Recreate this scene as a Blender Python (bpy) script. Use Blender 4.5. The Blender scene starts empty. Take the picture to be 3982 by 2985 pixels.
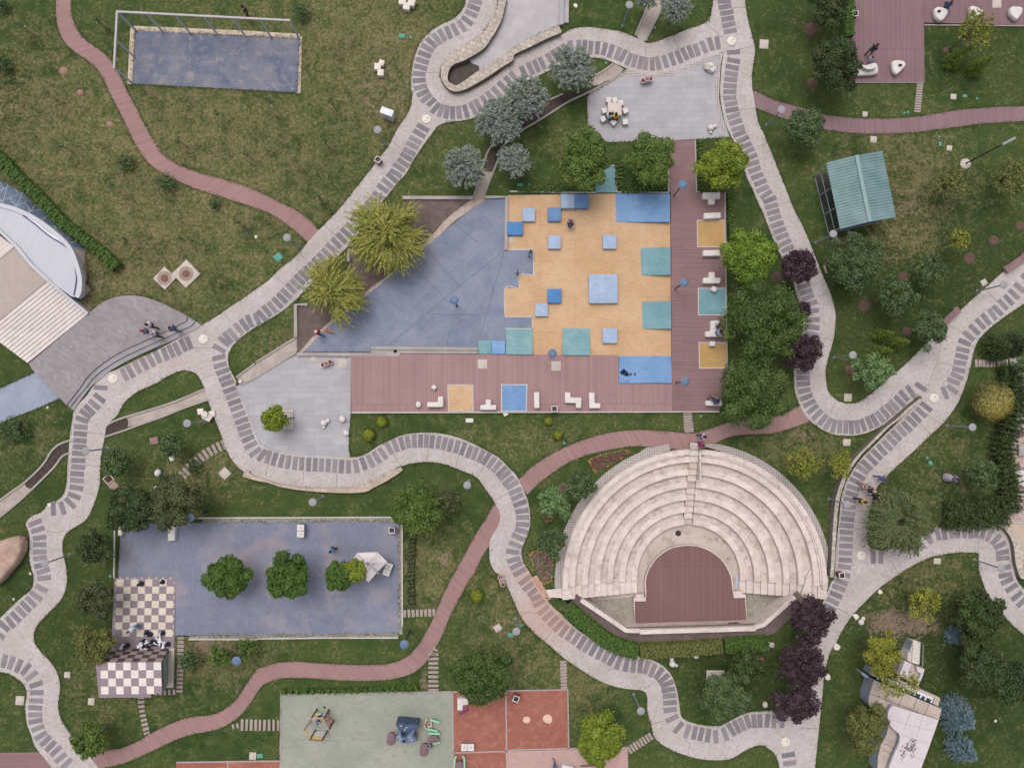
import bpy, bmesh, math, random
import numpy as np
from mathutils import Vector, Matrix
from mathutils.geometry import tessellate_polygon
random.seed(7); RNG = np.random.default_rng(11)
S = bpy.context.scene
# ------------------------------------------------------------ camera
FPX = 3222.0; CX, CY = 1991.0, 1492.5; H = 60.0
_n = math.sqrt(31**2+78**2+FPX**2); _a = 31/_n; _b = 78/_n
_s = math.sqrt(1-_a*_a)
XC = Vector((_s, 0, _a)); YC = Vector((-_a*_b/_s, math.sqrt(1-_b*_b-(_a*_b/_s)**2), _b)); ZC = XC.cross(YC)
cam = bpy.data.cameras.new("camera"); camo = bpy.data.objects.new("camera", cam); S.collection.objects.link(camo)
camo.matrix_world = Matrix(((XC.x, YC.x, ZC.x, 0), (XC.y, YC.y, ZC.y, 0), (XC.z, YC.z, ZC.z, H), (0, 0, 0, 1)))
cam.sensor_width = 36; cam.lens = 36*FPX/3982; cam.clip_end = 500; cam.clip_start = 1
S.camera = camo
# ------------------------------------------------------------ sky, sun, exposure (overcast)
w = bpy.data.worlds.new("World"); S.world = w; w.use_nodes = True
wn = w.node_tree; bg = wn.nodes['Background']
sky = wn.nodes.new('ShaderNodeTexSky'); sky.sky_type = 'NISHITA'; sky.sun_disc = False
SUN_EL, SUN_AZ = math.radians(70), math.radians(-25)
sky.sun_elevation = SUN_EL; sky.sun_rotation = SUN_AZ; sky.dust_density = 4; sky.air_density = 1.2
hs = wn.nodes.new('ShaderNodeHueSaturation'); hs.inputs['Saturation'].default_value = 0.22
wn.links.new(sky.outputs[0], hs.inputs['Color']); wn.links.new(hs.outputs[0], bg.inputs['Color'])
bg.inputs['Strength'].default_value = 0.15
sl = bpy.data.lights.new("sun", 'SUN'); sl.energy = 1.3; sl.angle = math.radians(30); sl.color = (1, 0.955, 0.93)
so = bpy.data.objects.new("sun", sl); S.collection.objects.link(so)
sd = Vector((math.sin(SUN_AZ)*math.cos(SUN_EL), math.cos(SUN_AZ)*math.cos(SUN_EL), math.sin(SUN_EL)))
so.rotation_euler = sd.to_track_quat('Z', 'Y').to_euler()
S.view_settings.view_transform = 'Standard'; S.view_settings.look = 'None'; S.view_settings.gamma = 1
S.view_settings.exposure = 0.28
# ------------------------------------------------------------ coordinates: photo tile readings -> metres on the ground
OX = (0, 1000, 2000, 2980); OY = (0, 750, 1500, 2235)
def W(X, Y, z=0.0):
    d = XC*(X-CX)/FPX + YC*(CY-Y)/FPX - ZC
    t = (z-H)/d.z
    return Vector((d.x*t, d.y*t, z))
EXTRA = {'AA': (2130, 1700, 1.9575), 'PL': (1160, 2720, 3.8138), 'PI': (3320, 2450, 5.5275), 'TE': (1240, 2060, 6.909), 'CH': (500, 2380, 10.05), 'CB': (380, 2220, 6.503), 'BL': (0, 1100, 6.1417), 'LO': (3860, 1380, 2.475), 'TX': (3380, 2800, 7.3733), 'NN': (0, 0, .55550)}
def tile(tl, x, y):
    if tl in EXTRA: a, b, k = EXTRA[tl]; return (a+x/k, b+y/k)
    return (OX[int(tl[0])]+x/2.211, OY[int(tl[1])]+y/2.211)
def T(tl, x, y, z=0.0): return W(*tile(tl, x, y), z)
def N(x, y, z=0.0): return W(x*3982/2212, y*3982/2212, z)
M1 = 60/FPX                      # metres per photo pixel on the ground
def TR(r): return r/2.211*M1     # tile pixels -> metres
def parse(spec):
    segs = [[]]; tl = None
    for tok in spec.split():
        if tok == '/': segs.append([])
        elif tok.endswith(':'): tl = tok[:-1]
        else:
            x, y = tok.split(','); segs[-1].append(tile(tl, float(x), float(y)))
    return [s for s in segs if s]
def catmull(pts, n=4):
    if len(pts) < 3: return list(pts)
    out = []; P = [pts[0]]+list(pts)+[pts[-1]]
    for i in range(1, len(P)-2):
        p0, p1, p2, p3 = P[i-1:i+3]
        for k in range(n):
            t = k/n; t2 = t*t; t3 = t2*t
            out.append(tuple(0.5*((2*p1[j])+(-p0[j]+p2[j])*t+(2*p0[j]-5*p1[j]+4*p2[j]-p3[j])*t2+(-p0[j]+3*p1[j]-3*p2[j]+p3[j])*t3) for j in (0, 1)))
    out.append(tuple(pts[-1])); return out
def pxs(spec, smooth=True, n=4):
    out = []
    for s in parse(spec): out += catmull(s, n) if smooth else s
    r = [out[0]]
    for p in out[1:]:
        if abs(p[0]-r[-1][0])+abs(p[1]-r[-1][1]) > 0.5: r.append(p)
    if abs(r[0][0]-r[-1][0])+abs(r[0][1]-r[-1][1]) < 0.5: r.pop()
    return r
def line(spec, z=0.0, smooth=True, n=4): return [W(x, y, z) for x, y in pxs(spec, smooth, n)]
# ------------------------------------------------------------ object helpers
COL = S.collection
def tag(o, label=None, cat=None, group=None, kind=None):
    if label: o['label'] = label
    if cat: o['category'] = cat
    if group: o['group'] = group
    if kind: o['kind'] = kind
    return o
def mesh_obj(name, me, mat=None, parent=None):
    o = bpy.data.objects.new(name, me); COL.objects.link(o)
    if mat is not None:
        for m in (mat if isinstance(mat, (list, tuple)) else [mat]): me.materials.append(m)
    if parent is not None: o.parent = parent
    return o
def empty(name, loc, rz=0.0, label=None, cat=None, group=None):
    o = bpy.data.objects.new(name, None); COL.objects.link(o); o.empty_display_size = .2
    o.location = loc; o.rotation_euler = (0, 0, rz); tag(o, label, cat, group)
    return o
class MB:
    """collects shapes in one mesh"""
    def __init__(s): s.v = []; s.f = []; s.mi = []; s.sm = []
    def add(s, vs, fs, mi=0, sm=False):
        b = len(s.v); s.v += [tuple(v) for v in vs]
        for f in fs: s.f.append(tuple(i+b for i in f)); s.mi.append(mi); s.sm.append(sm)
    def prism(s, pts, z0, z1, mi=0, side=True, side_mi=None, inset=0.0):
        """pts: outline, z1 may be a list"""
        n = len(pts)
        if sum(pts[i][0]*pts[(i+1) % n][1]-pts[(i+1) % n][0]*pts[i][1] for i in range(n)) < 0: pts = pts[::-1]
        top = [Vector((p[0], p[1], z1)) for p in pts]
        tr = tessellate_polygon([top]); b = len(s.v)
        s.v += [tuple(p) for p in top]
        for t in tr:
            a, c, d = t
            if (top[c]-top[a]).cross(top[d]-top[a]).z < 0: c, d = d, c
            s.f.append((b+a, b+c, b+d)); s.mi.append(mi); s.sm.append(False)
        if side:
            b2 = len(s.v); s.v += [(p[0], p[1], z1) for p in pts]; b3 = len(s.v); s.v += [(p[0], p[1], z0) for p in pts]
            for i in range(n):
                j = (i+1) % n
                s.f.append((b2+i, b3+i, b3+j, b2+j)); s.mi.append(mi if side_mi is None else side_mi); s.sm.append(False)
    def box(s, c, size, rz=0.0, mi=0, rx=0.0, ry=0.0):
        x, y, z = (d/2 for d in size)
        R = Matrix.Rotation(rz, 3, 'Z') @ Matrix.Rotation(ry, 3, 'Y') @ Matrix.Rotation(rx, 3, 'X')
        vs = [Vector(c)+R @ Vector((sx*x, sy*y, sz*z)) for sz in (-1, 1) for sx, sy in ((-1, -1), (1, -1), (1, 1), (-1, 1))]
        s.add(vs, [(3, 2, 1, 0), (4, 5, 6, 7), (0, 1, 5, 4), (1, 2, 6, 5), (2, 3, 7, 6), (3, 0, 4, 7)], mi)
    def bar(s, a, b, r, r2=None, seg=8, mi=0, cap=True, sm=True):
        a, b = Vector(a), Vector(b); r2 = r if r2 is None else r2
        d = (b-a).normalized(); u = d.orthogonal().normalized(); v = d.cross(u)
        vs = []
        for p, q in ((a, r), (b, r2)):
            for k in range(seg):
                t = 2*math.pi*k/seg; vs.append(p+u*q*math.cos(t)+v*q*math.sin(t))
        s.add(vs, [(k, (k+1) % seg, seg+(k+1) % seg, seg+k) for k in range(seg)], mi, sm)
        if cap: s.add(vs[:seg], [tuple(range(seg))[::-1]], mi); s.add(vs[seg:], [tuple(range(seg))], mi)
    def beam(s, a, b, wd, ht, mi=0):
        a, b = Vector(a), Vector(b); d = (b-a); L = d.length; d.normalize()
        u = Vector((0, 0, 1)).cross(d)
        if u.length < 1e-3: u = Vector((1, 0, 0))
        u.normalize(); v = d.cross(u)
        vs = [p+u*sx*wd/2+v*sy*ht/2 for p in (a, b) for sx, sy in ((-1, -1), (1, -1), (1, 1), (-1, 1))]
        s.add(vs, [(0, 3, 2, 1), (4, 5, 6, 7), (0, 1, 5, 4), (1, 2, 6, 5), (2, 3, 7, 6), (3, 0, 4, 7)], mi)
    def lathe(s, c, prof, seg=20, mi=0, axis=None, sm=True):
        """prof: (r, z) from bottom to top"""
        c = Vector(c); M = Matrix.Identity(3) if axis is None else Vector(axis).normalized().to_track_quat('Z', 'Y').to_matrix()
        vs = []
        for r, z in prof:
            for k in range(seg):
                t = 2*math.pi*k/seg; vs.append(c+M @ Vector((r*math.cos(t), r*math.sin(t), z)))
        n = len(prof); fs = []
        for i in range(n-1):
            for k in range(seg):
                fs.append((i*seg+k, i*seg+(k+1) % seg, (i+1)*seg+(k+1) % seg, (i+1)*seg+k))
        s.add(vs, fs, mi, sm)
        s.add(vs[:seg], [tuple(range(seg))[::-1]], mi); s.add(vs[-seg:], [tuple(range(seg))], mi)
    def ball(s, c, r, sc=(1, 1, 1), seg=20, rings=12, mi=0, rot=None):
        vs = []; c = Vector(c)
        for i in range(rings+1):
            ph = math.pi*i/rings
            for k in range(seg):
                t = 2*math.pi*k/seg
                p = Vector((r*sc[0]*math.sin(ph)*math.cos(t), r*sc[1]*math.sin(ph)*math.sin(t), -r*sc[2]*math.cos(ph)))
                if rot is not None: p = rot @ p
                vs.append(c+p)
        fs = [(i*seg+k, i*seg+(k+1) % seg, (i+1)*seg+(k+1) % seg, (i+1)*seg+k) for i in range(rings) for k in range(seg)]
        s.add(vs, fs, mi, True)
    def build(s, name, mat, parent=None, bevel=0.0, bseg=2):
        me = bpy.data.meshes.new(name); me.from_pydata(s.v, [], s.f)
        me.polygons.foreach_set('material_index', s.mi); me.polygons.foreach_set('use_smooth', s.sm); me.update()
        if bevel > 0:
            bm = bmesh.new(); bm.from_mesh(me); bmesh.ops.remove_doubles(bm, verts=bm.verts, dist=1e-4)
            bmesh.ops.dissolve_limit(bm, angle_limit=0.02, verts=bm.verts, edges=bm.edges)
            ed = [e for e in bm.edges if len(e.link_faces) == 2 and e.calc_face_angle(0) > 0.5]
            bmesh.ops.bevel(bm, geom=ed, offset=bevel, segments=bseg, affect='EDGES', profile=0.5)
            for f in bm.faces: f.smooth = True
            bm.to_mesh(me); bm.free()
            try: me.set_sharp_from_angle(angle=math.radians(50))
            except Exception: pass
        return mesh_obj(name, me, mat, parent)
def world_to_local(objs_parent): pass
def part(mb, name, mat, parent, bevel=0.0):
    """mb holds world coordinates: shift into the parent's frame"""
    inv = parent.matrix_basis.inverted() if parent is not None else Matrix.Identity(4)
    mb.v = [tuple(inv @ Vector(v)) for v in mb.v]
    return mb.build(name, mat, parent, bevel)
def copy_tree(o, loc=None, rz=None, label=None, parent=None):
    c = o.copy(); COL.objects.link(c)
    if parent is not None: c.parent = parent
    if loc is not None: c.location = loc
    if rz is not None: c.rotation_euler = (0, 0, rz)
    if label: c['label'] = label
    for ch in list(o.children): copy_tree(ch, parent=c)
    return c
# ------------------------------------------------------------ materials
def lin(c):
    c = c/255.0
    return c/12.92 if c <= 0.04045 else ((c+0.055)/1.055)**2.4
KAL = 1.42
def C(r, g, b, k=None):
    k = KAL if k is None else k
    return (min(.9, lin(r)/k), min(.9, lin(g)/k), min(.9, lin(b)/k), 1)
class NT:
    def __init__(s, name):
        s.m = bpy.data.materials.new(name); s.m.use_nodes = True; s.t = s.m.node_tree
        s.p = s.t.nodes['Principled BSDF']; s.p.inputs['Specular IOR Level'].default_value = 0.25
    def n(s, typ, **kw):
        nd = s.t.nodes.new(typ)
        for k, v in kw.items():
            if hasattr(nd, k) and k not in nd.inputs: setattr(nd, k, v)
            else: s.set(nd.inputs[k], v)
        return nd
    def set(s, sock, v):
        if isinstance(v, bpy.types.NodeSocket): s.t.links.new(v, sock)
        else: sock.default_value = v
    def noise(s, vec, sc, det=4, rough=.6, dist=0.0):
        nd = s.t.nodes.new('ShaderNodeTexNoise'); s.set(nd.inputs['Vector'], vec)
        nd.inputs['Scale'].default_value = sc; nd.inputs['Detail'].default_value = det
        nd.inputs['Roughness'].default_value = rough; nd.inputs['Distortion'].default_value = dist
        return nd.outputs['Fac']
    def ramp(s, v, a, b, lo=0.0, hi=1.0):
        nd = s.t.nodes.new('ShaderNodeMapRange'); s.set(nd.inputs['Value'], v)
        nd.inputs['From Min'].default_value = a; nd.inputs['From Max'].default_value = b
        nd.inputs['To Min'].default_value = lo; nd.inputs['To Max'].default_value = hi; nd.clamp = True
        return nd.outputs['Result']
    def mix(s, f, a, b, mode='MIX'):
        nd = s.t.nodes.new('ShaderNodeMix'); nd.data_type = 'RGBA'; nd.blend_type = mode
        s.set(nd.inputs[0], f); s.set(nd.inputs[6], a); s.set(nd.inputs[7], b)
        return nd.outputs[2]
    def math(s, op, a, b=0.0):
        nd = s.t.nodes.new('ShaderNodeMath'); nd.operation = op; s.set(nd.inputs[0], a); s.set(nd.inputs[1], b)
        return nd.outputs[0]
    def vec(s, kind='pos', rz=0.0, scale=(1, 1, 1), loc=(0, 0, 0)):
        if kind == 'pos': o = s.t.nodes.new('ShaderNodeNewGeometry').outputs['Position']
        elif kind == 'uv': o = s.t.nodes.new('ShaderNodeTexCoord').outputs['UV']
        else: o = s.t.nodes.new('ShaderNodeTexCoord').outputs['Object']
        mp = s.t.nodes.new('ShaderNodeMapping'); s.t.links.new(o, mp.inputs[0])
        mp.inputs['Rotation'].default_value = (0, 0, rz); mp.inputs['Scale'].default_value = scale; mp.inputs['Location'].default_value = loc
        return mp.outputs[0]
    def attr(s, name): return s.n('ShaderNodeAttribute', attribute_name=name).outputs['Fac']
    def bump(s, h, strength=.4, dist=.02):
        b = s.t.nodes.new('ShaderNodeBump'); s.set(b.inputs['Height'], h)
        b.inputs['Strength'].default_value = strength; b.inputs['Distance'].default_value = dist
        s.t.links.new(b.outputs[0], s.p.inputs['Normal'])
    def done(s, col, rough=.85):
        s.set(s.p.inputs['Base Color'], col); s.set(s.p.inputs['Roughness'], rough); return s.m
def sc(c, k): return (c[0]*k, c[1]*k, c[2]*k, 1)
def mat_plain(name, c, var=.18, rough=.7, scale=3.0, metal=0.0, bump=.1, coord='obj', spec=None):
    t = NT(name); v = t.vec(coord)
    a = t.noise(v, scale, 5); b = t.noise(v, scale*14, 3)
    f = t.math('ADD', t.math('MULTIPLY', a, .6), t.math('MULTIPLY', b, .4))
    col = t.mix(t.ramp(f, .35, .65), sc(c, 1-var), sc(c, 1+var*.6))
    t.bump(b, bump, .01); t.p.inputs['Metallic'].default_value = metal
    if spec is not None: t.p.inputs['Specular IOR Level'].default_value = spec
    return t.done(col, rough)
def mat_stain(name, c1, c2, c3, s1=.5, s2=4, fine=40, rough=.9, bump=.2, w3=.35, coord='pos'):
    """large patches c1/c2, stains of c3, fine grain"""
    t = NT(name); v = t.vec(coord)
    a = t.ramp(t.noise(v, s1, 6, .65, .4), .38, .62)
    col = t.mix(a, c1, c2)
    st = t.ramp(t.noise(t.vec(coord, loc=(31, 7, 2)), s2, 6, .7), .52, .72, 0, w3)
    col = t.mix(st, col, c3)
    g = t.noise(v, fine, 3, .7)
    col = t.mix(1.0, col, t.n('ShaderNodeCombineColor', Red=t.ramp(g, .25, .75, .84, 1.14), Green=t.ramp(g, .25, .75, .84, 1.14), Blue=t.ramp(g, .25, .75, .84, 1.14)).outputs[0], 'MULTIPLY')
    t.bump(g, bump, .01)
    return t.done(col, rough)
def mat_brick(name, c1, c2, cm, bw, bh, mort, rz=0.0, coord='pos', off=.5, big=.15, bigs=.4, rough=.85, stain=None, bump=.35, bias=0.0, loc=(0, 0, 0)):
    t = NT(name); v = t.vec(coord, rz, loc=loc)
    b = t.t.nodes.new('ShaderNodeTexBrick'); t.set(b.inputs['Vector'], v); b.offset = off
    for k, x in (('Color1', c1), ('Color2', c2), ('Mortar', cm), ('Scale', 1.0), ('Mortar Size', mort), ('Mortar Smooth', .3), ('Bias', bias), ('Brick Width', bw), ('Row Height', bh)): b.inputs[k].default_value = x
    vv = t.vec(coord); a = t.noise(vv, bigs, 6, .65, .3); g = t.noise(vv, 30, 4, .7)
    k = t.math('MULTIPLY', t.ramp(a, .3, .7, 1-big, 1+big), t.ramp(g, .25, .75, .9, 1.1))
    col = t.mix(1.0, b.outputs['Color'], t.n('ShaderNodeCombineColor', Red=k, Green=k, Blue=k).outputs[0], 'MULTIPLY')
    if stain:
        col = t.mix(t.ramp(t.noise(t.vec(coord, loc=(9, 4, 0)), stain[1], 6, .7, .5), stain[2], stain[3], 0, stain[4]), col, stain[0])
    t.bump(t.math('SUBTRACT', t.math('MULTIPLY', g, .3), b.outputs['Fac']), bump, .01)
    return t.done(col, rough)
PAVED = []; EDGES = []
def sheet(name, spec, z, mat, smooth=True, z0=-.08, **kw):
    mb = MB(); P_ = line(spec, z, smooth); mb.prism(P_, z0, z); PAVED.append(P_)
    if name in ('paving', 'blue_court', 'blue_paving', 'green_floor'): EDGES.append(P_+[P_[0]])
    return tag(mb.build(name, mat, **kw), kind='structure')
def resample(pts, n):
    P = [Vector(p) for p in pts]; d = [0.0]
    for i in range(1, len(P)): d.append(d[-1]+(P[i]-P[i-1]).length)
    out = []; j = 0
    for k in range(n):
        t = d[-1]*k/(n-1)
        while j < len(P)-2 and d[j+1] < t: j += 1
        u = (t-d[j])/max(1e-9, d[j+1]-d[j]); out.append(P[j].lerp(P[j+1], min(1, u)))
    return out
def ribbon(name, left, right, z, mat, n=70, z0=-.08):
    L = resample(line(left, z), n); R = resample(line(right, z), n); PAVED.append(L+R[::-1]); EDGES.extend([L, R])
    me = bpy.data.meshes.new(name)
    v = [tuple(p) for p in L]+[tuple(p) for p in R]+[(p.x, p.y, z0) for p in L]+[(p.x, p.y, z0) for p in R]
    f = [(i, n+i, n+i+1, i+1) for i in range(n-1)]
    s = [(2*n+i, i, i+1, 2*n+i+1) for i in range(n-1)]+[(n+i, 3*n+i, 3*n+i+1, n+i+1) for i in range(n-1)]
    me.from_pydata(v, [], f+s); uv = me.uv_layers.new(name='UVMap')
    u = [0.0]
    for i in range(1, n): u.append(u[-1]+((L[i]+R[i])/2-(L[i-1]+R[i-1])/2).length)
    for p in me.polygons:
        for li in p.loop_indices:
            vi = me.loops[li].vertex_index; k = vi % n
            uv.data[li].uv = (u[k], 0.0 if (vi//n) % 2 == 0 else (L[k]-R[k]).length)
    bm = bmesh.new(); bm.from_mesh(me); bmesh.ops.recalc_face_normals(bm, faces=bm.faces)
    bm.faces.ensure_lookup_table()
    if bm.faces[0].normal.z < 0: bmesh.ops.reverse_faces(bm, faces=bm.faces)
    bm.to_mesh(me); bm.free()
    return tag(mesh_obj(name, me, mat), kind='structure')
def offset_strip(pts, w):
    """polygon of width w (metres) around a polyline of vectors"""
    L = []; R = []
    for i, p in enumerate(pts):
        d = (pts[min(i+1, len(pts)-1)]-pts[max(i-1, 0)]); d.z = 0; d.normalize(); nrm = Vector((-d.y, d.x, 0))
        L.append(p+nrm*w/2); R.append(p-nrm*w/2)
    return L, R
def strip(mb, pts, w, z0, z1, mi=0, closed=False):
    if closed:
        pts = list(pts)+[pts[0]]
    L, R = offset_strip(pts, w)
    if closed:
        d = pts[1]-pts[-2]; d.z = 0; d.normalize(); nn = Vector((-d.y, d.x, 0))
        L[0] = L[-1] = pts[0]+nn*w/2; R[0] = R[-1] = pts[0]-nn*w/2
    for i in range(len(pts)-1):
        a, b, c, d = L[i], R[i], R[i+1], L[i+1]
        top = [(q.x, q.y, z1) for q in (a, b, c, d)]; bot = [(q.x, q.y, z0) for q in (a, b, c, d)]
        mb.add(top+bot, [(0, 1, 2, 3), (0, 3, 7, 4), (1, 5, 6, 2)], mi)
        if i == 0: mb.add([top[0], top[1], bot[1], bot[0]], [(0, 1, 2, 3)][::-1], mi)
        if i == len(pts)-2: mb.add([top[2], top[3], bot[3], bot[2]], [(0, 1, 2, 3)], mi)
# ------------------------------------------------------------ ground
def grass_material():
    t = NT('grass'); v = t.vec('pos')
    dry, soil, lush = t.attr('dry'), t.attr('soil'), t.attr('lush')
    n1 = t.noise(v, .22, 6, .62, .8); n2 = t.noise(v, 1.1, 7, .68, .6); n3 = t.noise(t.vec('pos', loc=(13, 5, 0)), 4.5, 6, .72, .4); n4 = t.noise(v, 24, 4, .8); n5 = t.noise(v, 11, 5, .8)
    g1 = t.mix(t.ramp(n2, .36, .64), C(50, 72, 32), C(78, 96, 46)); g2 = t.mix(t.ramp(n3, .35, .65), C(62, 78, 36), C(90, 100, 54))
    green = t.mix(t.ramp(n1, .4, .6), g1, g2)
    green = t.mix(lush, green, t.mix(t.ramp(n3, .35, .65), C(36, 50, 20), C(62, 78, 30)))
    straw = t.mix(t.ramp(n3, .32, .68), C(106, 102, 62), C(146, 130, 98))
    d = t.math('ADD', dry, t.math('MULTIPLY', t.math('SUBTRACT', t.math('ADD', t.math('MULTIPLY', n2, .5), t.math('MULTIPLY', n3, .5)), .5), 5.0))
    col = t.mix(t.ramp(d, .25, 1.05, 0, .9), green, straw)
    s = t.math('ADD', soil, t.math('MULTIPLY', t.math('SUBTRACT', t.math('ADD', t.math('MULTIPLY', n2, .4), t.math('MULTIPLY', n3, .6)), .5), 3.0))
    col = t.mix(t.ramp(s, .5, .85, 0, .9), col, t.mix(t.ramp(n5, .3, .7), C(116, 94, 80), C(166, 142, 126)))
    k = t.math('MULTIPLY', t.ramp(n4, .3, .7, .62, 1.4), t.math('MULTIPLY', t.ramp(n5, .3, .7, .68, 1.34), t.ramp(n1, .35, .65, .9, 1.12)))
    col = t.mix(1.0, col, t.n('ShaderNodeCombineColor', Red=k, Green=k, Blue=k).outputs[0], 'MULTIPLY')
    t.bump(t.math('ADD', n4, n5), .8, .05)
    return t.done(col, .95)
AC = (T('22', 1548, 1677, .5)+T('22', 1495, 1638, -1.9))/2; AC.z = 0
WALLC = [T('AA', x, y, .35) for x, y in ((255, 1240), (600, 1472), (700, 1474), (1575, 1448), (1645, 1428), (1885, 1215))]
AMPHI = [AC+Vector((math.cos(t), math.sin(t), 0))*9.72 for t in [math.radians(a) for a in range(-6, 187, 4)]]
_w = [Vector((p.x, p.y, 0)) for p in WALLC]
_cc = Vector((AC.x, AC.y-1, 0))
AMPHI += [p+(p-_cc).normalized()*.8 for p in _w]
def inside(x, y, poly):
    r = np.zeros(x.shape, bool); n = len(poly); j = n-1
    for i in range(n):
        xi, yi, xj, yj = poly[i][0], poly[i][1], poly[j][0], poly[j][1]
        c = ((yi > y) != (yj > y)) & (x < (xj-xi)*(y-yi)/((yj-yi) or 1e-9)+xi); r ^= c; j = i
    return r
def ground():
    xs = np.concatenate([[-160, -90, -60], np.arange(-45, 45.01, .3), [60, 90, 160]]); ys = np.concatenate([[-140, -80, -50], np.arange(-36, 36.01, .3), [50, 80, 140]])
    gx, gy = np.meshgrid(xs, ys); x = gx.ravel(); y = gy.ravel(); z = np.zeros_like(x)
    z[inside(x, y, AMPHI)] = -2.25
    nx, ny = len(xs), len(ys)
    i = np.arange(nx-1); j = np.arange(ny-1); I, J = np.meshgrid(i, j); a = (J*nx+I).ravel()
    f = np.stack([a, a+1, a+1+nx, a+nx], 1)
    me = bpy.data.meshes.new('ground'); me.from_pydata(np.stack([x, y, z], 1).tolist(), [], f.tolist())
    def blobs(lst):
        out = np.zeros_like(x)
        for bx, by, rx, ry, s in lst:
            p = N(bx, by); q = ((x-p.x)/(rx*.0335))**2+((y-p.y)/(ry*.0335))**2
            out = np.maximum(out, s*np.clip(1.35-q**.5, 0, 1))
        return out
    dry = .12+blobs([(420, 380, 420, 330, .62), (120, 300, 260, 260, .62), (600, 130, 230, 150, .5), (820, 150, 190, 260, .66), (300, 560, 260, 200, .66), (90, 610, 80, 60, .6),
        (720, 60, 90, 90, .62), (1240, 320, 60, 60, .45), (1950, 380, 160, 160, .55), (1950, 500, 100, 70, .6), (1130, 950, 200, 50, .35), (940, 1230, 120, 120, .5), (1110, 1300, 90, 130, .5), (1100, 1430, 150, 90, .45), (1740, 960, 120, 60, .5), (430, 1020, 140, 60, .5), (1260, 1460, 90, 120, .5),
        (470, 1400, 140, 90, .6), (250, 1500, 200, 90, .3), (2050, 1000, 150, 130, .25), (620, 740, 100, 50, .5), (1960, 1230, 160, 130, .4), (60, 930, 90, 90, .3)])
    soil = blobs([(445, 1395, 62, 38, .72), (500, 1400, 50, 30, .6), (1950, 1345, 115, 42, .9), (1980, 1330, 60, 45, .7), (200, 600, 60, 40, .55), (190, 640, 16, 60, .8), (420, 420, 100, 60, .4), (830, 190, 90, 160, .5),
        (1080, 1350, 45, 35, .6), (480, 340, 120, 50, .42), (1730, 938, 70, 16, .62), (880, 1225, 45, 30, .55), (1960, 450, 60, 90, .5), (1815, 520, 40, 14, .8), (380, 60, 60, 40, .3), (1900, 90, 20, 10, .4), (958, 1210, 16, 30, .7), (915, 1470, 14, 40, .85), (1245, 335, 20, 26, .6), (1290, 310, 26, 18, .5), (960, 1200, 20, 22, .7),
        (275, 825, 30, 18, .8), (510, 1480, 20, 40, .6), (585, 1460, 30, 26, .5), (60, 300, 40, 60, .35), (300, 530, 30, 24, .5), (840, 900, 10, 8, .6), (1255, 300, 10, 8, .5), (2130, 640, 40, 40, .5), (2000, 1090, 60, 20, .5), (1790, 1400, 30, 16, .6), (1010, 895, 14, 8, .6), (760, 80, 60, 30, .4), (440, 900, 40, 40, .45), (200, 700, 26, 20, .8)])
    lush = blobs([(2000, 560, 260, 200, .75), (1900, 1050, 220, 140, .4), (1750, 100, 160, 120, .5), (2100, 100, 160, 120, .5), (1600, 1450, 160, 140, .8), (2050, 1450, 260, 260, .75), (60, 1000, 140, 190, .4), (130, 1350, 160, 190, .5), (60, 80, 90, 60, .3), (20, 200, 60, 120, .8), (1900, 700, 200, 140, .5)])
    for nm, arr in (('dry', dry), ('soil', soil), ('lush', lush)):
        at = me.attributes.new(nm, 'FLOAT', 'POINT'); at.data.foreach_set('value', arr.astype(np.float32))
    return tag(mesh_obj('ground', me, grass_material()), kind='structure')
ground()
# ------------------------------------------------------------ shared surface materials
PINK = C(162, 128, 124); PINK2 = C(150, 117, 114); PINKL = C(124, 94, 92)
def mat_agg():
    t = NT('exposed_aggregate'); v = t.vec('pos')
    a = t.noise(v, .5, 6, .65, .6); b = t.noise(v, 3.5, 6, .75); g = t.noise(v, 13, 5, .85)
    col = t.mix(t.ramp(a, .35, .65), C(188, 177, 173), C(203, 193, 192))
    col = t.mix(t.ramp(b, .48, .7, 0, .6), col, C(164, 144, 138))
    k = t.ramp(g, .32, .68, .62, 1.26)
    col = t.mix(1.0, col, t.n('ShaderNodeCombineColor', Red=k, Green=k, Blue=k).outputs[0], 'MULTIPLY')
    col = t.mix(t.attr('rust'), col, C(190, 140, 118))
    t.bump(g, .5, .012)
    return t.done(col, .9)
AGG = mat_agg()
SLAB0 = mat_brick('slate_slab', C(148, 137, 147), C(138, 128, 138), C(116, 106, 112), .5, .5, .006, off=0, big=.12, bigs=1.2, bump=.2)
def mk_slab():
    t = NT('slate_slabs'); ri = t.t.nodes.new('ShaderNodeNewGeometry').outputs['Random Per Island']; v = t.vec('pos')
    col = t.mix(ri, C(122, 116, 123), C(144, 136, 142)); col = t.mix(t.ramp(t.noise(v, 2.2, 6, .75), .5, .72, 0, .6), col, C(172, 156, 150))
    g = t.noise(v, 15, 5, .8); k = t.ramp(g, .32, .68, .82, 1.14); col = t.mix(1.0, col, t.n('ShaderNodeCombineColor', Red=k, Green=k, Blue=k).outputs[0], 'MULTIPLY')
    col = t.mix(t.attr('rust'), col, C(176, 138, 122)); t.bump(g, .3, .01); return t.done(col, .85)
SLAB = mk_slab()
PLANK_UV = mat_brick('plank_walk', C(164, 130, 127), C(154, 121, 119), C(142, 109, 108), .145, 4.0, .009, coord='uv', off=0, big=.08, bump=.4)
PLANK_V = mat_brick('deck_vertical', C(168, 135, 135), C(158, 126, 127), C(130, 98, 100), .145, 5.2, .012, off=0, big=.07, bump=.4)
PLANK_H = mat_brick('deck_horizontal', C(150, 119, 119), C(141, 111, 112), C(110, 82, 84), 5.2, .145, .012, off=.5, big=.07, bump=.4)
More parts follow.
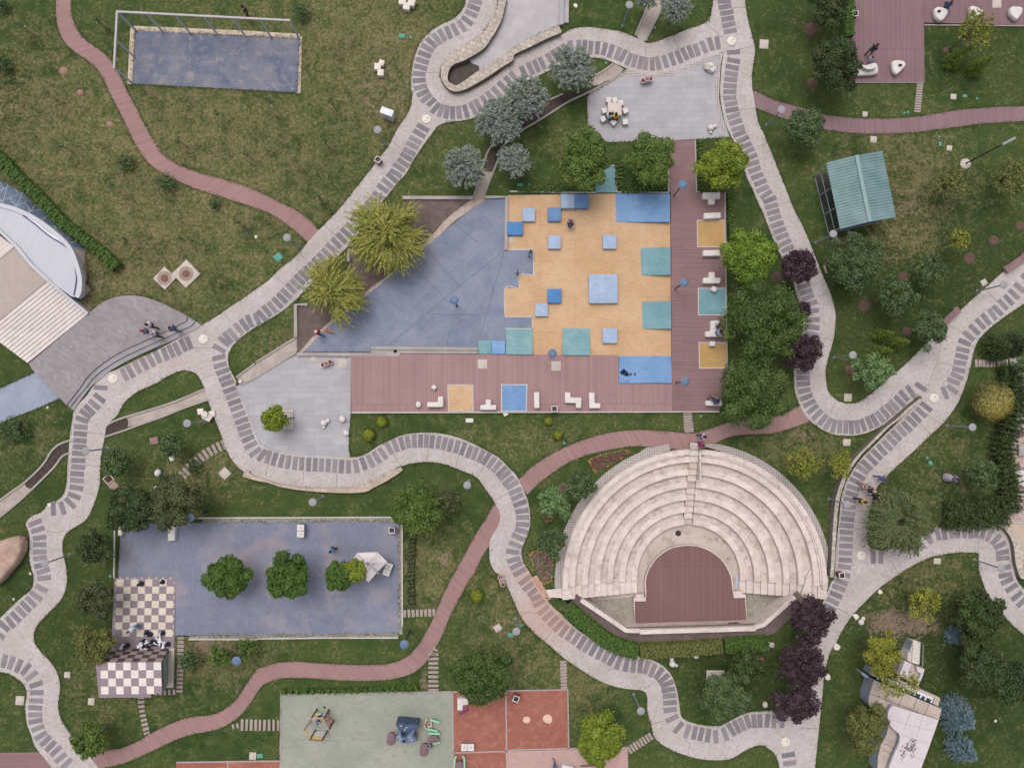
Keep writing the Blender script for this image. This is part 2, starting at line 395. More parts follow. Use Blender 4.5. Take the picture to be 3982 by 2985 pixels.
PLANK_R = mat_brick('plank_walk_right', C(146, 118, 122), C(136, 110, 114), C(114, 88, 92), .145, 4.0, .011, coord='uv', off=0, big=.08, bump=.4)
STONE_PAVE = mat_brick('stone_paving', C(181, 176, 180), C(170, 166, 171), C(146, 141, 145), .95, .42, .006, off=.4, big=.08, bigs=1.0, stain=(C(150, 143, 142), 1.3, .58, .75, .4))
STONE_PAVE2 = mat_brick('stone_paving_warm', C(190, 184, 186), C(178, 172, 174), C(158, 150, 150), .9, .9, .006, off=.5, big=.08, bigs=.8, rz=.35, stain=(C(160, 148, 140), 1.3, .58, .75, .4))
COBBLE = mat_brick('sett_paving', C(196, 186, 182), C(184, 174, 170), C(140, 131, 128), .17, .17, .018, off=0, big=.1, bump=.7)
KERB = mat_stain('concrete_kerb', C(176, 168, 163), C(160, 154, 150), C(128, 118, 110), .8, 5, 30, w3=.5)
KERBW = mat_stain('pale_kerb', C(205, 198, 193), C(190, 183, 178), C(158, 148, 140), .8, 5, 30, w3=.4)
GREYB = C(134, 138, 158); 
def court_mat(name, a, b, c, jx, jy, rz=0.0, w3=.5, s1=.35, bw=2.5):
    t = NT(name); v = t.vec('pos')
    col = t.mix(t.ramp(t.noise(v, s1, 7, .7, .5), .4, .6), a, b)
    col = t.mix(t.ramp(t.noise(t.vec('pos', loc=(3, 3, 0)), 5, 6, .8), .55, .75, 0, .45), col, sc(c, .72))
    col = t.mix(t.ramp(t.noise(t.vec('pos', loc=(5, 9, 0)), 1.6, 7, .75, .4), .5, .68, 0, w3), col, c)
    st = t.noise(t.vec('pos', rz, scale=(1, 9, 1)), 2.2, 6, .75); k2 = t.ramp(st, .3, .7, .82, 1.17)
    g = t.noise(v, 32, 3, .7); k = t.math('MULTIPLY', t.ramp(g, .25, .75, .9, 1.1), k2)
    col = t.mix(1.0, col, t.n('ShaderNodeCombineColor', Red=k, Green=k, Blue=k).outputs[0], 'MULTIPLY')
    b_ = t.t.nodes.new('ShaderNodeTexBrick'); t.set(b_.inputs['Vector'], t.vec('pos', rz)); b_.offset = 0
    for kk, x in (('Scale', 1.0), ('Mortar Size', .015), ('Mortar Smooth', .5), ('Brick Width', jx), ('Row Height', jy)): b_.inputs[kk].default_value = x
    col = t.mix(t.math('MULTIPLY', b_.outputs['Fac'], .4), col, sc(a, .45))
    t.bump(g, .25, .01)
    return t.done(col, .88)
BLUE = court_mat('blue_grey_concrete', C(120, 129, 150), C(140, 144, 162), C(152, 150, 160), 3.2, 3.6, .82)
BLUE_OLD = court_mat('worn_blue_concrete', C(98, 106, 128), C(126, 126, 140), C(162, 150, 146), 2.2, 2.2, -.04, w3=.75)
OCHRE = court_mat('ochre_rubber', C(200, 162, 124), C(208, 174, 140), C(184, 142, 104), 2.6, 2.6, 0, w3=.4)
OCHRE_D = court_mat('ochre_rubber_dull', C(186, 148, 96), C(194, 160, 108), C(170, 130, 84), 9, 9, 0, w3=.4)
TEAL = court_mat('teal_rubber', C(116, 154, 163), C(128, 164, 171), C(100, 136, 144), 9, 9, 0, w3=.45)
SKYB = court_mat('sky_blue_rubber', C(114, 148, 190), C(128, 160, 198), C(98, 132, 174), 9, 9, 0, w3=.4)
SOILM = mat_stain('bed_soil', C(104, 88, 86), C(122, 106, 103), C(84, 64, 56), .8, 3, 25, w3=.8, bump=.6)
WATERM = None
def mk_water():
    t = NT('dark_shallow_water'); v = t.vec('pos')
    col = t.mix(t.ramp(t.noise(v, 3, 6, .7), .4, .7), C(58, 48, 42), C(88, 74, 64))
    t.bump(t.noise(v, 18, 3), .15, .01); t.p.inputs['Specular IOR Level'].default_value = .15
    return t.done(col, .5)
WATERM = mk_water()
WETSTONE = mat_stain('channel_concrete', C(170, 154, 145), C(188, 174, 165), C(128, 108, 96), .8, 3, 30, w3=.6)
GRAVEL = mat_stain('gravel', C(150, 144, 132), C(168, 160, 150), C(104, 98, 78), 2, 5, 12, w3=.7, bump=.9)
BOARD = [(C(140, 124, 128))]
# ------------------------------------------------------------ timber walks
ribbon('pink_path', "00: 482,-14 482,150 505,260 560,370 640,445 735,510 810,570 870,640 915,730 945,800 1000,910 1050,1000 1110,1130 1180,1260 1250,1370 1310,1430 1420,1500 1560,1570 1700,1630 1800,1660 11: 0,135 130,190 240,260 330,330 440,432",
  "00: 612,-14 612,100 640,210 700,310 780,380 870,440 940,510 1000,600 1050,690 1090,780 1150,890 1200,990 1250,1090 1320,1210 1400,1330 1500,1400 1650,1465 1800,1510 1950,1550 2100,1600 11: 30,0 130,50 250,110 350,160 430,220 536,326", .03, PLANK_UV, 110)
ribbon('pink_path', "20: 2045,768 2211,850 30: 130,880 300,925 500,985 700,1010 900,1020 1100,1018 1300,1003 1500,970 1700,943 1900,925 2250,910",
  "20: 2060,920 30: 0,965 150,1018 300,1065 520,1115 700,1140 900,1150 1100,1148 1300,1135 1500,1110 1700,1085 1900,1060 2250,1040", .03, PLANK_R, 80)
ribbon('pink_path', "22: 30,815 140,705 280,610 430,530 600,462 780,410 950,385 1100,378 1300,390 1450,405 1560,405 1650,380 1760,340 1900,300 2050,270 2211,262 32: 120,250 200,220 290,165",
  "22: 110,935 220,830 350,730 480,650 620,595 780,555 920,530 1030,517 1200,525 1350,540 1480,545 1650,530 1750,480 1880,430 2050,415 2211,408 32: 150,385 250,350 370,310", .03, PLANK_UV, 90)
ribbon('pink_path', "12: 2045,1000 1960,1150 1870,1290 1800,1420 1735,1540 1670,1655 13: 1640,90 1590,190 1540,310 1490,420 1430,530 1370,620 1290,700 1180,750 1050,770 900,772 750,770 600,763 450,750 350,742 200,750 80,780 0,810 03: 2130,920 2060,1030 2000,1100 1900,1170 1800,1205 1680,1215 1560,1240 1420,1300 1300,1360 1180,1430 1060,1480 930,1505 780,1540",
  "12: 2090,1090 2090,1190 2060,1280 2010,1350 1950,1440 1890,1560 1840,1655 13: 1830,20 1770,140 1700,270 1660,350 1620,450 1570,560 1530,630 1470,720 1400,800 1320,850 1200,885 1050,905 900,907 750,905 600,895 450,885 300,882 180,890 80,930 20,975 03: 2150,1100 2070,1200 1980,1270 1870,1325 1750,1350 1640,1370 1500,1420 1350,1490 1200,1560 1080,1610 970,1640 840,1662", .03, PLANK_UV, 150)
sheet('pink_path', "03: -20,1525 345,1520 460,1675 -20,1675", .03, PLANK_H, False)
# ------------------------------------------------------------ stone paths with inset slabs
DONE = []
def slabs(mb, spec, z, L=.97, Wd=.35, over=None):
    P = [W(x, y, z) for s in parse(spec) for x, y in s]; segs = parse(spec); i0 = 0
    for s in segs:
        Q = [W(x, y, z) for x, y in s]
        for i, p in enumerate(Q):
            d = Q[min(i+1, len(Q)-1)]-Q[max(i-1, 0)]; d.z = 0
            if d.length < 1e-6: d = Vector((0, 1, 0))
            if any((p-q).length < .36 for q in DONE): continue
            DONE.append(p.copy())
            a = math.atan2(d.y, d.x)+random.uniform(-.03, .03)
            c = (p.x+random.uniform(-.01, .01), p.y, z-.03+random.uniform(0, .003))
            mb.box(c, (Wd+random.uniform(-.01, .01), L+random.uniform(-.02, .02), .06), a, mi=1)
PATH_Z = [.040]
def stone_path(outline, slab, joints=None):
    PATH_Z[0] += .0043; z = PATH_Z[0]
    mb = MB(); P_ = line(outline, z); mb.prism(P_, -.1, z); PAVED.append(P_); EDGES.append(P_+[P_[0]])
    if slab: slabs(mb, slab, z+.012)
    if joints:
        for s in parse(joints):
            strip(mb, [W(x, y, z) for x, y in s], .035, z-.02, z+.003, mi=2)
    o = mb.build('stone_path', [AGG, SLAB, JOINT]); tag(o, kind='structure')
    me = o.data; at = me.attributes.new('rust', 'FLOAT', 'POINT'); vals = []; rc = [(T('23', 200, 330), 2.6), (T('23', 330, 420), 2.2), (T('22', 120, 1650), 1.2), (T('20', 1120, 560), 1.0), (T('23', 1180, 790), .9), (T('01', 1180, 1490), .9)]
    for v in me.vertices: vals.append(max(0, max((.8 if i < 3 else .35)*(1-math.hypot(v.co.x-c.x, v.co.y-c.y)/q) for i, (c, q) in enumerate(rc))))
    at.data.foreach_set('value', vals); return o
JOINT = mat_plain('path_joint', C(140, 128, 120), coord='pos')
stone_path("10: 1795,-14 1775,70 1700,155 1590,210 1500,265 1420,345 1375,430 1345,530 1330,620 1322,700 1330,790 1380,880 1450,950 1520,1000 1600,1035 1700,1045 1800,1030 1900,1000 2000,940 2100,850 2200,775 20: 100,700 200,655 320,600 430,555 560,500 690,495 800,520 930,575 1000,605 1100,640 1200,645 1300,625 1450,580 1600,520 1790,450 / 20: 1800,300 1750,100 1700,50 / 20: 1690,130 1640,200 1500,250 1350,310 1200,365 1130,368 1030,318 900,270 750,245 620,235 500,250 400,300 250,360 130,420 0,480 10: 2100,610 1950,710 1800,790 1710,800 1640,775 1590,710 1568,640 1590,560 1650,490 1740,420 1850,350 1930,290 2000,200 2060,100 2065,-14",
 "10: 1885,-35 1880,15 1862,65 1840,120 1808,180 1760,225 1700,255 1645,280 1590,303 1545,335 1500,370 1465,415 1440,470 1420,525 1405,580 1393,635 1395,692 1405,750 1425,800 1455,845 1490,887 1535,930 1580,953 1628,965 1680,970 1735,968 1795,955 1855,930 1900,905 1960,870 2010,835 2060,795 2110,745 2165,700 20: 0,665 30,640 82,622 140,590 190,570 240,545 310,510 350,480 395,455 440,430 490,405 555,400 605,400 655,410 715,412 775,422 830,440 890,460 935,480 985,510 1035,525 1085,540 1130,548 1185,552 1235,545 1300,530 1360,510 1415,490 1465,465 1515,445 1570,430 1630,405 1690,380 1750,370",
 "10: 1450,625 1575,630 / 10: 2140,500 2200,650 / 20: 395,300 425,390 / 20: 1125,380 1135,490 / 20: 1365,310 1415,430")
stone_path("20: 1715,-14 1700,60 1690,130 / 20: 1640,330 / 20: 1790,450 1800,470 1785,560 1775,680 1770,800 1785,930 1815,1060 1860,1160 1900,1240 1940,1340 1975,1450 2010,1550 2060,1655 21: 2100,90 2150,200 2200,330 31: 80,450 140,560 190,660 230,760 260,880 290,960 320,1080 305,1200 280,1300 250,1400 235,1500 240,1650 32: 255,80 290,170 340,260 400,320 500,385 600,420 700,428 800,420 900,390 1000,340 1100,260 1200,180 1290,95 / 32: 1400,20 1300,-60 / 32: 980,0 900,70 800,135 720,152 640,140 590,110 540,60 520,0 31: 510,1530 530,1430 570,1290 590,1180 595,1050 575,940 540,830 490,720 450,620 410,520 350,370 300,260 240,150 190,20 30: 110,1480 60,1350 0,1210 20: 2150,1160 2100,1060 2080,960 2060,850 2045,740 2045,620 2062,500 2070,430 2050,330 2020,220 1995,100 1980,-14",
 "20: 1805,10 1810,60 1828,110 1833,162 1845,213 1857,268 / 20: 1887,450 1890,490 / 20: 1887,522 1875,580 1865,635 1860,685 1855,740 1853,790 1853,842 1865,893 1873,945 1885,997 1905,1050 1925,1105 1935,1150 1965,1200 1985,1255 2010,1300 2035,1350 2050,1405 2065,1460 2090,1515 2115,1570 2135,1625 31: 0,15 30,60 45,115 60,165 75,215 95,270 115,325 135,375 160,430 185,480 207,530 232,585 257,640 285,700 305,750 325,800 340,850 360,900 385,950 395,1015 403,1090 400,1155 390,1213 370,1275 350,1330 335,1390 325,1440 322,1490 318,1540 318,1590 320,1640 32: 325,40 345,97 370,150 400,200 438,247 487,290 532,325 580,345 633,350 685,352 733,355 783,350 832,337 885,315 930,295 980,265 1020,230 1065,200 1100,165 1145,130 1185,85 1240,45",
 "20: 1870,70 1985,60 / 20: 1650,200 1790,330 / 20: 1790,452 2062,400 / 20: 1940,945 2080,930 / 30: -70,1260 20,1230 / 31: 100,105 215,70 / 31: 290,555 410,540 / 31: 440,890 550,855 / 31: 450,1245 570,1265 / 32: 545,250 590,140")
stone_path("31: 2260,495 2211,530 2100,620 2000,710 1900,800 1800,890 1680,1000 1550,1130 1480,1200 1350,1320 1200,1470 1080,1570 980,1655 32: 900,70 / 32: 1290,95 1340,95 1280,160 1200,230 1130,310 1060,380 990,450 900,540 820,620 760,700 700,800 660,900 640,1000 630,1100 620,1200 610,1300 600,1400 590,1500 585,1655 33: 560,60 520,160 480,250 440,360 420,470 410,600 400,760 390,900 380,1080 / 33: 210,1190 60,1165 23: 2100,1175 / 33: 0,1480 60,1520 100,1590 115,1675 / 33: 418,1675 440,1450 455,1300 470,1150 485,1000 500,860 520,760 550,660 600,580 640,500 700,400 780,300 860,220 950,130 1040,60 1130,0 32: 1180,1590 1300,1520 1450,1460 1600,1435 1700,1430 1800,1432 / 32: 1825,1440 1830,1580 1850,1650 33: 1870,80 1900,160 1960,250 2040,340 2120,430 2240,530 / 33: 2240,140 2180,80 2150,30 32: 2130,1580 2110,1500 2100,1400 2080,1300 2020,1230 1950,1190 / 32: 1900,1180 1750,1190 1600,1200 1500,1220 1400,1270 1250,1300 1050,1400 950,1410 880,1370 870,1250 880,1110 905,1020 920,940 960,860 1020,790 1100,710 1200,620 1300,530 1400,430 1510,330 1600,220 1660,120 1700,20 31: 1745,1540 1770,1420 1800,1310 1860,1220 1960,1130 2100,1030 2260,920",
 "31: 2240,740 2180,815 2130,870 2085,920 2035,960 1990,1010 1945,1045 1890,1085 1840,1125 1790,1175 1740,1230 1705,1285 1690,1350 1680,1405 1665,1460 1655,1520 1640,1575 1610,1620 32: 1600,30 1535,60 / 32: 1375,180 1335,230 1290,270 1250,305 1210,350 1165,385 1120,425 1080,465 1040,510 995,550 950,590 910,635 865,680 830,720 800,775 770,820 750,875 735,930 720,980 710,1040 705,1095 700,1145 693,1200 690,1258 687,1315 685,1375 683,1435 680,1495 675,1555 665,1620 33: 645,60 625,110 600,170 572,225 545,280 / 32: 920,1470 985,1470 / 32: 1400,1300 1475,1270 1530,1265 1590,1255 1645,1250 1705,1252 1757,1252 1810,1250 1865,1260 1920,1285 1975,1320 2010,1370 2030,1430 2035,1480 2045,1560 2055,1625 33: 2070,50 2110,110 2155,180 2200,230 / 32: 1330,10 1310,40 / 33: 10,1250 65,1255 135,1255 / 33: 190,1545 200,1615",
 "31: 1900,840 1985,940 / 31: 1550,1130 1690,1200 / 31: 1510,1230 1470,1455 1390,1658 / 31: 1470,1455 1745,1505 / 32: 1380,240 1510,330 / 32: 1320,320 1410,415 / 32: 915,715 965,760 / 32: 760,1070 900,1080 / 32: 1070,1500 1140,1620 / 32: 1830,1300 1820,1430 / 33: 610,280 700,330 / 33: 560,460 640,500 / 33: 300,1310 450,1320")
stone_path("10: 1330,790 1330,870 1310,950 1260,1030 1200,1120 1140,1240 1060,1350 960,1480 820,1655 11: 740,100 640,210 530,320 435,425 330,550 200,650 100,750 0,820 01: 2100,900 1980,980 1850,1070 1730,1140 / 01: 1480,1280 1350,1350 1200,1420 1100,1470 1000,1520 900,1560 810,1650 02: 740,90 680,150 635,215 620,300 605,400 595,500 590,580 580,680 575,800 565,880 540,940 490,985 430,1000 360,1080 290,1110 240,1150 220,1195 245,1250 255,1350 250,1450 265,1550 290,1650 03: 270,120 200,180 100,270 -20,390 / 03: -20,828 0,830 80,850 150,890 210,950 230,1040 215,1120 220,1200 235,1290 270,1380 300,1470 380,1570 460,1675 / 03: 860,1675 780,1570 700,1500 640,1420 600,1360 540,1270 505,1180 500,1090 515,990 510,900 470,800 410,720 350,660 300,590 290,510 320,430 390,350 470,270 530,200 560,130 575,50 02: 570,1580 550,1480 535,1380 555,1290 600,1240 700,1180 760,1120 800,1030 830,950 855,860 860,760 865,640 880,540 900,440 920,340 1000,260 1040,190 1080,130 1180,50 1290,0 01: 1350,1630 1450,1570 1550,1530 1600,1525 1680,1550 1720,1600 1745,1650 02: 1770,60 1800,160 1850,290 1900,420 1940,530 1990,630 2060,710 2150,770 12: 0,800 80,815 200,850 350,870 500,880 650,882 800,870 900,850 1000,810 1100,765 1200,700 1240,690 / 12: 1300,670 1450,652 1600,670 1750,725 1880,780 1960,880 2035,990 2085,1090 2085,1170 2050,1240 2005,1320 1995,1420 2005,1520 2050,1600 2120,1655 23: 20,280 60,360 120,440 200,520 300,600 400,690 480,750 600,830 700,890 800,935 900,965 1000,980 1080,985 / 23: 1130,1005 1145,1060 1145,1160 1160,1230 1180,1290 1200,1380 1240,1430 1330,1490 1450,1540 1600,1580 1750,1590 1870,1575 1960,1520 2050,1475 2130,1460 33: 0,1480 / 33: 60,1165 23: 2060,1175 1960,1200 1860,1250 1780,1290 1700,1297 1600,1285 1500,1260 1440,1220 1425,1160 1410,1050 1390,960 1350,860 1290,790 1200,735 1100,700 1000,690 900,665 800,610 700,560 600,510 500,430 430,360 350,290 280,210 240,140 200,90 170,40 22: 130,1600 80,1520 60,1430 75,1370 110,1290 135,1200 135,1100 120,1000 90,920 50,830 0,745 12: 2180,720 2080,620 1950,545 1820,480 1700,435 1550,405 1400,403 1260,420 1160,460 1080,495 1020,530 960,570 880,605 800,612 650,605 500,600 350,590 230,575 130,550 40,510 0,450 02: 2150,280 2110,180 2070,90 2030,0 01: 2030,1620 2000,1560 1970,1500 1960,1430 1975,1360 2020,1290 2100,1220 2200,1150 11: 0,1145 130,1070 250,990 380,870 500,740 600,620 700,540 820,415 950,250 1100,50 10: 1200,1580 1280,1490 1330,1400 1400,1290 1480,1180 1550,1090 1620,1055 1700,1045 / 10: 1600,1000 1400,870",
 "10: 1425,1100 1395,1150 1360,1205 1335,1250 1310,1305 1285,1350 1255,1400 1220,1440 1190,1490 1160,1530 1120,1575 1080,1620 11: 1045,25 1010,70 975,115 930,160 890,205 850,250 805,300 765,345 725,390 680,430 640,475 600,520 560,560 520,600 480,640 440,675 400,710 365,745 330,785 290,820 250,865 215,905 175,945 130,985 85,1015 40,1055 0,1085 01: 2145,1100 2100,1133 2050,1165 2000,1215 1960,1245 1925,1275 1885,1340 / 01: 1880,1415 1895,1480 1915,1535 1935,1590 1955,1635 02: 1975,35 1995,85 2015,140 2035,190 2055,245 2075,300 2095,355 2110,405 2130,455 2155,510 2195,570 / 12: 5,535 40,595 95,610 150,628 210,645 265,655 325,665 383,670 442,675 498,677 553,680 610,683 667,687 725,692 785,695 850,690 915,668 975,645 1028,613 1080,580 1135,535 1190,513 1245,495 1295,480 1350,475 1405,473 1455,475 1505,478 1560,483 1610,497 1660,510 1717,523 1770,540 1825,565 1872,580 1925,603 1970,625 2015,660 2060,695 2100,735 2130,770 2160,815 22: -18,850 5,905 25,955 48,1010 65,1075 70,1130 70,1190 62,1245 35,1300 10,1365 -14,1425 -5,1495 15,1545 45,1600 23: 60,10 90,45 125,95 165,140 195,190 215,240 250,300 290,350 335,395 380,440 425,480 480,510 530,545 580,580 630,610 680,640 735,670 790,695 840,725 895,755 962,772 1025,780 1082,785 1135,795 1190,820 1245,845 1285,890 1315,935 1325,985 1335,1037 1340,1095 1340,1158 1357,1232 1412,1310 1487,1342 1550,1355 1605,1368 1665,1380 1733,1388 1812,1367 1868,1330 1915,1305 1960,1285 2010,1260 2062,1255 2112,1253 / 01: 1625,1290 1575,1310 1520,1340 1470,1360 1420,1385 1355,1410 1300,1440 1240,1470 1180,1500 1120,1535 1070,1560 / 02: 865,15 862,50 / 02: 855,105 810,160 770,205 735,240 705,290 695,353 690,412 685,470 683,525 677,580 672,640 670,697 663,755 660,812 655,875 637,945 602,1005 535,1050 457,1055 / 02: 300,1175 323,1235 340,1305 340,1363 340,1425 342,1480 350,1540 370,1590 380,1650 03: 378,40 355,115 310,180 265,230 220,270 180,315 135,360 90,405 35,440 -10,510 / 03: 35,740 95,755 160,780 220,810 270,865 310,940 315,1010 310,1080 303,1140 303,1200 305,1255 325,1315 350,1380 390,1425 435,1470 480,1510 520,1570 570,1620",
 "10: 1160,1215 1250,1290 / 11: 360,520 430,590 / 11: 150,710 230,780 / 11: 580,280 680,370 / 01: 1925,1030 1990,1115 / 01: 1660,1330 1850,1335 1830,1370 / 01: 1735,1600 1830,1560 / 02: 750,400 905,415 / 02: 735,680 860,690 / 02: 600,1240 605,1160 / 02: 380,1240 480,1260 590,1240 / 12: 70,770 90,690 / 12: 390,860 400,740 / 12: 680,870 685,750 / 12: 1240,690 1160,580 / 12: 1460,650 1470,540 / 12: 1700,710 1735,600 / 12: 1890,780 1960,690 / 12: 2040,985 2150,925 / 22: 0,870 / 23: 40,320 190,325 / 23: 260,560 320,490 / 23: 1110,980 1225,900 / 23: 1495,1550 1510,1430 / 23: 1150,1290 1290,1250 / 03: 240,750 290,690 / 03: 770,1650 850,1590")
# rust-brown wash on the path beside the amphitheatre
for o in [o for o in S.objects if o.name.startswith('stone_path')]:
    c1 = T('23', 240, 330); me = o.data; a = me.attributes['rust']
WORN = mat_stain('washed_clay', C(190, 150, 132), C(200, 165, 148), C(176, 130, 110), 1.2, 4, 30, w3=.5)
# ------------------------------------------------------------ amount of other paving, top to bottom
def kerb(name, spec, w=.14, z=.12, mat=None, smooth=True, label=None):
    mb = MB(); 
    for s in parse(spec):
        P = [W(x, y, z) for x, y in (catmull(s) if smooth else s)]; strip(mb, P, w, -.1, z)
    return tag(mb.build(name, mat or KERB), kind='structure')
kerb('court_border', "00: 1116,722 1142,240 / 00: 1150,245 2211,290 10: 0,292 366,314 / 10: 366,314 350,800", .36, .03, mat_stain('crumbling_border', C(208, 190, 172), C(190, 172, 155), C(120, 112, 80), 1.5, 3, 20, w3=.9), False)
sheet('blue_court', "00: 1168,265 10: 362,335 345,795 00: 1140,720", .05, BLUE_OLD, False)
sheet('paving', "20: 390,-14 385,220 200,300 0,425 10: 2120,495 1900,640 1730,745 1680,750 1620,690 1625,610 1670,530 1780,490 1890,420 2000,330 2090,200 2130,60 2150,-14", .035, STONE_PAVE2, False)
tag(MB.build((lambda m: (m.prism(line("10: 1795,495 1850,545 1905,572 1890,630 1720,745 1622,695 1628,610 1680,535", .05), .03, .05), m)[1])(MB()), 'water', WATERM), kind='structure')
# steps beside the top plaza
sheet('paving_step', "20: 388,-14 428,-14 425,205 385,215", .35, STONE_PAVE, False); sheet('paving_step', "20: 430,-14 470,-14 467,195 427,197", .2, STONE_PAVE, False)
# plaza with the table
sheet('paving', "20: 625,830 720,770 850,690 960,610 1000,610 1100,640 1200,645 1300,625 1450,580 1600,520 1800,450 1775,560 1765,700 1760,850 1790,1000 1850,1178 1560,1197 1325,1207 790,1222 635,1142", .034, STONE_PAVE, False)
def band(name, spec, w, z, mat):
    mb = MB(); 
    for s in parse(spec): strip(mb, [W(x, y, z) for x, y in catmull(s)], w, z-.06, z)
    return tag(mb.build(name, mat), kind='structure')
band('sett_band', "20: 650,815 720,770 850,690 960,618 1000,622 1100,655 1200,660 1300,640 1450,595 1600,537 1760,470 / 20: 1778,480 1760,560 1748,680 1742,800 1755,930 1785,1060 1830,1170", .26, .042, COBBLE)
for q, nm in (("20: 1375,615 1445,617 1443,687 1373,684", 0), ("20: 1477,577 1543,578 1543,642 1477,640", 1)):
    mb = MB(); P = line(q, .05, False); strip(mb, P, .05, .02, .05, closed=True); tag(mb.build('steel_floor_frame', KERBW), ["left square steel manhole frame set in the grey plaza", "right square steel manhole frame set in the grey plaza"][nm], 'manhole frame', 'manhole frames in the plaza')
# plaza beside the blue triangle
sheet('paving', "11: -140,1640 340,1390 / 11: 805,1400 805,1655 12: 805,225 790,400 787,560 800,612 / 12: 650,605 500,600 350,590 230,575 130,550 40,510 0,450 02: 2150,280 2110,180 2070,90 2030,0", .032, STONE_PAVE, False)
# left paver plaza with three curved steps
PAVERS = mat_brick('clay_pavers', C(160, 151, 154), C(143, 134, 138), C(128, 121, 124), .34, .17, .006, rz=.62, off=.5, big=.08, bigs=.6, bump=.2)
STEPM = mat_brick('step_stone', C(163, 157, 161), C(152, 146, 150), C(128, 122, 126), .8, .6, .005, off=.3, big=.1, bigs=.8, bump=.2)
sheet('paving_step', "01: 750,1040 830,980 900,930 1000,895 1100,882 1200,887 1290,910 1400,950 1500,1000 1600,1050 1730,1137 / 01: 1690,1165 1500,1260 1300,1345 1100,1440 950,1525 860,1600 790,1655 02: 700,110 632,210 / 02: 510,105 01: 300,1545 250,1470", .12, STEPM, True)
sheet('paving_step', "01: 750,1042 830,982 900,932 1000,897 1100,884 1200,889 1290,912 1400,952 1500,1002 1600,1052 1675,1105 / 01: 1640,1140 1450,1230 1250,1320 1060,1410 910,1500 800,1590 02: 740,10 670,90 600,180 / 02: 512,103 01: 300,1543 250,1468", .24, STEPM, True)
sheet('paving', "01: 750,1044 830,984 900,934 1000,899 1100,886 1200,891 1290,914 1400,954 1500,1004 1610,1060 / 01: 1600,1100 1400,1200 1200,1290 1010,1380 860,1480 750,1580 02: 690,10 620,100 570,165 / 02: 514,101 01: 300,1541 250,1466", .36, PAVERS, True)
sheet('paving', "01: -20,1690 300,1545 420,1655 02: 515,105 350,180 -20,325", .04, mat_brick('blue_slab', C(152, 158, 176), C(146, 152, 170), C(120, 124, 140), 2.6, 2.6, .01, rz=.4, off=0, big=.14, bigs=.9), False)
# blue triangle court, soil beds, rough strip
sheet('soil_bed', "11: 1280,55 1870,55 1700,180 1550,330 1390,500 1160,710 940,870 630,1120 380,1360 340,1362 340,970 480,970 560,800 780,700 790,500 900,490 1150,400 1280,300", .02, SOILM, False)
sheet('blue_court', "11: 1945,52 2140,48 2200,490 / 21: 170,480 170,715 50,720 50,830 11: 2160,815 2160,1065 21: 160,1055 160,1175 / 11: 2160,1280 1900,1330 980,1330 980,1372 395,1372 / 11: 400,1345 620,1125 940,878 1180,680 1390,515 1560,370", .036, BLUE, False)
sheet('concrete_strip', "11: 1840,60 1870,30 1945,30 1960,60 / 11: 1700,240 1560,370 1390,515 1180,685 940,885 620,1130 395,1372 / 11: 360,1372 470,1245 600,1130 760,1000 930,850 1150,690 1290,580 1385,480 1540,325 1600,250 1690,170", .045, mat_stain('rough_concrete', C(196, 178, 168), C(178, 160, 150), C(140, 118, 108), 1.5, 3, 15, w3=.7), False)
# joints drawn in the blue court
mb = MB()
for s in parse("11: 2125,500 1740,800 1130,1315 / 11: 2125,500 1970,1060 1915,1250 / 11: 1460,500 1740,800 / 11: 1710,980 1625,1310 / 11: 1480,1040 1970,1050 / 11: 1660,240 1900,430 / 11: 1350,640 1650,940"):
    strip(mb, [W(x, y, .04) for x, y in s], .035, .03, .041)
tag(mb.build('court_joint', mat_plain('joint_dark', C(104, 108, 130), coord='pos')), kind='structure')
kerb('bed_kerb', "11: 1250,40 1860,40 / 11: 1950,36 2145,34 2140,490 / 11: 960,495 783,495 783,590 / 11: 430,958 328,960 330,1240 / 11: 340,1386 780,1388 1225,1388", .24, .22, mat_brick('kerb_block', C(176, 168, 166), C(160, 152, 150), C(126, 118, 116), .85, .85, .01, off=0, big=.08), False)
kerb('court_edge', "11: 395,1370 978,1370", .06, .2, mat_plain('dark_edge', C(70, 60, 62), coord='pos'), False)
for nm, sp, z in (('paving_step', "11: 980,1316 1900,1328 1898,1352 980,1345", .3), ('paving_step', "11: 980,1345 1898,1352 1898,1382 1200,1380 1200,1345 1175,1345 1175,1375 980,1378", .2)):
    sheet(nm, sp, z, KERB, False)
# ochre play floor
sheet('ochre_floor', "11: 2155,20 / 21: 872,8 1345,8 1350,1402 895,1402 155,1392 / 21: 155,1170 155,1062 11: 2132,1062 2132,818 21: 45,822 45,708 165,708 165,486 11: 2155,490", .046, OCHRE, False)
band('pale_edge', "21: 155,1172 155,1062 / 21: 165,708 165,487 / 21: 45,822 45,706 170,708 / 11: 2132,1062 2132,818 2240,820 / 11: 2132,1064 2370,1064 / 11: 2155,488 2380,488 / 11: 2135,1165 2370,1168", .07, .052, KERBW)
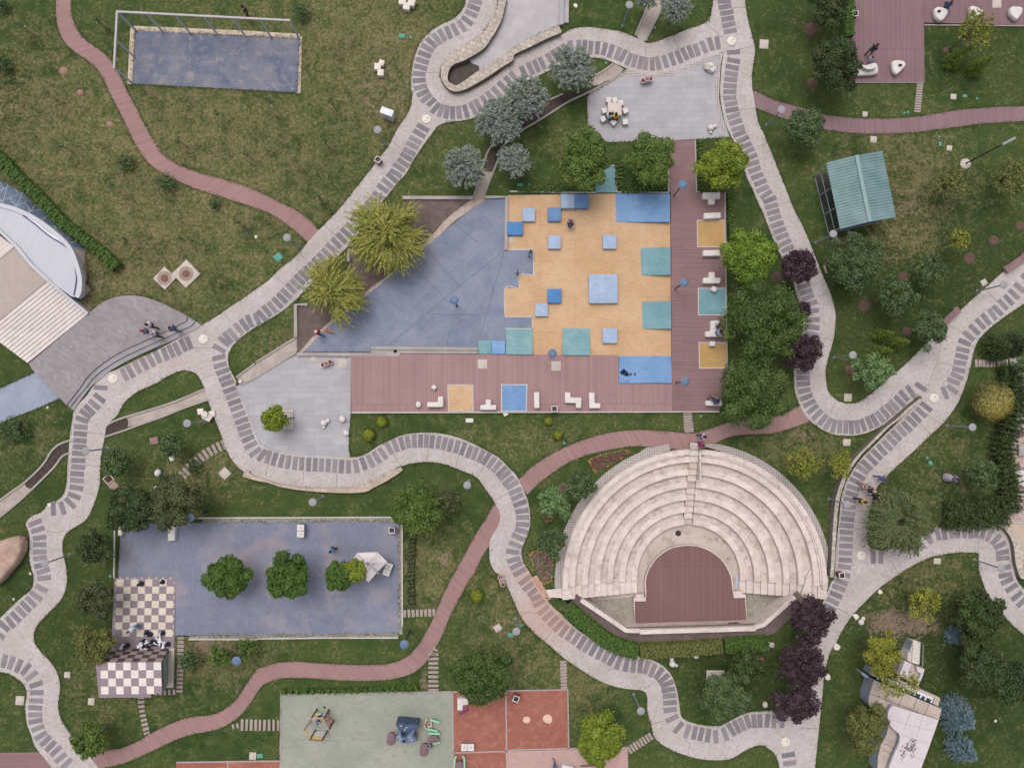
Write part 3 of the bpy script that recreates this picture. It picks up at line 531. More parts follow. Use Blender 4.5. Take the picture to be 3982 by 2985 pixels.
# decks
def deck(spec, z, mat, name='deck'):
    return sheet(name, spec, z, mat, False)
deck("11: 805,1402 / 11: 1225,1402 1225,1384 21: 0,1388 893,1395 897,1636 1356,1641 22: 1356,217 12: 812,222", .28, PLANK_V)
deck("20: 1325,1207 1556,1202 1567,1655 21: 1570,0 1812,0 1822,900 1832,1655 22: 1762,215 1358,217 / 21: 1355,1400 1345,0 20: 1340,1600", .284, PLANK_H)
for sp, m in (("21: 1573,236 1808,236 1810,463 1576,463", OCHRE_D), ("21: 1582,820 1815,820 1818,1048 1584,1050", TEAL), ("21: 1588,1286 1826,1286 1830,1504 1592,1506", OCHRE_D), ("11: 1640,1650 1855,1650 12: 1857,217 1645,217", OCHRE), ("11: 2100,1648 2320,1648 22: 103,217 12: 2103,217", SKYB)):
    o = sheet('rubber_inset', sp, .292, m, False); b = MB(); strip(b, line(sp, .3, False), .1, .26, .3, closed=True); tag(b.build('inset_border', KERBW), kind='structure')
kerb('deck_kerb', "12: 812,229 2211,225 22: 1762,220", .12, .25, KERBW, False)
kerb('deck_kerb', "21: 1812,0 1822,900 1832,1650", .1, .33, KERB, False); kerb('deck_kerb', "20: 1556,1202 1567,1655", .1, .33, KERB, False)
# right top deck
deck("30: 705,-20 705,705 1360,704 1356,195 2260,217 2260,-20", .12, mat_brick('deck_dark', C(142, 114, 117), C(132, 106, 110), C(104, 78, 82), .145, 5.2, .012, off=0, big=.07, bump=.4))
kerb('deck_kerb', "30: 705,708 1358,707 / 30: 1362,215 2250,222", .08, .1, KERB, False)
# teal pool strip at the bed
sheet('teal_court', "20: 838,1430 884,1430 882,1655 700,1655 700,1500", .03, TEAL, False)
kerb('bed_kerb', "20: 830,1425 887,1425 880,1655 / 20: 1325,1210 1330,1650 / 20: 880,1650 1330,1655 / 20: 1572,1650 1810,1655 / 20: -40,1645 500,1655 700,1655", .1, .14, KERBW, False)
# chess court
SETTB = mat_brick('blue_setts', C(126, 130, 149), C(134, 138, 156), C(112, 115, 130), .26, .14, .008, rz=math.pi/2, off=.5, big=.16, bigs=.35, stain=(C(166, 150, 152), .35, .5, .68, .75), bump=.4)
sheet('blue_paving', "02: 1040,1178 2211,1170 12: 1215,1165 1212,1655 13: 1217,502 0,512 03: 1505,520 1512,20 02: 1015,1648", .05, SETTB, False)
band('gravel_strip', "02: 1740,1158 2211,1152 12: 1195,1150 / 12: 1230,1170 1228,1650 13: 1232,510 / 13: 1215,520 0,525 03: 1620,545", .3, .03, GRAVEL)
kerb('court_kerb', "02: 985,1200 978,1650 / 02: 990,1140 2211,1133 12: 1190,1129 / 12: 1246,1160 1246,1655 13: 1248,440 / 13: 0,548 600,540 1210,540 / 03: 1620,552 2211,555", .1, .1, KERBW, False)
bq = [(1003, 36), (1495, 36), (1482, 529), (988, 529)]
bm_ = sheet('chess_board', "03: 983,22 1512,20 1497,640 955,650", .056, mat_plain('board_dark', C(147, 131, 138), .12, .8, 2, coord='pos'), False)
mb = MB()
def bil(q, u, v): return [(1-u)*(1-v)*q[0][k]+u*(1-v)*q[1][k]+u*v*q[2][k]+(1-u)*v*q[3][k] for k in (0, 1)]
for i in range(8):
    for j in range(8):
        if (i+j) % 2 == 0:
            P = [T('03', *bil(bq, (i+a)/8, (j+b)/8), .061) for a, b in ((0.01, 0.01), (.99, .01), (.99, .99), (.01, .99))]
            mb.prism(P, .05, .061)
tag(mb.build('chess_squares', mat_stain('board_cream', C(225, 212, 198), C(214, 199, 183), C(196, 178, 158), 1.2, 3, 20, w3=.4)), kind='structure')
def text_at(name, s, p, size, rot, mat, ext=.003, parent=None):
    cu = bpy.data.curves.new(name, 'FONT'); cu.body = s; cu.size = size; cu.extrude = ext; cu.align_x = 'CENTER'; cu.align_y = 'CENTER'; cu.offset = .004
    o = bpy.data.objects.new(name, cu); COL.objects.link(o); bpy.context.view_layer.update()
    me = bpy.data.meshes.new_from_object(o.evaluated_get(bpy.context.evaluated_depsgraph_get())); bpy.data.objects.remove(o)
    n = bpy.data.objects.new(name, me); COL.objects.link(n); me.materials.clear(); me.materials.append(mat); n.location = p; n.rotation_euler = (0, 0, rot)
    if parent is not None: n.parent = parent
    return n
PAINTW = mat_plain('board_paint', C(222, 212, 204), .08, .7, 6)
for k, ch in enumerate('HGFEDCBA'):
    o = text_at('board_letter', ch, T('03', 1034+k*61.6, 28, .06), .24, math.pi, PAINTW); tag(o, kind='structure')
for k in range(8):
    y = 68+k*61.8; o = text_at('board_numeral', str(8-k), T('03', 994-k*1.9, y, .06), .24, math.pi, PAINTW); tag(o, kind='structure')
    o = text_at('board_numeral', str(k+1), T('03', 1502-k*1.9, y, .06), .24, math.pi, PAINTW); tag(o, kind='structure')
# playground floors
sheet('green_floor', "13: 200,1020 1678,1005 1682,1680 198,1680", .05, court_mat('green_rubber', C(150, 154, 140), C(164, 164, 152), C(140, 134, 118), 12, 12, 0, w3=.5, s1=.25), False)
REDM = court_mat('red_rubber', C(152, 92, 80), C(162, 104, 90), C(190, 138, 118), 12, 12, 0, w3=.6)
sheet('red_floor', "13: 1682,1005 2211,997 23: 460,987 468,1492 13: 1686,1528", .048, REDM, False)
sheet('red_floor', "13: 1686,1528 2145,1514 2150,1680 1686,1680", .044, REDM, False)
sheet('rose_floor', "13: 2145,1514 23: 970,1485 970,1680 13: 2150,1680", .042, court_mat('rose_rubber', C(188, 152, 146), C(196, 162, 156), C(172, 136, 128), 12, 12, 0, w3=.3), False)
sheet('red_floor', "03: 1515,1612 2211,1600 13: 196,1598 196,1680 03: 1515,1680", .04, REDM, False)
kerb('floor_border', "13: 198,1680 200,1020 1680,1003 / 13: 1680,1003 1685,1680 / 13: 1680,1003 2140,995 23: 460,985 468,1492 / 13: 2138,997 2145,1515 2148,1680 / 13: 1686,1528 2145,1514 23: 0,1502 470,1490 975,1482 975,1680 / 03: 1515,1610 2211,1600 13: 196,1597 / 03: 1958,1612 1958,1680", .1, .07, mat_plain('floor_border_grey', C(178, 160, 158), coord='pos'), False)
# lounge corner at the right edge
PEBW = mat_stain('white_pebbles', C(206, 196, 192), C(190, 180, 178), C(150, 138, 134), 3, 8, 14, w3=.5, bump=.9)
PEBR = mat_stain('red_white_pebbles', C(206, 190, 186), C(176, 140, 132), C(140, 96, 88), 5, 9, 14, w3=.9, bump=.9)
sheet('pebble_bed', "31: 2090,1420 2300,1400 2300,1690 2150,1690", .03, PEBW, False)
sheet('pebble_bed', "32: 2140,0 2300,0 2300,205 2150,205", .032, PEBW, False)
sheet('pebble_bed', "32: 2095,450 2300,450 2300,690 2120,690", .032, PEBR, False); sheet('pebble_bed', "32: 2110,930 2300,930 2300,1170 1980,1175", .032, PEBR, False)
deck("32: 2080,208 2300,208 2300,444 2080,444", .1, PLANK_V); deck("32: 2090,692 2300,692 2300,928 2090,928", .1, PLANK_V)
sheet('paving', "32: 1960,1180 2300,1178 2300,1690 2240,1690 2180,1500 2160,1400 2080,1260", .02, mat_stain('sandy_concrete', C(200, 180, 160), C(190, 172, 155), C(160, 140, 122), .8, 3, 25, w3=.4), False)
kerb('bed_kerb', "32: 2095,450 2300,450 / 32: 2130,690 2300,690 / 32: 2110,932 2300,932 / 32: 2150,205 2300,205 / 32: 1960,1172 2300,1172 / 31: 2070,1430 2070,1510", .1, .14, KERBW, False)
# ------------------------------------------------------------ plants
def leaf_mat(name, dark, light, rough=.6, k=1.15):
    t = NT(name); a = t.attr('tint'); col = t.mix(t.ramp(a, 0, 1), C(*dark, k), C(*light, k))
    g = t.noise(t.vec('pos'), 7, 3); kk = t.ramp(g, .3, .7, .82, 1.18)
    col = t.mix(1.0, col, t.n('ShaderNodeCombineColor', Red=kk, Green=kk, Blue=kk).outputs[0], 'MULTIPLY')
    t.p.inputs['Specular IOR Level'].default_value = .3
    return t.done(col, rough)
BARK = mat_plain('bark', C(112, 98, 86), .25, .9, 6); BARKD = mat_plain('dark_bark', C(84, 66, 60), .25, .9, 6); TWIG = mat_plain('yellow_twig', C(176, 156, 84), .2, .8, 6)
LM = {
 'silver': leaf_mat('silver_leaf', (74, 84, 72), (160, 170, 158)), 'bright': leaf_mat('bright_leaf', (48, 70, 24), (106, 124, 52)),
 'lime': leaf_mat('lime_leaf', (74, 96, 18), (134, 144, 46)), 'dark': leaf_mat('dark_leaf', (32, 48, 24), (70, 84, 44)), 'mid': leaf_mat('mid_leaf', (46, 66, 36), (92, 110, 66)),
 'pale': leaf_mat('pale_green_leaf', (68, 96, 56), (116, 140, 86)), 'purple': leaf_mat('purple_leaf', (32, 20, 28), (78, 54, 64)), 'willow': leaf_mat('willow_leaf', (94, 102, 40), (172, 166, 86)),
 'willowd': leaf_mat('willow_dark_leaf', (60, 72, 38), (112, 120, 76)), 'yellow': leaf_mat('yellow_leaf', (76, 92, 30), (144, 140, 50)), 'olive': leaf_mat('olive_leaf', (66, 76, 34), (118, 116, 60)), 'spruce': leaf_mat('blue_needle', (64, 84, 92), (124, 146, 152)),
 'topiary': leaf_mat('topiary_leaf', (82, 96, 18), (134, 136, 34)), 'hedge': leaf_mat('hedge_leaf', (46, 72, 24), (86, 112, 42)), 'conifer': leaf_mat('conifer_needle', (34, 48, 18), (70, 86, 38)), 'variegated': leaf_mat('variegated_leaf', (62, 74, 44), (160, 144, 72)),
 'deep': leaf_mat('deep_leaf', (38, 58, 24), (84, 104, 44)), 'fresh': leaf_mat('fresh_leaf', (58, 86, 22), (126, 146, 46)), 'rust': leaf_mat('rusty_green_leaf', (46, 60, 34), (94, 96, 58)), 'thuja': leaf_mat('thuja_leaf', (64, 84, 20), (104, 122, 34))}
def unit(v): return v/np.maximum(1e-9, np.linalg.norm(v, axis=1, keepdims=True))
def rdir(n): return unit(RNG.normal(size=(n, 3)))
def leaves_mesh(name, P, A, Nn, L, Wd, tint):
    n = len(P); A = unit(A); B = unit(np.cross(A, Nn)); L = np.broadcast_to(L, (n,))[:, None]; Wd = np.broadcast_to(Wd, (n,))[:, None]
    v = np.empty((n, 4, 3)); v[:, 0] = P-A*L/2; v[:, 1] = P+B*Wd/2-A*L*.05; v[:, 2] = P+A*L/2; v[:, 3] = P-B*Wd/2-A*L*.05
    me = bpy.data.meshes.new(name); me.vertices.add(4*n); me.vertices.foreach_set('co', v.ravel()); me.loops.add(4*n); me.loops.foreach_set('vertex_index', np.arange(4*n, dtype=np.int32))
    me.polygons.add(n); me.polygons.foreach_set('loop_start', np.arange(0, 4*n, 4, dtype=np.int32)); me.polygons.foreach_set('loop_total', np.full(n, 4, np.int32))
    me.update(calc_edges=True); at = me.attributes.new('tint', 'FLOAT', 'FACE'); at.data.foreach_set('value', np.clip(tint, 0, 1).astype(np.float32)); return me
def blob_leaves(C0, Rr, n, up=-.35, jit=.6, drop=.7):
    """C0 centres (k,3), Rr radii (k,): leaf points on the shells of the blobs"""
    k = len(C0); w_ = Rr**2/np.sum(Rr**2); b = RNG.choice(k, n, p=w_); d = rdir(n); d[:, 2] = np.where(d[:, 2] < up, -d[:, 2], d[:, 2])
    P = C0[b]+d*(Rr[b]*RNG.uniform(.78, 1.06, n))[:, None]
    keep = np.ones(n, bool)
    for j in range(k): keep &= ~((np.linalg.norm(P-C0[j], axis=1) < Rr[j]*drop) & (b != j))
    off = RNG.uniform(-.22, .22, k); t = .42+off[b]+RNG.normal(0, .2, n)+.12*d[:, 2]
    Nn = unit(d+jit*rdir(n)); A = unit(np.cross(Nn, rdir(n)))
    return P[keep], A[keep], Nn[keep], t[keep]
def shoots(P0, D, Ls, droop, m, splay, up=.3):
    """leaf points along drooping shoots"""
    n = len(P0); s = np.tile(np.linspace(.12, 1, m), n); i = np.repeat(np.arange(n), m)
    g = np.zeros((n*m, 3)); g[:, 2] = -1
    Lr = Ls[i]; P = P0[i]+D[i]*(s*Lr)[:, None]+g*(droop*(s**2)*Lr)[:, None]+RNG.normal(0, .025, (n*m, 3))
    Tn = unit(D[i]+g*(2*droop*s)[:, None]); A = unit(Tn+splay*rdir(n*m)); Nn = unit(rdir(n*m)*.6+np.array([0, 0, up+.6]))
    t = .45+np.repeat(RNG.uniform(-.25, .25, n), m)+RNG.normal(0, .16, n*m)
    return P, A, Nn, t
def trunk_mesh(base, top, r, limbs, mat, parent, twigs=None):
    mb = MB(); mb.bar(base, Vector(base)*.4+Vector(top)*.6, r, r*.75, 8); mb.bar(Vector(base)*.4+Vector(top)*.6, top, r*.75, r*.45, 8)
    for a, b in limbs: mid = (Vector(a)+Vector(b))/2+Vector((0, 0, .05)); mb.bar(a, mid, r*.42, r*.28, 6); mb.bar(mid, b, r*.28, r*.08, 6)
    return mb.build('trunk', mat, parent)
def tree(name, kind, pos, r, zc, label, cat='tree', group=None, lm=None, base_off=(0, 0), dens=1.0, shape=(1, 1), rot=0.0):
    """pos: (tile, x, y) of the crown centre in the photo, r crown radius in tile pixels at its height"""
    c = T(pos[0], pos[1], pos[2], zc); R = TR(r)*(H-zc)/H*{'silver': 1.02, 'willow': 1.25, 'willowd': 1.15, 'topiary': 1, 'variegated': 1.0, 'spruce': 1, 'thuja': 1}.get(kind, 1.02)
    root = empty(name, (c.x+base_off[0], c.y+base_off[1], 0), 0, label, cat, group); o = np.array([-base_off[0], -base_off[1], zc])
    m = LM[lm or kind]; limbs = []; hub = Vector((o[0]*.7, o[1]*.7, zc*.55))
    if kind in ('bright', 'lime', 'dark', 'mid', 'pale', 'purple', 'yellow', 'olive', 'rust'):
        sp = {'yellow': 24, 'olive': 30, 'mid': 34, 'purple': 40, 'pale': 22, 'dark': 52}.get(kind, 44); h = min(R*.75, zc*.55)
        ang = RNG.uniform(0, 6.28)+np.arange(sp)*2.399; q = np.sqrt((np.arange(sp)+.5)/sp)*R*.78
        C0 = np.stack([q*np.cos(ang), q*np.sin(ang), (1-(q/R)**2)*h*.7-h*.15], 1)+RNG.normal(0, .12*R, (sp, 3)); Rr = R*RNG.uniform(.13, .29, sp)
        lf = {'purple': .15, 'yellow': .17, 'pale': .2, 'olive': .15, 'mid': .15}.get(kind, .16); cov = {'yellow': .62, 'olive': 1.3, 'purple': 2.2, 'mid': 1.9, 'pale': 2.2}.get(kind, 2.9)
        C0[:, 0] *= shape[0]; C0[:, 1] *= shape[1]
        n = int(min(16000, cov*1.15*dens*4*math.pi*np.sum(Rr**2)*.5/(lf*lf*.33)))
        C0 = C0 @ np.array([[math.cos(rot), math.sin(rot), 0], [-math.sin(rot), math.cos(rot), 0], [0, 0, 1]])
        P, A, Nn, t = blob_leaves(C0, Rr, n, drop=.55); n = len(P); P += RNG.normal(0, .06, P.shape)
        # stray outer sprigs
        s_ = int(n*.16); d = rdir(s_); d[:, 2] = abs(d[:, 2])*.6; b = RNG.choice(sp, s_); P2 = C0[b]+d*(Rr[b]*RNG.uniform(1.0, 1.45, s_))[:, None]
        P = np.vstack([P, P2]); A = np.vstack([A, d]); Nn = np.vstack([Nn, unit(rdir(s_)+[0, 0, 1])]); t = np.concatenate([t, RNG.uniform(.3, .9, s_)])
        if kind == 'variegated': pass
        cr = leaves_mesh('crown', P+o, A, Nn, lf*RNG.uniform(.7, 1.3, len(P)), lf*.62*RNG.uniform(.8, 1.2, len(P)), t)
        limbs = [(hub, Vector(C0[i]+o)) for i in range(sp)]
    elif kind in ('silver', 'willow', 'willowd'):
        ns = int({'silver': 2400, 'willow': 640, 'willowd': 420}[kind]*dens*(R/1.9)**1.6); d = rdir(ns); d[:, 2] = abs(d[:, 2])*.9; d = unit(d)
        if kind == 'silver': li = RNG.integers(0, 140, ns); ld = rdir(140); ld[:, 2] = abs(ld[:, 2]); d = unit(ld[li]+.7*rdir(ns)); P0 = ld[li]*R*RNG.uniform(.3, .9, (ns, 1)); Ls = R*RNG.uniform(.09, .17, ns)*(.75+.5*RNG.uniform(0, 1, 140)[li]); args = (.3, 9, 1.1)
        else:
            nl = 26; ld = rdir(nl); ld[:, 2] = abs(ld[:, 2])*.6; ld = unit(ld); li = RNG.integers(0, nl, ns); ll = RNG.uniform(.55, 1.0, nl)[li]
            d = unit(ld[li]+.42*rdir(ns)); d[:, 2] = abs(d[:, 2]); P0 = ld[li]*(R*RNG.uniform(.1, .62, ns)*ll)[:, None]; Ls = R*RNG.uniform(.22, .52, ns)*(.6+.5*ll); args = (.6, 20, .75)
        P0[:, 0] *= shape[0]; P0[:, 1] *= shape[1]
        P0[:, 2] *= .55; D = unit(d*[1, 1, .6]+(.8 if kind == 'silver' else .45)*rdir(ns)); P, A, Nn, t = shoots(P0, D, Ls, *args)
        lw = (.15, .05) if kind == 'silver' else (.22, .055)
        cr = leaves_mesh('crown', P+o, A, Nn, lw[0]*RNG.uniform(.7, 1.3, len(P)), lw[1], t)
        limbs = [(hub, Vector((P0[i]+D[i]*.4)+o)) for i in range(0, min(ns, 60 if kind != 'silver' else 30))]
    elif kind in ('spruce', 'thuja'):
        hh = zc*1.0 if kind == 'spruce' else zc*1.6; layers = 12 if kind == 'spruce' else 9; Pl = []; Dl = []; Ll = []
        for i in range(layers):
            u = i/(layers-1); z = .25+hh*u*1.15; rr = R*(1.02-u)**.8+.06; nb = int(max(6, 34*(1-u)*dens+5))
            for j in range(nb):
                a = RNG.uniform(0, 6.28); Pl.append((0, 0, z)); Dl.append((math.cos(a), math.sin(a), .15)); Ll.append(rr*RNG.uniform(.8, 1.1))
        P, A, Nn, t = shoots(np.array(Pl, float), unit(np.array(Dl)), np.array(Ll), .22, 20, 1.0)
        cr = leaves_mesh('crown', P, A, Nn, (.14 if kind == 'spruce' else .1)*RNG.uniform(.8, 1.2, len(P)), .045, t); limbs = []
        root.location = (*T(pos[0], pos[1], pos[2], hh*.45).xy, 0); o = np.array([0, 0, hh]); hub = Vector((0, 0, hh))
    elif kind in ('topiary', 'variegated'):
        lf = .09; n = int(4*math.pi*R*R*3.2/(lf*lf*.35)*.6); nb = 26; d0 = rdir(nb); off = RNG.uniform(-.3, .3, nb); d = rdir(n); d[:, 2] = np.where(d[:, 2] < -.5, -d[:, 2], d[:, 2])
        near = np.argmax(d @ d0.T, axis=1); bump = 1+.06*np.sin(near*1.7)
        P = d*(R*RNG.uniform(.86, 1.03, n)*bump)[:, None]*[1, 1, .85]; t = .45+off[near]*.7+RNG.normal(0, .25, n)
        if kind == 'variegated': t = np.where((P @ np.array([.2, -.6, .5]))/R+RNG.normal(0, .35, n) > .28, .9, .25)+RNG.normal(0, .15, n)
        Nn = unit(d+.6*rdir(n)); cr = leaves_mesh('crown', P+o, unit(np.cross(Nn, rdir(n))), Nn, lf*1.3, lf*.8, t)
    trunk_mesh((0, 0, -.05), tuple(hub) if kind not in ('spruce', 'thuja') else (0, 0, zc), max(.045, R*.05), limbs, BARKD if kind in ('purple', 'dark', 'conifer') else (TWIG if kind == 'willow' else BARK), root)
    mesh_obj('crown', cr, m, root); return root
def hedge(name, spec, w, h, label, kind='hedge', dens=1.0, cat='hedge', lumpy=.05, leaf=.13, z0=0.0):
    P = resample(line(spec, 0), 90); L = sum((P[i+1]-P[i]).length for i in range(89)); wd = TR(w)
    area = L*(wd+2*h); n = int(dens*area*2.2/(leaf*leaf*.3)); u = RNG.uniform(0, 88.999, n); i = u.astype(int); f = u-i
    Pa = np.array([tuple(p) for p in P]); base = Pa[i]*(1-f[:, None])+Pa[i+1]*f[:, None]; tn = unit(Pa[i+1]-Pa[i]); sd_ = np.stack([-tn[:, 1], tn[:, 0], np.zeros(n)], 1)
    q = RNG.uniform(-1, 1, n)*(wd/2+h)
    top = abs(q) < wd/2; s_ = np.clip(q, -wd/2, wd/2); lump = lumpy*np.sin(u*1.3+s_*5)+lumpy*.8*np.sin(u*3.1)
    z = np.where(top, h, h-(abs(q)-wd/2)); off = np.where(top, 0, np.sign(q)*RNG.uniform(-.06, .05, n))
    X = base+sd_*(s_*(1+lump)+off)[:, None]; X[:, 2] = z+z0+RNG.uniform(-.12, .04, n)+lump*np.where(top, 1, 0)
    nn = np.where(top[:, None], np.array([0, 0, 1.]), sd_*np.sign(q)[:, None]+[0, 0, .3]); Nn = unit(nn+.6*rdir(n))
    t = .45+.25*np.sin(u*2.1+s_*3)*RNG.uniform(0, 1, n)+RNG.normal(0, .22, n)
    A = unit(np.cross(Nn, rdir(n)))
    if kind == 'conifer': X += sd_*(RNG.normal(0, .16, n)+.22*np.sin(u*2.3)*np.sign(q))[:, None]; X[:, 2] += RNG.normal(0, .14, n)+.16*np.sin(u*1.9+s_*3); X[:, 2] = np.maximum(X[:, 2], .02)
    if kind == 'conifer': A = unit(tn*.3+sd_*(s_/wd)[:, None]*2+rdir(n)*.6+[0, 0, .2])
    c = P[45]; root = empty(name, (c.x, c.y, 0), 0, label, cat)
    mesh_obj('foliage', leaves_mesh('foliage', X-np.array([c.x, c.y, 0]), A, Nn, leaf*(1.6 if kind == 'conifer' else 1.1), leaf*(.4 if kind == 'conifer' else .65), t), LM[kind], root)
    for k in range(3, 88, 12):
        mb = MB(); b = P[k]-Vector((c.x, c.y, 0)); mb.bar((b.x, b.y, -.05), (b.x+.05, b.y, h*.8+z0), .03, .015, 6); mb.build('stem', BARKD, root)
    return root
T_ = tree
# grey leaved trees along the channel
g = 'silver leaved trees by the water channel'
for x in [(('20', 500, 590), 212, 2.6, 'silver grey leaved tree beside the stone path above the stool table plaza'), (('20', 100, 840), 205, 2.6, 'silver grey leaved tree between two others over the dark water channel'),
          (('10', 2075, 1050), 215, 2.6, 'silver grey leaved tree at the channel bend, lower left of its row'), (('10', 1785, 1435), 196, 2.3, 'round silver grey tree standing alone on the lawn left of the channel'),
          (('20', -8, 1385), 158, 2.1, 'small round silver grey tree on the right bank of the narrow channel'), (('20', 1385, 60), 145, 2.5, 'silver grey tree right of the top channel at the upper edge'), (('20', 1145, -20), 110, 2.4, 'silver grey tree cut by the upper edge, left of the top channel')]:
    T_('silver_tree', 'silver', x[0], x[1], x[2], x[3], 'tree', g)
T_('willow_tree', 'willow', ('11', 1130, 360), 345, 2.7, 'large yellow green willow overhanging the soil bed and blue court', 'tree', 'yellow green willows')
T_('willow_tree', 'willow', ('11', 640, 850), 285, 2.5, 'smaller yellow green willow beside the lower soil bed and kerb', 'tree', 'yellow green willows')
T_('leafy_tree', 'bright', ('20', 600, 1390), 245, 3.0, 'bright green tree left of the teal strip above the ochre floor', shape=(.85, 1.1))
T_('leafy_tree', 'bright', ('20', 1170, 1390), 215, 2.8, 'bright green tree between the teal strip and the vertical deck')
T_('leafy_tree', 'lime', ('20', 1770, 1430), 215, 2.8, 'bright lime green tree at the top right corner of the deck, by the path')
T_('leafy_tree', 'lime', ('21', 2010, 560), 240, 3.0, 'lime green tree touching the deck edge right of the white benches', lm='fresh')
T_('leafy_tree', 'dark', ('21', 2120, 1110), 325, 3.2, 'large dark green tree beside the lower teal square of the deck', lm='deep', dens=1.1)
T_('leafy_tree', 'dark', ('22', 2020, 30), 300, 3.2, 'large dark green tree over the end of the deck and the pink walk', lm='deep', dens=1.1)
pg = 'purple leaved trees'
for x in [(('31', 275, 640), 155, 2.6, 'purple leaved tree beside the curving path, upper one of three right of the deck'), (('31', 310, 1000), 72, 1.9, 'very small purple leaved tree at the path edge'), (('31', 300, 1370), 165, 2.6, 'purple leaved tree at the path bend beside the dark green tree'),
          (('33', 375, 370), 190, 2.8, 'purple leaved tree below the amphitheatre wall corner, top of a row of three'), (('33', 300, 740), 200, 2.8, 'purple leaved tree with a lamp disc poking through its crown'), (('33', 255, 1095), 178, 2.8, 'purple leaved tree above the flower tubs at the bottom path')]:
    T_('purple_tree', 'purple', x[0], x[1], x[2], x[3], 'tree', pg)
# right hand lawns
T_('leafy_tree', 'mid', ('30', 530, 60), 175, 2.6, 'dark tree beside the upper hedge at the timber terrace, top edge', lm='dark')
T_('leafy_tree', 'dark', ('30', 590, 560), 200, 2.8, 'dark round tree overhanging the corner of the timber terrace')
T_('leafy_tree', 'mid', ('30', 315, 1110), 160, 2.3, 'loose green tree below the pink walk left of the teal roofed shelter')
T_('leafy_tree', 'yellow', ('30', 1785, 255), 160, 3.2, 'yellow green tree with a bare grey trunk beside the terrace lawn')
T_('leafy_tree', 'yellow', ('30', 1575, 1580), 140, 2.2, 'sparse yellow green tree right of the teal roofed shelter', lm='olive')
T_('leafy_tree', 'yellow', ('30', 2080, 1530), 165, 2.2, 'sparse yellow green tree at the right edge below the floodlight pole', lm='olive')
T_('leafy_tree', 'yellow', ('31', 1660, 400), 98, 2.2, 'small yellow tree on the lawn right of the shelter', dens=1.3)
T_('leafy_tree', 'mid', ('31', 750, 600), 235, 2.6, 'wide grey green tree below the teal roofed shelter')
T_('leafy_tree', 'mid', ('31', 1400, 660), 130, 2.6, 'dark small tree with its mulch circle to the left')
T_('leafy_tree', 'pale', ('31', 1090, 900), 185, 2.4, 'broad leaved green tree in the middle of the right lawn', lm='mid')
T_('leafy_tree', 'mid', ('31', 1410, 1170), 150, 2.4, 'green tree leaning over the slatted bench by the path')
T_('leafy_tree', 'pale', ('31', 905, 1520), 160, 2.4, 'pale fresh green tree beside the lamp on the right lawn')
for (px, py), r, l in [((1000, 1222), 72, 'upper of three small cypresses on the right lawn'), ((1130, 1290), 72, 'right one of three small cypresses on the right lawn'), ((985, 1370), 85, 'lower of three small cypresses on the right lawn')]:
    T_('cypress_shrub', 'thuja', ('31', px, py), r*.75, 1.2, l, 'shrub', 'small cypresses')
T_('cypress_shrub', 'thuja', ('30', 1640, 500), 75, 1.5, 'slim cypress just below the yellow green tree on the terrace lawn', 'shrub', 'small cypresses')
T_('cypress_shrub', 'thuja', ('30', 1830, 570), 75, 1.4, 'slim cypress standing apart on the terrace lawn', 'shrub', 'small cypresses')
T_('topiary_ball_tree', 'variegated', ('32', 1945, 130), 165, 2.2, 'large clipped ball tree with yellow leaves by the lounge hedge')
T_('leafy_tree', 'mid', ('32', 1840, 750), 140, 2.2, 'grey green round tree near the person in the pale dress')
T_('willow_tree', 'willowd', ('32', 1160, 1170), 300, 2.8, 'dark green weeping willow over the path junction', 'tree', None, dens=1.6)
T_('conifer_shrub', 'spruce', ('31', 1990, 1330), 130, 1.7, 'dark green spreading conifer above the short steps', 'shrub', lm='conifer', dens=1.7); T_('conifer_shrub', 'spruce', ('31', 2150, 1300), 110, 1.7, 'grey green conifer at the right edge above the short steps', 'shrub', lm='dark', dens=1.5)
T_('leafy_tree', 'mid', ('31', 2190, 1480), 80, 1.8, 'small green tree at the right edge over the white pebbles')
hedge('conifer_hedge', "31: 1960,1570 2100,1590 32: 2120,60 2110,260 2010,430 2000,650 2040,800 2050,950 2060,1080", 110, .9, 'shaggy conifer hedge running down beside the lounge decks', 'conifer', 1.2, lumpy=.16, leaf=.17)
hedge('conifer_hedge', "32: 1500,1100 1650,1110 1800,1090 1950,1080 2040,1080", 165, .8, 'shaggy conifer hedge above the curved path beside the willow', 'conifer', 1.2, lumpy=.16, leaf=.17)
hedge('clipped_hedge', "00: -60,1300 60,1400 250,1600 01: 380,60 550,250 700,370 850,480 950,570 1035,655", 88, .8, 'long clipped hedge curving beside the silver roofed hall')
hedge('clipped_hedge', "23: 450,270 600,400 750,520 900,600 1050,635", 120, .8, 'fresh green hedge left of the amphitheatre wall')
hedge('clipped_hedge', "23: 1070,640 1250,632 1450,620 1650,602 1770,596", 105, .8, 'hedge with orange tinted leaves below the stage wall', 'olive')
hedge('clipped_hedge', "23: 1790,590 1900,585 2040,575 2160,565", 110, .85, 'short end section of the hedge below the stage wall')
hedge('clipped_hedge', "30: 640,-20 690,120 670,220 680,350", 75, .9, 'narrow hedge along the left side of the timber terrace')
hedge('low_hedge', "21: 1848,20 1852,250 1866,400", 40, .35, 'thin low hedge between the deck and the path', lumpy=.2); hedge('low_hedge', "20: 900,1400 905,1500 915,1620 1100,1625 1310,1610", 55, .3, 'low hedge in the bed under the tree between teal strip and deck', lumpy=.2)
hedge('low_hedge', "20: 30,1630 200,1635 450,1630", 40, .25, 'thin low hedge above the ochre floor on the left', lumpy=.2); hedge('low_hedge', "20: 1590,1220 1590,1400 1600,1640 1800,1640", 45, .3, 'low hedge in the bed under the lime tree', lumpy=.2)
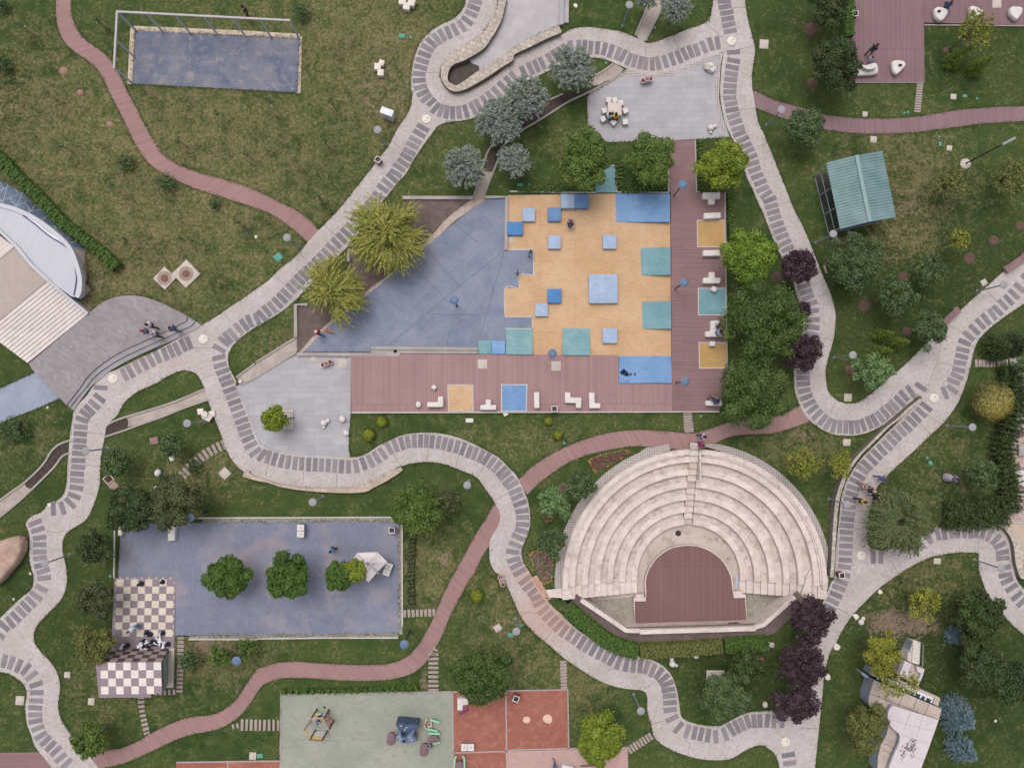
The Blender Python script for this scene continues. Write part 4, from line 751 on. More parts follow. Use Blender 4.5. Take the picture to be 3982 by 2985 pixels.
hedge('low_hedge', "13: 220,990 600,985 1000,975 1390,960", 34, .3, 'low clipped hedge above the green playground', lumpy=.15); hedge('low_hedge', "12: 1340,1250 1330,1450 1325,1650 13: 1330,260", 45, .3, 'thin vertical hedge right of the blue court', 'rust', lumpy=.2)
# lower right
T_('leafy_tree', 'yellow', ('33', 1345, 240), 160, 2.4, 'yellow green tree above the bare soil patch', dens=1.5)
T_('leafy_tree', 'dark', ('33', 1800, 330), 200, 2.6, 'large dark olive tree near the right edge, upper', lm='conifer', dens=.9)
T_('leafy_tree', 'dark', ('33', 1790, 560), 110, 2.2, 'small olive tree below the large dark olive tree', lm='conifer', dens=.9)
T_('spruce_tree', 'spruce', ('33', 1640, 530), 75, 1.6, 'very small blue spruce in the shade of the olive trees', dens=1.2)
T_('leafy_tree', 'dark', ('33', 1830, 790), 165, 2.8, 'dark green tree right of the piano building, left of a pair'); T_('leafy_tree', 'dark', ('33', 2070, 900), 190, 2.8, 'dark green tree right of the piano building, at the right edge')
T_('spruce_tree', 'spruce', ('33', 1655, 1215), 170, 2.2, 'large blue grey spruce touching the piano building', dens=1.8); T_('spruce_tree', 'spruce', ('33', 1690, 1500), 120, 1.9, 'compact blue spruce below the larger blue spruce', dens=1.8)
T_('leafy_tree', 'olive', ('33', 985, 670), 185, 3.6, 'yellow olive tree over the keyboard end of the piano building', lm='yellow', dens=1.3, shape=(.7, 1.1))
T_('leafy_tree', 'yellow', ('33', 1130, 930), 170, 4.2, 'thin yellow branch tree spreading over the piano keys', dens=.8, shape=(1.3, .5), rot=.35)
T_('leafy_tree', 'olive', ('33', 850, 1290), 205, 3.2, 'olive and yellow tree at the left side of the piano building', dens=1.7)
# amphitheatre surroundings
T_('leafy_tree', 'yellow', ('32', 300, 660), 155, 3.0, 'thin yellow green tree on the lawn right of the amphitheatre, left one', dens=.9)
T_('leafy_tree', 'yellow', ('32', 620, 680), 125, 2.8, 'yellow green tree against the stone retaining wall', dens=1.5)
T_('leafy_tree', 'mid', ('22', 575, 845), 125, 2.1, 'green tree left of the amphitheatre beside the long flower bed'); T_('leafy_tree', 'pale', ('22', 345, 1000), 145, 1.9, 'pale broad leaved tree left of the amphitheatre', lm='pale')
T_('leafy_tree', 'mid', ('22', 320, 1340), 135, 2.1, 'green tree above the lower flower bed')
T_('leafy_tree', 'lime', ('23', 740, 1385), 205, 2.8, 'lime green tree beside the red playground corner'); T_('leafy_tree', 'dark', ('23', 1810, 1030), 190, 2.6, 'dark green tree over the square planter', lm='mid', dens=1.3)
T_('leafy_tree', 'dark', ('23', 1970, 780), 145, 2.0, 'spiky dark green shrub tree below the short hedge', lm='conifer')
T_('leafy_tree', 'dark', ('13', 1915, 850), 252, 3.0, 'large dark tree above the red playground', lm='deep', dens=1.0)
# middle left
T_('leafy_tree', 'bright', ('12', 1370, 1055), 215, 2.6, 'bright green tree right of the blue court corner', dens=.8); T_('leafy_tree', 'rust', ('12', 1650, 990), 110, 1.6, 'small dark reddish shrub beside the lamp on the lawn', 'shrub')
for (tl, px, py), r, l in [(('12', 1072, 308), 44, 'clipped yellow green ball bush nearer the deck'), (('12', 955, 422), 53, 'clipped yellow green ball bush nearest the curved path'), (('22', 295, 302), 35, 'small clipped ball bush below the deck bin'), (('22', 375, 424), 37, 'small clipped ball bush above the pink walk'), (('13', 1887, 180), 52, 'clipped yellow green ball bush beside the pink walk')]:
    T_('ball_bush', 'topiary', (tl, px, py), r, .5, l, 'bush', 'clipped ball bushes')
for x in [(('02', 1970, 1590), 'left'), (('13', 285, 15), 'middle'), (('13', 740, 10), 'right')]: pass
T_('court_tree', 'bright', ('NN', 495, 1243), 178, 2.4, 'lobed dark green tree on the blue court, leftmost of three', lm='hedge', dens=1.5); T_('court_tree', 'bright', ('NN', 627, 1241), 188, 2.4, 'dense round tree in the middle of the blue court', lm='hedge', dens=1.6)
T_('court_tree', 'bright', ('NN', 733, 1245), 120, 2.4, 'green tree on the blue court left of the white canopy', lm='hedge', dens=1.5); T_('court_tree', 'lime', ('NN', 766, 1230), 100, 2.5, 'yellow green tree touching the white canopy', dens=1.5)
T_('leafy_tree', 'dark', ('02', 1155, 1060), 200, 2.6, 'dark green tree over the upper left corner of the blue court', dens=1.1); T_('leafy_tree', 'rust', ('02', 1540, 1010), 225, 2.8, 'dark rusty green tree with a blue lamp disc in front', lm='rust', dens=1.6)
T_('leafy_tree', 'mid', ('02', 810, 1390), 150, 2.2, 'round dark green tree left of the blue court', lm='dark', dens=1.2); T_('leafy_tree', 'mid', ('02', 1020, 660), 125, 1.8, 'loose green shrub beside the stone path and the drain grate', 'shrub')
T_('leafy_tree', 'rust', ('02', 1490, 520), 110, 1.6, 'dull grey green shrub behind the white rock', 'shrub', lm='mid', dens=.5)
T_('leafy_tree', 'mid', ('03', 830, 200), 160, 2.2, 'dull dark tree left of the chess board', lm='rust', dens=1.3); T_('leafy_tree', 'mid', ('03', 810, 590), 165, 2.2, 'olive green tree beside the checkered hut', lm='olive', dens=1.2)
T_('leafy_tree', 'mid', ('03', 790, 1420), 150, 2.2, 'green tree where the pink walk meets the stone path', lm='bright'); T_('leafy_tree', 'mid', ('03', 1900, 700), 92, 1.6, 'compact green bush on the bare soil beside the blue lamp', 'bush', lm='bright', dens=1.4)
T_('leafy_tree', 'mid', ('03', 1620, 730), 85, 1.3, 'sparse shrub over the stepping slabs beside the hut', 'shrub', dens=.6); T_('leafy_tree', 'mid', ('03', 2130, 620), 80, .9, 'low round shrub at the blue court lower edge', 'shrub', dens=.7, lm='bright')
for (tl, px, py), r, l in [(('10', 395, 115), 75, 'small green bush right of the old blue court'), (('00', 1090, 1400), 80, 'loose low bush left of the pink walk bend'), (('00', 1440, 1570), 85, 'leafy low bush at the outer side of the pink walk bend'), (('01', 1845, 90), 52, 'little bush below the pink walk'),
        (('00', 30, 560), 80, 'straggly bush at the left edge of the dry lawn'), (('00', 20, 50), 60, 'dark bush in the upper left corner'), (('02', 130, 385), 110, 'overgrown weeds on the grass below the blue slab'), (('02', 1420, 800), 60, 'little bush beside the upper stepping slabs'), (('02', 1680, 700), 70, 'low leafy plants along the right of the stepping slabs')]:
    T_('bush', 'mid', (tl, px, py), r, .4, l, 'bush', None, lm='mid', dens=.32)
# square planter tree
T_('planter_tree', 'bright', ('12', 150, 285), 112, 2.2, 'small tree with yellow tips growing out of the white square planter', lm='lime', dens=1.1, base_off=(.85, .05))
# saplings with stakes
SAP = [('00', 300, 318, 'left of the pink walk near the upper left corner'), ('00', 515, 880, 'left lawn, above the soil mounds'), ('00', 640, 1322, 'left lawn, nearest the long hedge'), ('00', 940, 275, 'between the pink walk and the old blue court'), ('00', 1330, 866, 'just below the old blue court'),
       ('00', 1940, 1058, 'middle of the dry lawn'), ('00', 1620, 1282, 'right of the pink walk where it bends'), ('00', 2190, 1385, 'dry lawn left of the straight path'), ('00', 1065, 1655, 'below the loose bush at the pink walk'), ('01', 1180, 452, 'right of the middle of the long hedge'), ('01', 1650, 440, 'above the two concrete manholes'), ('01', 1915, 770, 'right of the concrete manholes'),
       ('01', 2115, 300, 'beside the blue pipe piece'), ('10', 180, 962, 'right below the old blue court'), ('10', 680, 958, 'left of the white cabinet'), ('10', 630, 1282, 'left of the lamp by the straight path'), ('10', 382, 1445, 'lower part of the dry lawn left of the bin'), ('11', 582, 95, 'between the pink walk and the straight path')]
STAKE = mat_plain('stake_wood', C(214, 188, 152), .15, .8, 8)
for i, (tl, x, y, l) in enumerate(SAP):
    b = T(tl, x, y); root = empty('staked_sapling', b, 0, 'thin staked sapling, '+l, 'sapling', 'staked saplings on the dry lawn')
    mb = MB()
    for k in range(2 if i % 3 else 3):
        a = RNG.uniform(0, 6.28); e = Vector((math.cos(a), math.sin(a), 0)); mb2 = MB(); mb2.bar(e*.3+Vector((0, 0, -.05)), e*.18+Vector((0, 0, 1.6)), .045, .04, 6); mb2.build('stake', STAKE, root)
    mb.bar((0, 0, -.05), (.02, 0, 1.9), .02, .01, 6); mb.build('trunk', BARK, root)
    n = 90; d = rdir(n); P = d*[.34, .34, .5]*RNG.uniform(.2, 1, (n, 1))+[0, 0, 1.9]
    mesh_obj('crown', leaves_mesh('crown', P, rdir(n), unit(rdir(n)+[0, 0, 1]), .13, .07, RNG.uniform(0, .9, n)), LM['mid'], root)
# ------------------------------------------------------------ amphitheatre
TRAV = mat_brick('travertine', C(226, 210, 204), C(212, 195, 188), C(184, 166, 158), .62, .47, .005, off=.37, big=.14, bigs=.9, stain=(C(168, 144, 132), 1.1, .55, .72, .7), bump=.2)
TRAV2 = mat_stain('travertine_plain', C(226, 211, 205), C(212, 196, 189), C(160, 136, 126), .9, 2.2, 22, w3=.7)
TRAVF = mat_stain('travertine_floor', C(206, 190, 180), C(192, 176, 168), C(146, 126, 112), .6, 1.4, 22, w3=.9)
TRAVT = mat_brick('travertine_tread', C(218, 201, 194), C(204, 187, 180), C(174, 156, 148), .5, .5, .005, off=.37, big=.18, bigs=.9, stain=(C(156, 132, 120), 1.4, .5, .7, .8), bump=.2)
R0, RP = 3.81, .95
def arc(r, a0, a1, n=40): return [AC+Vector((math.cos(a0+(a1-a0)*k/n), math.sin(a0+(a1-a0)*k/n), 0))*r for k in range(n+1)]
def ring(mb, r0, r1, a0, a1, z0, z1, leg=0.0, mi=0, n=40):
    """ring sector; leg extends it straight down at the two ends a0=0 / a1=pi"""
    I = arc(r0, a0, a1, n); O = arc(r1, a0, a1, n)
    if leg and abs(a0) < 1e-3: I = [I[0]-Vector((0, leg, 0))]+I; O = [O[0]-Vector((0, leg, 0))]+O
    if leg and abs(a1-math.pi) < 1e-3: I = I+[I[-1]-Vector((0, leg, 0))]; O = O+[O[-1]-Vector((0, leg, 0))]
    for i in range(len(I)-1):
        a, b, c, d = I[i], O[i], O[i+1], I[i+1]
        t = [(q.x, q.y, z1) for q in (a, b, c, d)]; l = [(q.x, q.y, z0) for q in (a, b, c, d)]
        mb.add(t+l, [(0, 1, 2, 3), (1, 5, 6, 2), (0, 3, 7, 4)], mi)
        if i == 0: mb.add([t[0], t[1], l[1], l[0]], [(3, 2, 1, 0)], mi)
        if i == len(I)-2: mb.add([t[3], t[2], l[2], l[3]], [(0, 1, 2, 3)], mi)
amp = empty('amphitheatre', (AC.x, AC.y, 0), 0, 'pale stone amphitheatre with curved seat rows around a timber stage', 'amphitheatre')
mb = MB(); mb.prism([AC+(p-AC)*.985 for p in AMPHI[:50]]+[Vector((p.x, p.y, 0)) for p in WALLC], -2.3, -1.93); part(mb, 'floor', TRAVF, amp)
g = .32
for k in range(6):
    r = R0+RP*k; z = -1.9+.38*(k+1); mb = MB()
    for a0, a1 in ((0, math.pi/2-g/r), (math.pi/2+g/r, math.pi)):
        mb = MB(); ring(mb, r, r+.42, a0, a1, z-.7, z, .3); ring(mb, r+.42, r+RP, a0, a1, z-.7, z-.06, .3, mi=1)
        part(mb, 'seat_row', [TRAV, TRAVT], amp)
mb = MB(); ring(mb, 9.12, 9.46, math.radians(-3), math.pi/2-g/9, -1.5, .6, 0); ring(mb, 9.12, 9.46, math.pi/2+g/9, math.radians(183), -1.5, .6, 0); part(mb, 'rim_wall', TRAV2, amp)
for a_, b_ in ((0, math.pi/2-.08), (math.pi/2+.08, math.pi)): mb = MB(); ring(mb, 8.99, 9.12, a_, b_, -1, .5, .2); part(mb, 'rim_step', TRAV, amp)
for k in range(13):
    r = R0+RP*k/2+.0; z = -1.9+.19*(k+1); mb = MB(); mb.box((AC.x, AC.y+r+.237, z-.4), (2*g-.01, .47, .8)); part(mb, 'aisle_step', TRAV2 if k % 3 else TRAVF, amp)
mb = MB(); mb.box((AC.x+.37, AC.y+8.35, .3), (.1, 2.0, .9)); part(mb, 'aisle_parapet', TRAV2, amp)
for s in (-1, 1):
    for k in range(12):
        x0 = R0+RP*k/2; z = -1.9+.19*(k+1); d_ = .95; mb = MB(); mb.box((AC.x+s*(x0+.235), AC.y-.3-d_/2, z-.4), (.47, d_-.004, .8)); part(mb, 'end_step', TRAV, amp)
    mb = MB(); mb.box((AC.x+s*9.1, AC.y-.75, .1), (.42, .9, .5)); part(mb, 'end_block', TRAV2, amp)
# stage
zs = -1.4
st = pxs("22: 1130,1760 1128,1658 1165,1560 1230,1470 1330,1400 1420,1375 1500,1368 1590,1378 1690,1420 1780,1490 1840,1580 1868,1658 1880,1760 / 22: 1888,1795 / 23: 1985,170 / 23: 1997,398 / 23: 1040,430 / 23: 1028,225 / 23: 1128,222")
mb = MB(); P = [W(x, y, zs) for x, y in st]; mb.prism(P, -1.95, zs); strip(mb, P, .07, -1.95, zs+.02, mi=1, closed=True); part(mb, 'stage', [mat_brick('stage_boards', C(134, 103, 100), C(125, 95, 93), C(92, 68, 68), .145, 6, .012, off=0, big=.06), TRAV2], amp)
for q in ("23: 1028,195 1128,193 1130,222 1028,226", "23: 1045,168 1118,166 1118,192 1045,194", "23: 1885,168 1985,165 1987,194 1888,198", "23: 1885,140 1965,140 1968,166 1885,168"):
    mb = MB(); mb.prism([T('23', *[float(v) for v in t.split(',')], zs+.16) for t in q.split()[1:]], -1.9, zs+.16 if '1028' in q or '1985' in q else zs+.08); part(mb, 'stage_step', TRAV2, amp)
mb = MB(); mb.lathe(T('22', 1409, 1265, -1.9), [(.21, -.05), (.21, .02), (.17, .035), (.05, .035)], 24); part(mb, 'drain_grate', mat_plain('iron_dark', C(52, 52, 62)), amp)
ICE = mat_stain('blue_paint_stain', C(176, 186, 200), C(190, 198, 208), C(160, 150, 146), 1, 2, 20)
mb = MB(); mb.prism([T('23', x, y, -1.922) for x, y in ((1905, 0), (1952, 0), (1952, 132), (1935, 132), (1905, 95))], -1.94, -1.922); part(mb, 'painted_patch', ICE, amp)
for nm, q in (('left', "23: 640,228 1020,190 1030,425 950,425"), ('right', "23: 1990,160 2211,150 33: 190,180 33: 20,290 / 23: 2120,385 1998,400")):
    mb = MB(); mb.prism([W(x, y, -1.86) for s in parse(q) for x, y in s], -1.95, -1.86); part(mb, 'gravel_pocket', GRAVEL, amp)
mb = MB(); WW = [Vector((p.x, p.y, 0)) for p in WALLC]; strip(mb, [WW[0], WW[1], WW[2]], .3, -1.95, .32); strip(mb, [WW[3], WW[4], WW[5]], .3, -1.95, .32); strip(mb, [WW[2]-Vector((0, .05, 0)), WW[3]-Vector((-.05, .05, 0))], .32, -1.95, .42)
sw = part(mb, 'stage_wall', TRAV2, amp)
# black line scrawl on the inner face of the stage wall
mb = MB(); INK = mat_plain('ink_black', C(34, 30, 34), .05)
bx = T('23', 1885, 437, -.6)
for k in range(26):
    a = k*1.9; fy = lambda xx: WW[2].y+(WW[3].y-WW[2].y)*(xx-WW[2].x)/(WW[3].x-WW[2].x)+.13; x0_ = bx.x-.38+k*.031; p = Vector((x0_, fy(x0_), -.62+.2*math.sin(a))); q = Vector((x0_+.031, fy(x0_+.031), -.62+.2*math.sin(a+1.9))); mb.bar(p, q, .014, seg=5)
part(mb, 'scrawl', INK, amp)
mb = MB(); ring(mb, 9.46, 10.02, math.radians(2), math.radians(78), -.1, .05); ring(mb, 9.46, 10.02, math.radians(100), math.radians(184), -.1, .05); tag(mb.build('sett_band', COBBLE), kind='structure')
for q in ("AA: 1150,52 1290,48 1420,90 1290,100", "AA: 760,75 950,85 830,110 700,110"): sheet('sett_band', q, .055, COBBLE, False)
sheet('paving', "23: 268,130 380,115 440,120 440,200 300,190", .1, TRAV2, False); sheet('paving_step', "23: 378,115 408,113 408,198 380,196", .22, TRAV2, False); sheet('paving_step', "23: 410,113 436,111 520,200 440,200 410,198", .34, TRAV2, False)
sheet('paving', "33: 370,-40 540,-40 525,125 375,145 300,170", .1, TRAV2, False)
mb = MB(); strip(mb, [Vector((p.x, p.y, 0))+(Vector((p.x, p.y, 0))-_cc).normalized()*.62 for p in WALLC], 1.05, -.05, .014); tag(mb.build('soil_bed', SOILM), kind='structure')
band('washed_path', "22: 165,1640 23: 235,130 300,215", .5, .075, WORN)
def flowers(name, spec, label, cols, border=None, dens=260, circle=None):
    if circle: P = [T(circle[0], circle[1], circle[2])+Vector((math.cos(a), math.sin(a), 0))*TR(circle[3]) for a in np.linspace(0, 6.28, 20)[:-1]]
    else: P = line(spec, 0)
    c = sum(P, Vector())/len(P); root = empty(name, (c.x, c.y, 0), 0, label, 'flower bed')
    xs = [p.x for p in P]; ys = [p.y for p in P]; n = int(dens*(max(xs)-min(xs))*(max(ys)-min(ys))); x = RNG.uniform(min(xs), max(xs), n); y = RNG.uniform(min(ys), max(ys), n)
    ins = inside(x, y, P); inn = inside(x, y, [c+(p-c)*.91 for p in P]); edge = ins & ~inn if border else np.zeros(n, bool); core = ins & ~edge
    mb = MB(); mb.prism([p-Vector((c.x, c.y, 0)) for p in P], -.05, .025); mb.build('bed_soil', SOILM, root)
    def put(nm, m, sel, mat, sz, zz):
        k = int(sel.sum())
        if not k: return
        A = rdir(k)*[1, 1, .3]; mesh_obj(nm, leaves_mesh(nm, np.stack([x[sel]-c.x, y[sel]-c.y, RNG.uniform(zz*.5, zz, k)], 1), A, unit(rdir(k)*.5+[0, 0, 1]), sz, sz*.8, RNG.uniform(0, 1, k)), mat, root)
    pick = RNG.uniform(0, 1, n); put('leaves', 0, ins & (pick < .5), LM['mid'], .12, .12); put('blossoms', 0, core & (pick > .5), cols, .09, .2)
    if border: put('border_blossoms', 0, edge & (pick > .5), border, .1, .22)
FR = leaf_mat('red_blossom', (86, 24, 32), (140, 46, 54)); FP = leaf_mat('pink_blossom', (92, 56, 56), (176, 126, 118)); FO = leaf_mat('orange_blossom', (150, 96, 30), (206, 156, 44))
flowers('flower_bed', "22: 630,640 700,605 800,575 960,548 985,572 880,650 780,700 705,752 660,700", 'long red flower bed edged in orange above the amphitheatre', FR, FO)
flowers('flower_bed', "22: 122,1450 160,1415 220,1410 335,1470 325,1650 23: 315,55 250,80 215,30 22: 170,1560", 'pink flower bed edged in yellow between path and amphitheatre', FP, FO)
flowers('flower_bed', None, 'small round deep red flower bed', FR, FO, circle=('22', 290, 1128, 42)); flowers('flower_bed', None, 'small round pinkish flower bed half under a tree', FP, None, circle=('22', 418, 872, 42))
# ------------------------------------------------------------ walls and channels
RUB = mat_brick('rubble_stone', C(196, 182, 170), C(174, 162, 152), C(140, 130, 122), .46, .34, .016, off=.43, big=.24, bigs=4.5, stain=(C(206, 192, 178), 2.5, .5, .7, .6), bump=.8, rz=.3)
RUBD = mat_stain('rubble_face', C(120, 112, 106), C(140, 130, 120), C(92, 86, 78), 3, 7, 14, w3=.8, bump=.9)  # darker stone for wall sides, with some upright-face shade put into the colour
def wall(name, out_spec, label, z=.6, mat=None, zb=-.2):
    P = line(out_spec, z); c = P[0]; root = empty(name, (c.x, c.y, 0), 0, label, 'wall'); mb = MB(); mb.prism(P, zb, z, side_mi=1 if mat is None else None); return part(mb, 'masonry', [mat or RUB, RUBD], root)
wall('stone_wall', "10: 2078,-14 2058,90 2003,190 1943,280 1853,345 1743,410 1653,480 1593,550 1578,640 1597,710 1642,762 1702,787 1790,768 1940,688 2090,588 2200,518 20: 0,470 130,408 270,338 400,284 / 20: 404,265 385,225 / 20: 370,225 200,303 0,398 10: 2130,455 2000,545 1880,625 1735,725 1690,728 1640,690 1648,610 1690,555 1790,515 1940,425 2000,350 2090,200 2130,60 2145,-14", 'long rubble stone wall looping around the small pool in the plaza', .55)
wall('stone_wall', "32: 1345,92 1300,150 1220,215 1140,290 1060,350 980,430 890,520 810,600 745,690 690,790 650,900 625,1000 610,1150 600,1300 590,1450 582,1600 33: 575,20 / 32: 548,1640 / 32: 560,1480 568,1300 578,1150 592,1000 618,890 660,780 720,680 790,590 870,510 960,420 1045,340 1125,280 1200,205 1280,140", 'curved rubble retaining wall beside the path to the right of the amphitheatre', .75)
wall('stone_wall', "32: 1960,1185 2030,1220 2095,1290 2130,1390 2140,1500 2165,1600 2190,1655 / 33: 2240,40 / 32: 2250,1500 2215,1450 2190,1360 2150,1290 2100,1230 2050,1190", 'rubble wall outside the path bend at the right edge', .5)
wall('low_wall', "02: 2100,735 2140,730 2140,750 / 12: 0,785 100,815 200,845 350,870 500,878 650,880 800,868 920,845 1010,800 1100,758 1180,715 1235,697 / 12: 1252,725 / 12: 1190,770 1090,830 1000,875 930,910 800,920 650,917 500,908 350,893 200,868 90,832 0,815 02: 2085,780", 'pale block wall along the lower edge of the middle path bend', .3, mat_brick('wall_block', C(196, 178, 162), C(180, 164, 150), C(140, 126, 116), .5, .4, .012, off=.3, big=.15, bigs=2))
def channel(water, dry, kerbs, label):
    for s in water: sheet('channel_water', s, .02, WATERM, True)
    for s in dry: sheet('channel_bed', s, .014, WETSTONE, True)
    for k in kerbs: kerb('channel_kerb', k, .13, .1, KERB if 'S' not in label else KERBW)
channel(["20: 640,760 720,730 600,820 470,880 350,955 200,1050 80,1120 0,1180 10: 2120,1260 2060,1410 2030,1480 / 10: 1935,1470 1955,1380 1990,1290 2060,1210 2211,1010 20: 130,950 310,860 420,810"], ["20: 930,590 850,550 780,600 700,650 640,710 / 20: 700,745 760,715 860,670", "10: 1925,1470 2025,1480 1990,1600 1965,1655 11: 1945,50 / 11: 1865,30 / 10: 1875,1655 1905,1580"],
  ["20: 935,592 850,680 720,752 600,812 470,872 350,947 200,1042 80,1112 0,1177 10: 2120,1252 2060,1402 2020,1502 1980,1602 1962,1655 11: 1950,40", "20: 850,548 780,600 700,648", "20: 420,805 310,855", "10: 2040,1222 1985,1300 1950,1400 1925,1480 1895,1600 1870,1655 11: 1862,35"], 'a')
channel([], ["20: 1175,-14 1290,-14 1250,100 1128,352 1040,302"], ["20: 1175,-14 1040,305", "20: 1285,-14 1262,75 1128,352"], 'b')
channel([], ["01: 2035,1580 2211,1450 11: 335,1238 335,1370 0,1570 01: 2070,1660"], ["01: 2030,1585 2190,1465 11: 0,1448 330,1242", "01: 2065,1650 11: 0,1578 335,1372"], 'c')
channel(["02: 905,345 980,308 1085,275 1095,350 1000,395 905,432"], ["02: 1085,275 1300,205 1500,140 1760,30 1790,112 1600,175 1400,257 1200,328 1092,352"], ["02: 1760,26 1500,135 1300,200 1100,260 980,302 918,338", "02: 1798,116 1600,182 1400,263 1200,333 1050,388 900,437"], 'd')
channel(["02: 597,472 500,512 440,572 390,650 320,730 215,835 270,878 380,770 460,690 530,600 597,572"], ["02: 215,835 100,912 -20,1000 / 02: -20,1125 130,1008 270,878"], ["02: 600,466 500,506 436,566 392,640 325,722 200,836 100,906 -20,996", "02: 597,576 532,606 466,694 386,776 276,884 134,1014 -20,1140"], 'e')
# ------------------------------------------------------------ play blocks and ramps
def block(spec, h, c, label, cat='play block', grp='soft play blocks on the ochre floor'):
    P = [W(x, y, h+.05) for s in parse(spec) for x, y in s]; cc = sum(P, Vector())/len(P); mb = MB(); mb.prism([p-cc for p in P], .0, h)
    o = mb.build('play_block', c, None, .02); o.location = (cc.x, cc.y, .05); return tag(o, label, cat, grp)
def rub(nm, a, b): return court_mat(nm, C(*a), C(*b), C(a[0]*.92, a[1]*.92, a[2]*.93), 9, 9, 0, w3=.4, s1=1.2)
LB = rub('light_blue_rubber', (160, 178, 204), (174, 190, 212)); MBl = rub('mid_blue_rubber', (102, 136, 180), (114, 146, 188)); DB = rub('deep_blue_rubber', (80, 130, 184), (96, 140, 190)); TL = rub('teal_block_rubber', (120, 158, 164), (136, 170, 174))
block("21: 70,130 180,130 180,244 70,244", .3, LB, 'pale blue block, second from the left in the top row'); block("21: -62,248 74,248 74,362 -62,362", .3, DB, 'bright blue block at the upper left corner beside a manhole lid')
block("21: 288,126 401,126 401,243 288,243", .3, MBl, 'mid blue block left of the crouching man'); block("21: 290,366 399,366 399,480 290,480", .3, LB, 'pale blue block alone below the mid blue block'); block("21: 762,360 880,360 880,480 762,480", .3, LB, 'pale blue block above the big block')
block("21: 402,8 519,10 519,130 402,130", .45, LB, 'pale blue block joined to a darker blue one at the top edge'); block("21: 521,10 640,12 640,130 521,130", .47, MBl, 'mid blue block half under the tree at the top edge')
block("21: 641,701 888,698 890,947 643,949", .35, LB, 'biggest pale blue square block in the middle of the ochre floor'); block("21: 286,825 404,825 404,946 286,946", .3, DB, 'bright blue block touching a pale one at its corner'); block("21: 180,949 289,949 289,1060 180,1060", .3, LB, 'pale blue block touching the bright blue block at its corner'); block("21: 760,1165 886,1165 886,1291 760,1291", .3, LB, 'pale blue block near the bottom edge of the ochre floor')
block("11: 1902,1268 2012,1268 2012,1384 1902,1384", .3, TL, 'small teal block beside the grey steps'); block("11: 2014,1270 2134,1272 2134,1385 2014,1385", .34, LB if 0 else rub('sky_block', (122, 158, 202), (134, 166, 206)), 'small sky blue block between two teal blocks')
def ramp(spec, hs_, mat, label):
    """four corners in order, a height for each"""
    pts = [t for s in parse(spec) for t in s]; P = [W(x, y, h) for (x, y), h in zip(pts, hs_)]; c = sum(P, Vector())/4
    mb = MB(); b = [Vector((p.x, p.y, 0)) for p in P]; v = [p-Vector((c.x, c.y, 0)) for p in P+b]
    mb.add(v, [(3, 2, 1, 0), (0, 1, 5, 4), (1, 2, 6, 5), (2, 3, 7, 6), (3, 0, 4, 7)]); o = mb.build('play_ramp', mat)
    bm = bmesh.new(); bm.from_mesh(o.data); bmesh.ops.recalc_face_normals(bm, faces=bm.faces); bm.to_mesh(o.data); bm.free()
    o.location = (c.x, c.y, 0); return tag(o, label, 'play ramp', 'sloping play ramps against the decks')
ramp("21: 871,8 1338,8 1337,250 876,249", (.07, .42, .42, .07), SKYB, 'wide sky blue ramp at the top right corner'); ramp("21: 1086,475 1343,466 1345,705 1093,707", (.07, .42, .42, .07), TEAL, 'upper teal ramp against the vertical deck'); ramp("21: 1098,937 1348,928 1350,1167 1102,1169", (.07, .42, .42, .07), TEAL, 'lower teal ramp against the vertical deck')
ramp("21: 415,1165 648,1166 650,1395 415,1394", (.07, .07, .42, .42), TL, 'teal ramp standing against the bottom deck, free on both sides'); ramp("11: 2142,1168 / 21: 156,1172 158,1390 / 11: 2138,1386", (.07, .07, .42, .42), TL, 'teal ramp at the left end beside the small blocks')
ramp("21: 896,1402 1350,1402 1356,1634 899,1634", (.07, .07, .36, .36), SKYB, 'wide sky blue ramp with a wet stain at the bottom right')
mb = MB()
for cx, cy, r in ((940, 1530, 15), (925, 1545, 13), (955, 1550, 19), (970, 1562, 12), (998, 1558, 9), (1036, 1552, 6), (1036, 1565, 5), (965, 1626, 10), (980, 1625, 8)):
    mb.lathe(T('21', cx, cy, .29), [(TR(r)*1.2, 0), (TR(r)*1.2, .03+.02*(cy > 1600))], 12)
o = tag(mb.build('water_stain', mat_plain('wet_blue', C(40, 62, 96), coord='pos')), kind='structure'); o.rotation_euler = (0, 0, 0)
# ------------------------------------------------------------ white benches
WHT = mat_stain('white_bench_stone', C(226, 218, 214), C(214, 206, 203), C(182, 168, 160), 1.2, 3, 25, w3=.35, coord='obj')
def bench(tl, pts, label, z=.45, zb=.28, grp='white stone benches on the deck', cat='bench', name='stone_bench', mat=None):
    P = [T(tl, x, y, zb+z) for x, y in pts]; c = sum(P, Vector())/len(P); mb = MB(); mb.prism([p-c for p in P], 0, z)
    o = mb.build(name, mat or WHT, None, .07, ); o.location = (c.x, c.y, zb); return tag(o, label, cat, grp)
bench('21', [(1622, -5), (1772, -5), (1772, 50), (1727, 50), (1727, 98), (1672, 98), (1672, 50), (1622, 50)], 'white T shaped bench at the top of the vertical deck')
bench('21', [(1630, 172), (1776, 165), (1778, 216), (1632, 224)], 'straight white bench just above the upper ochre square'); bench('21', [(1625, 491), (1772, 489), (1772, 542), (1625, 543)], 'straight white bench just below the upper ochre square')
bench('21', [(1675, 680), (1727, 680), (1727, 728), (1775, 728), (1775, 778), (1625, 778), (1625, 728), (1675, 728)], 'white T shaped bench pointing up above the teal square'); bench('21', [(1708, 797), (1750, 816), (1733, 855), (1690, 835)], 'white cube seat turned askew at the edge of the teal square', cat='seat', name='cube_seat')
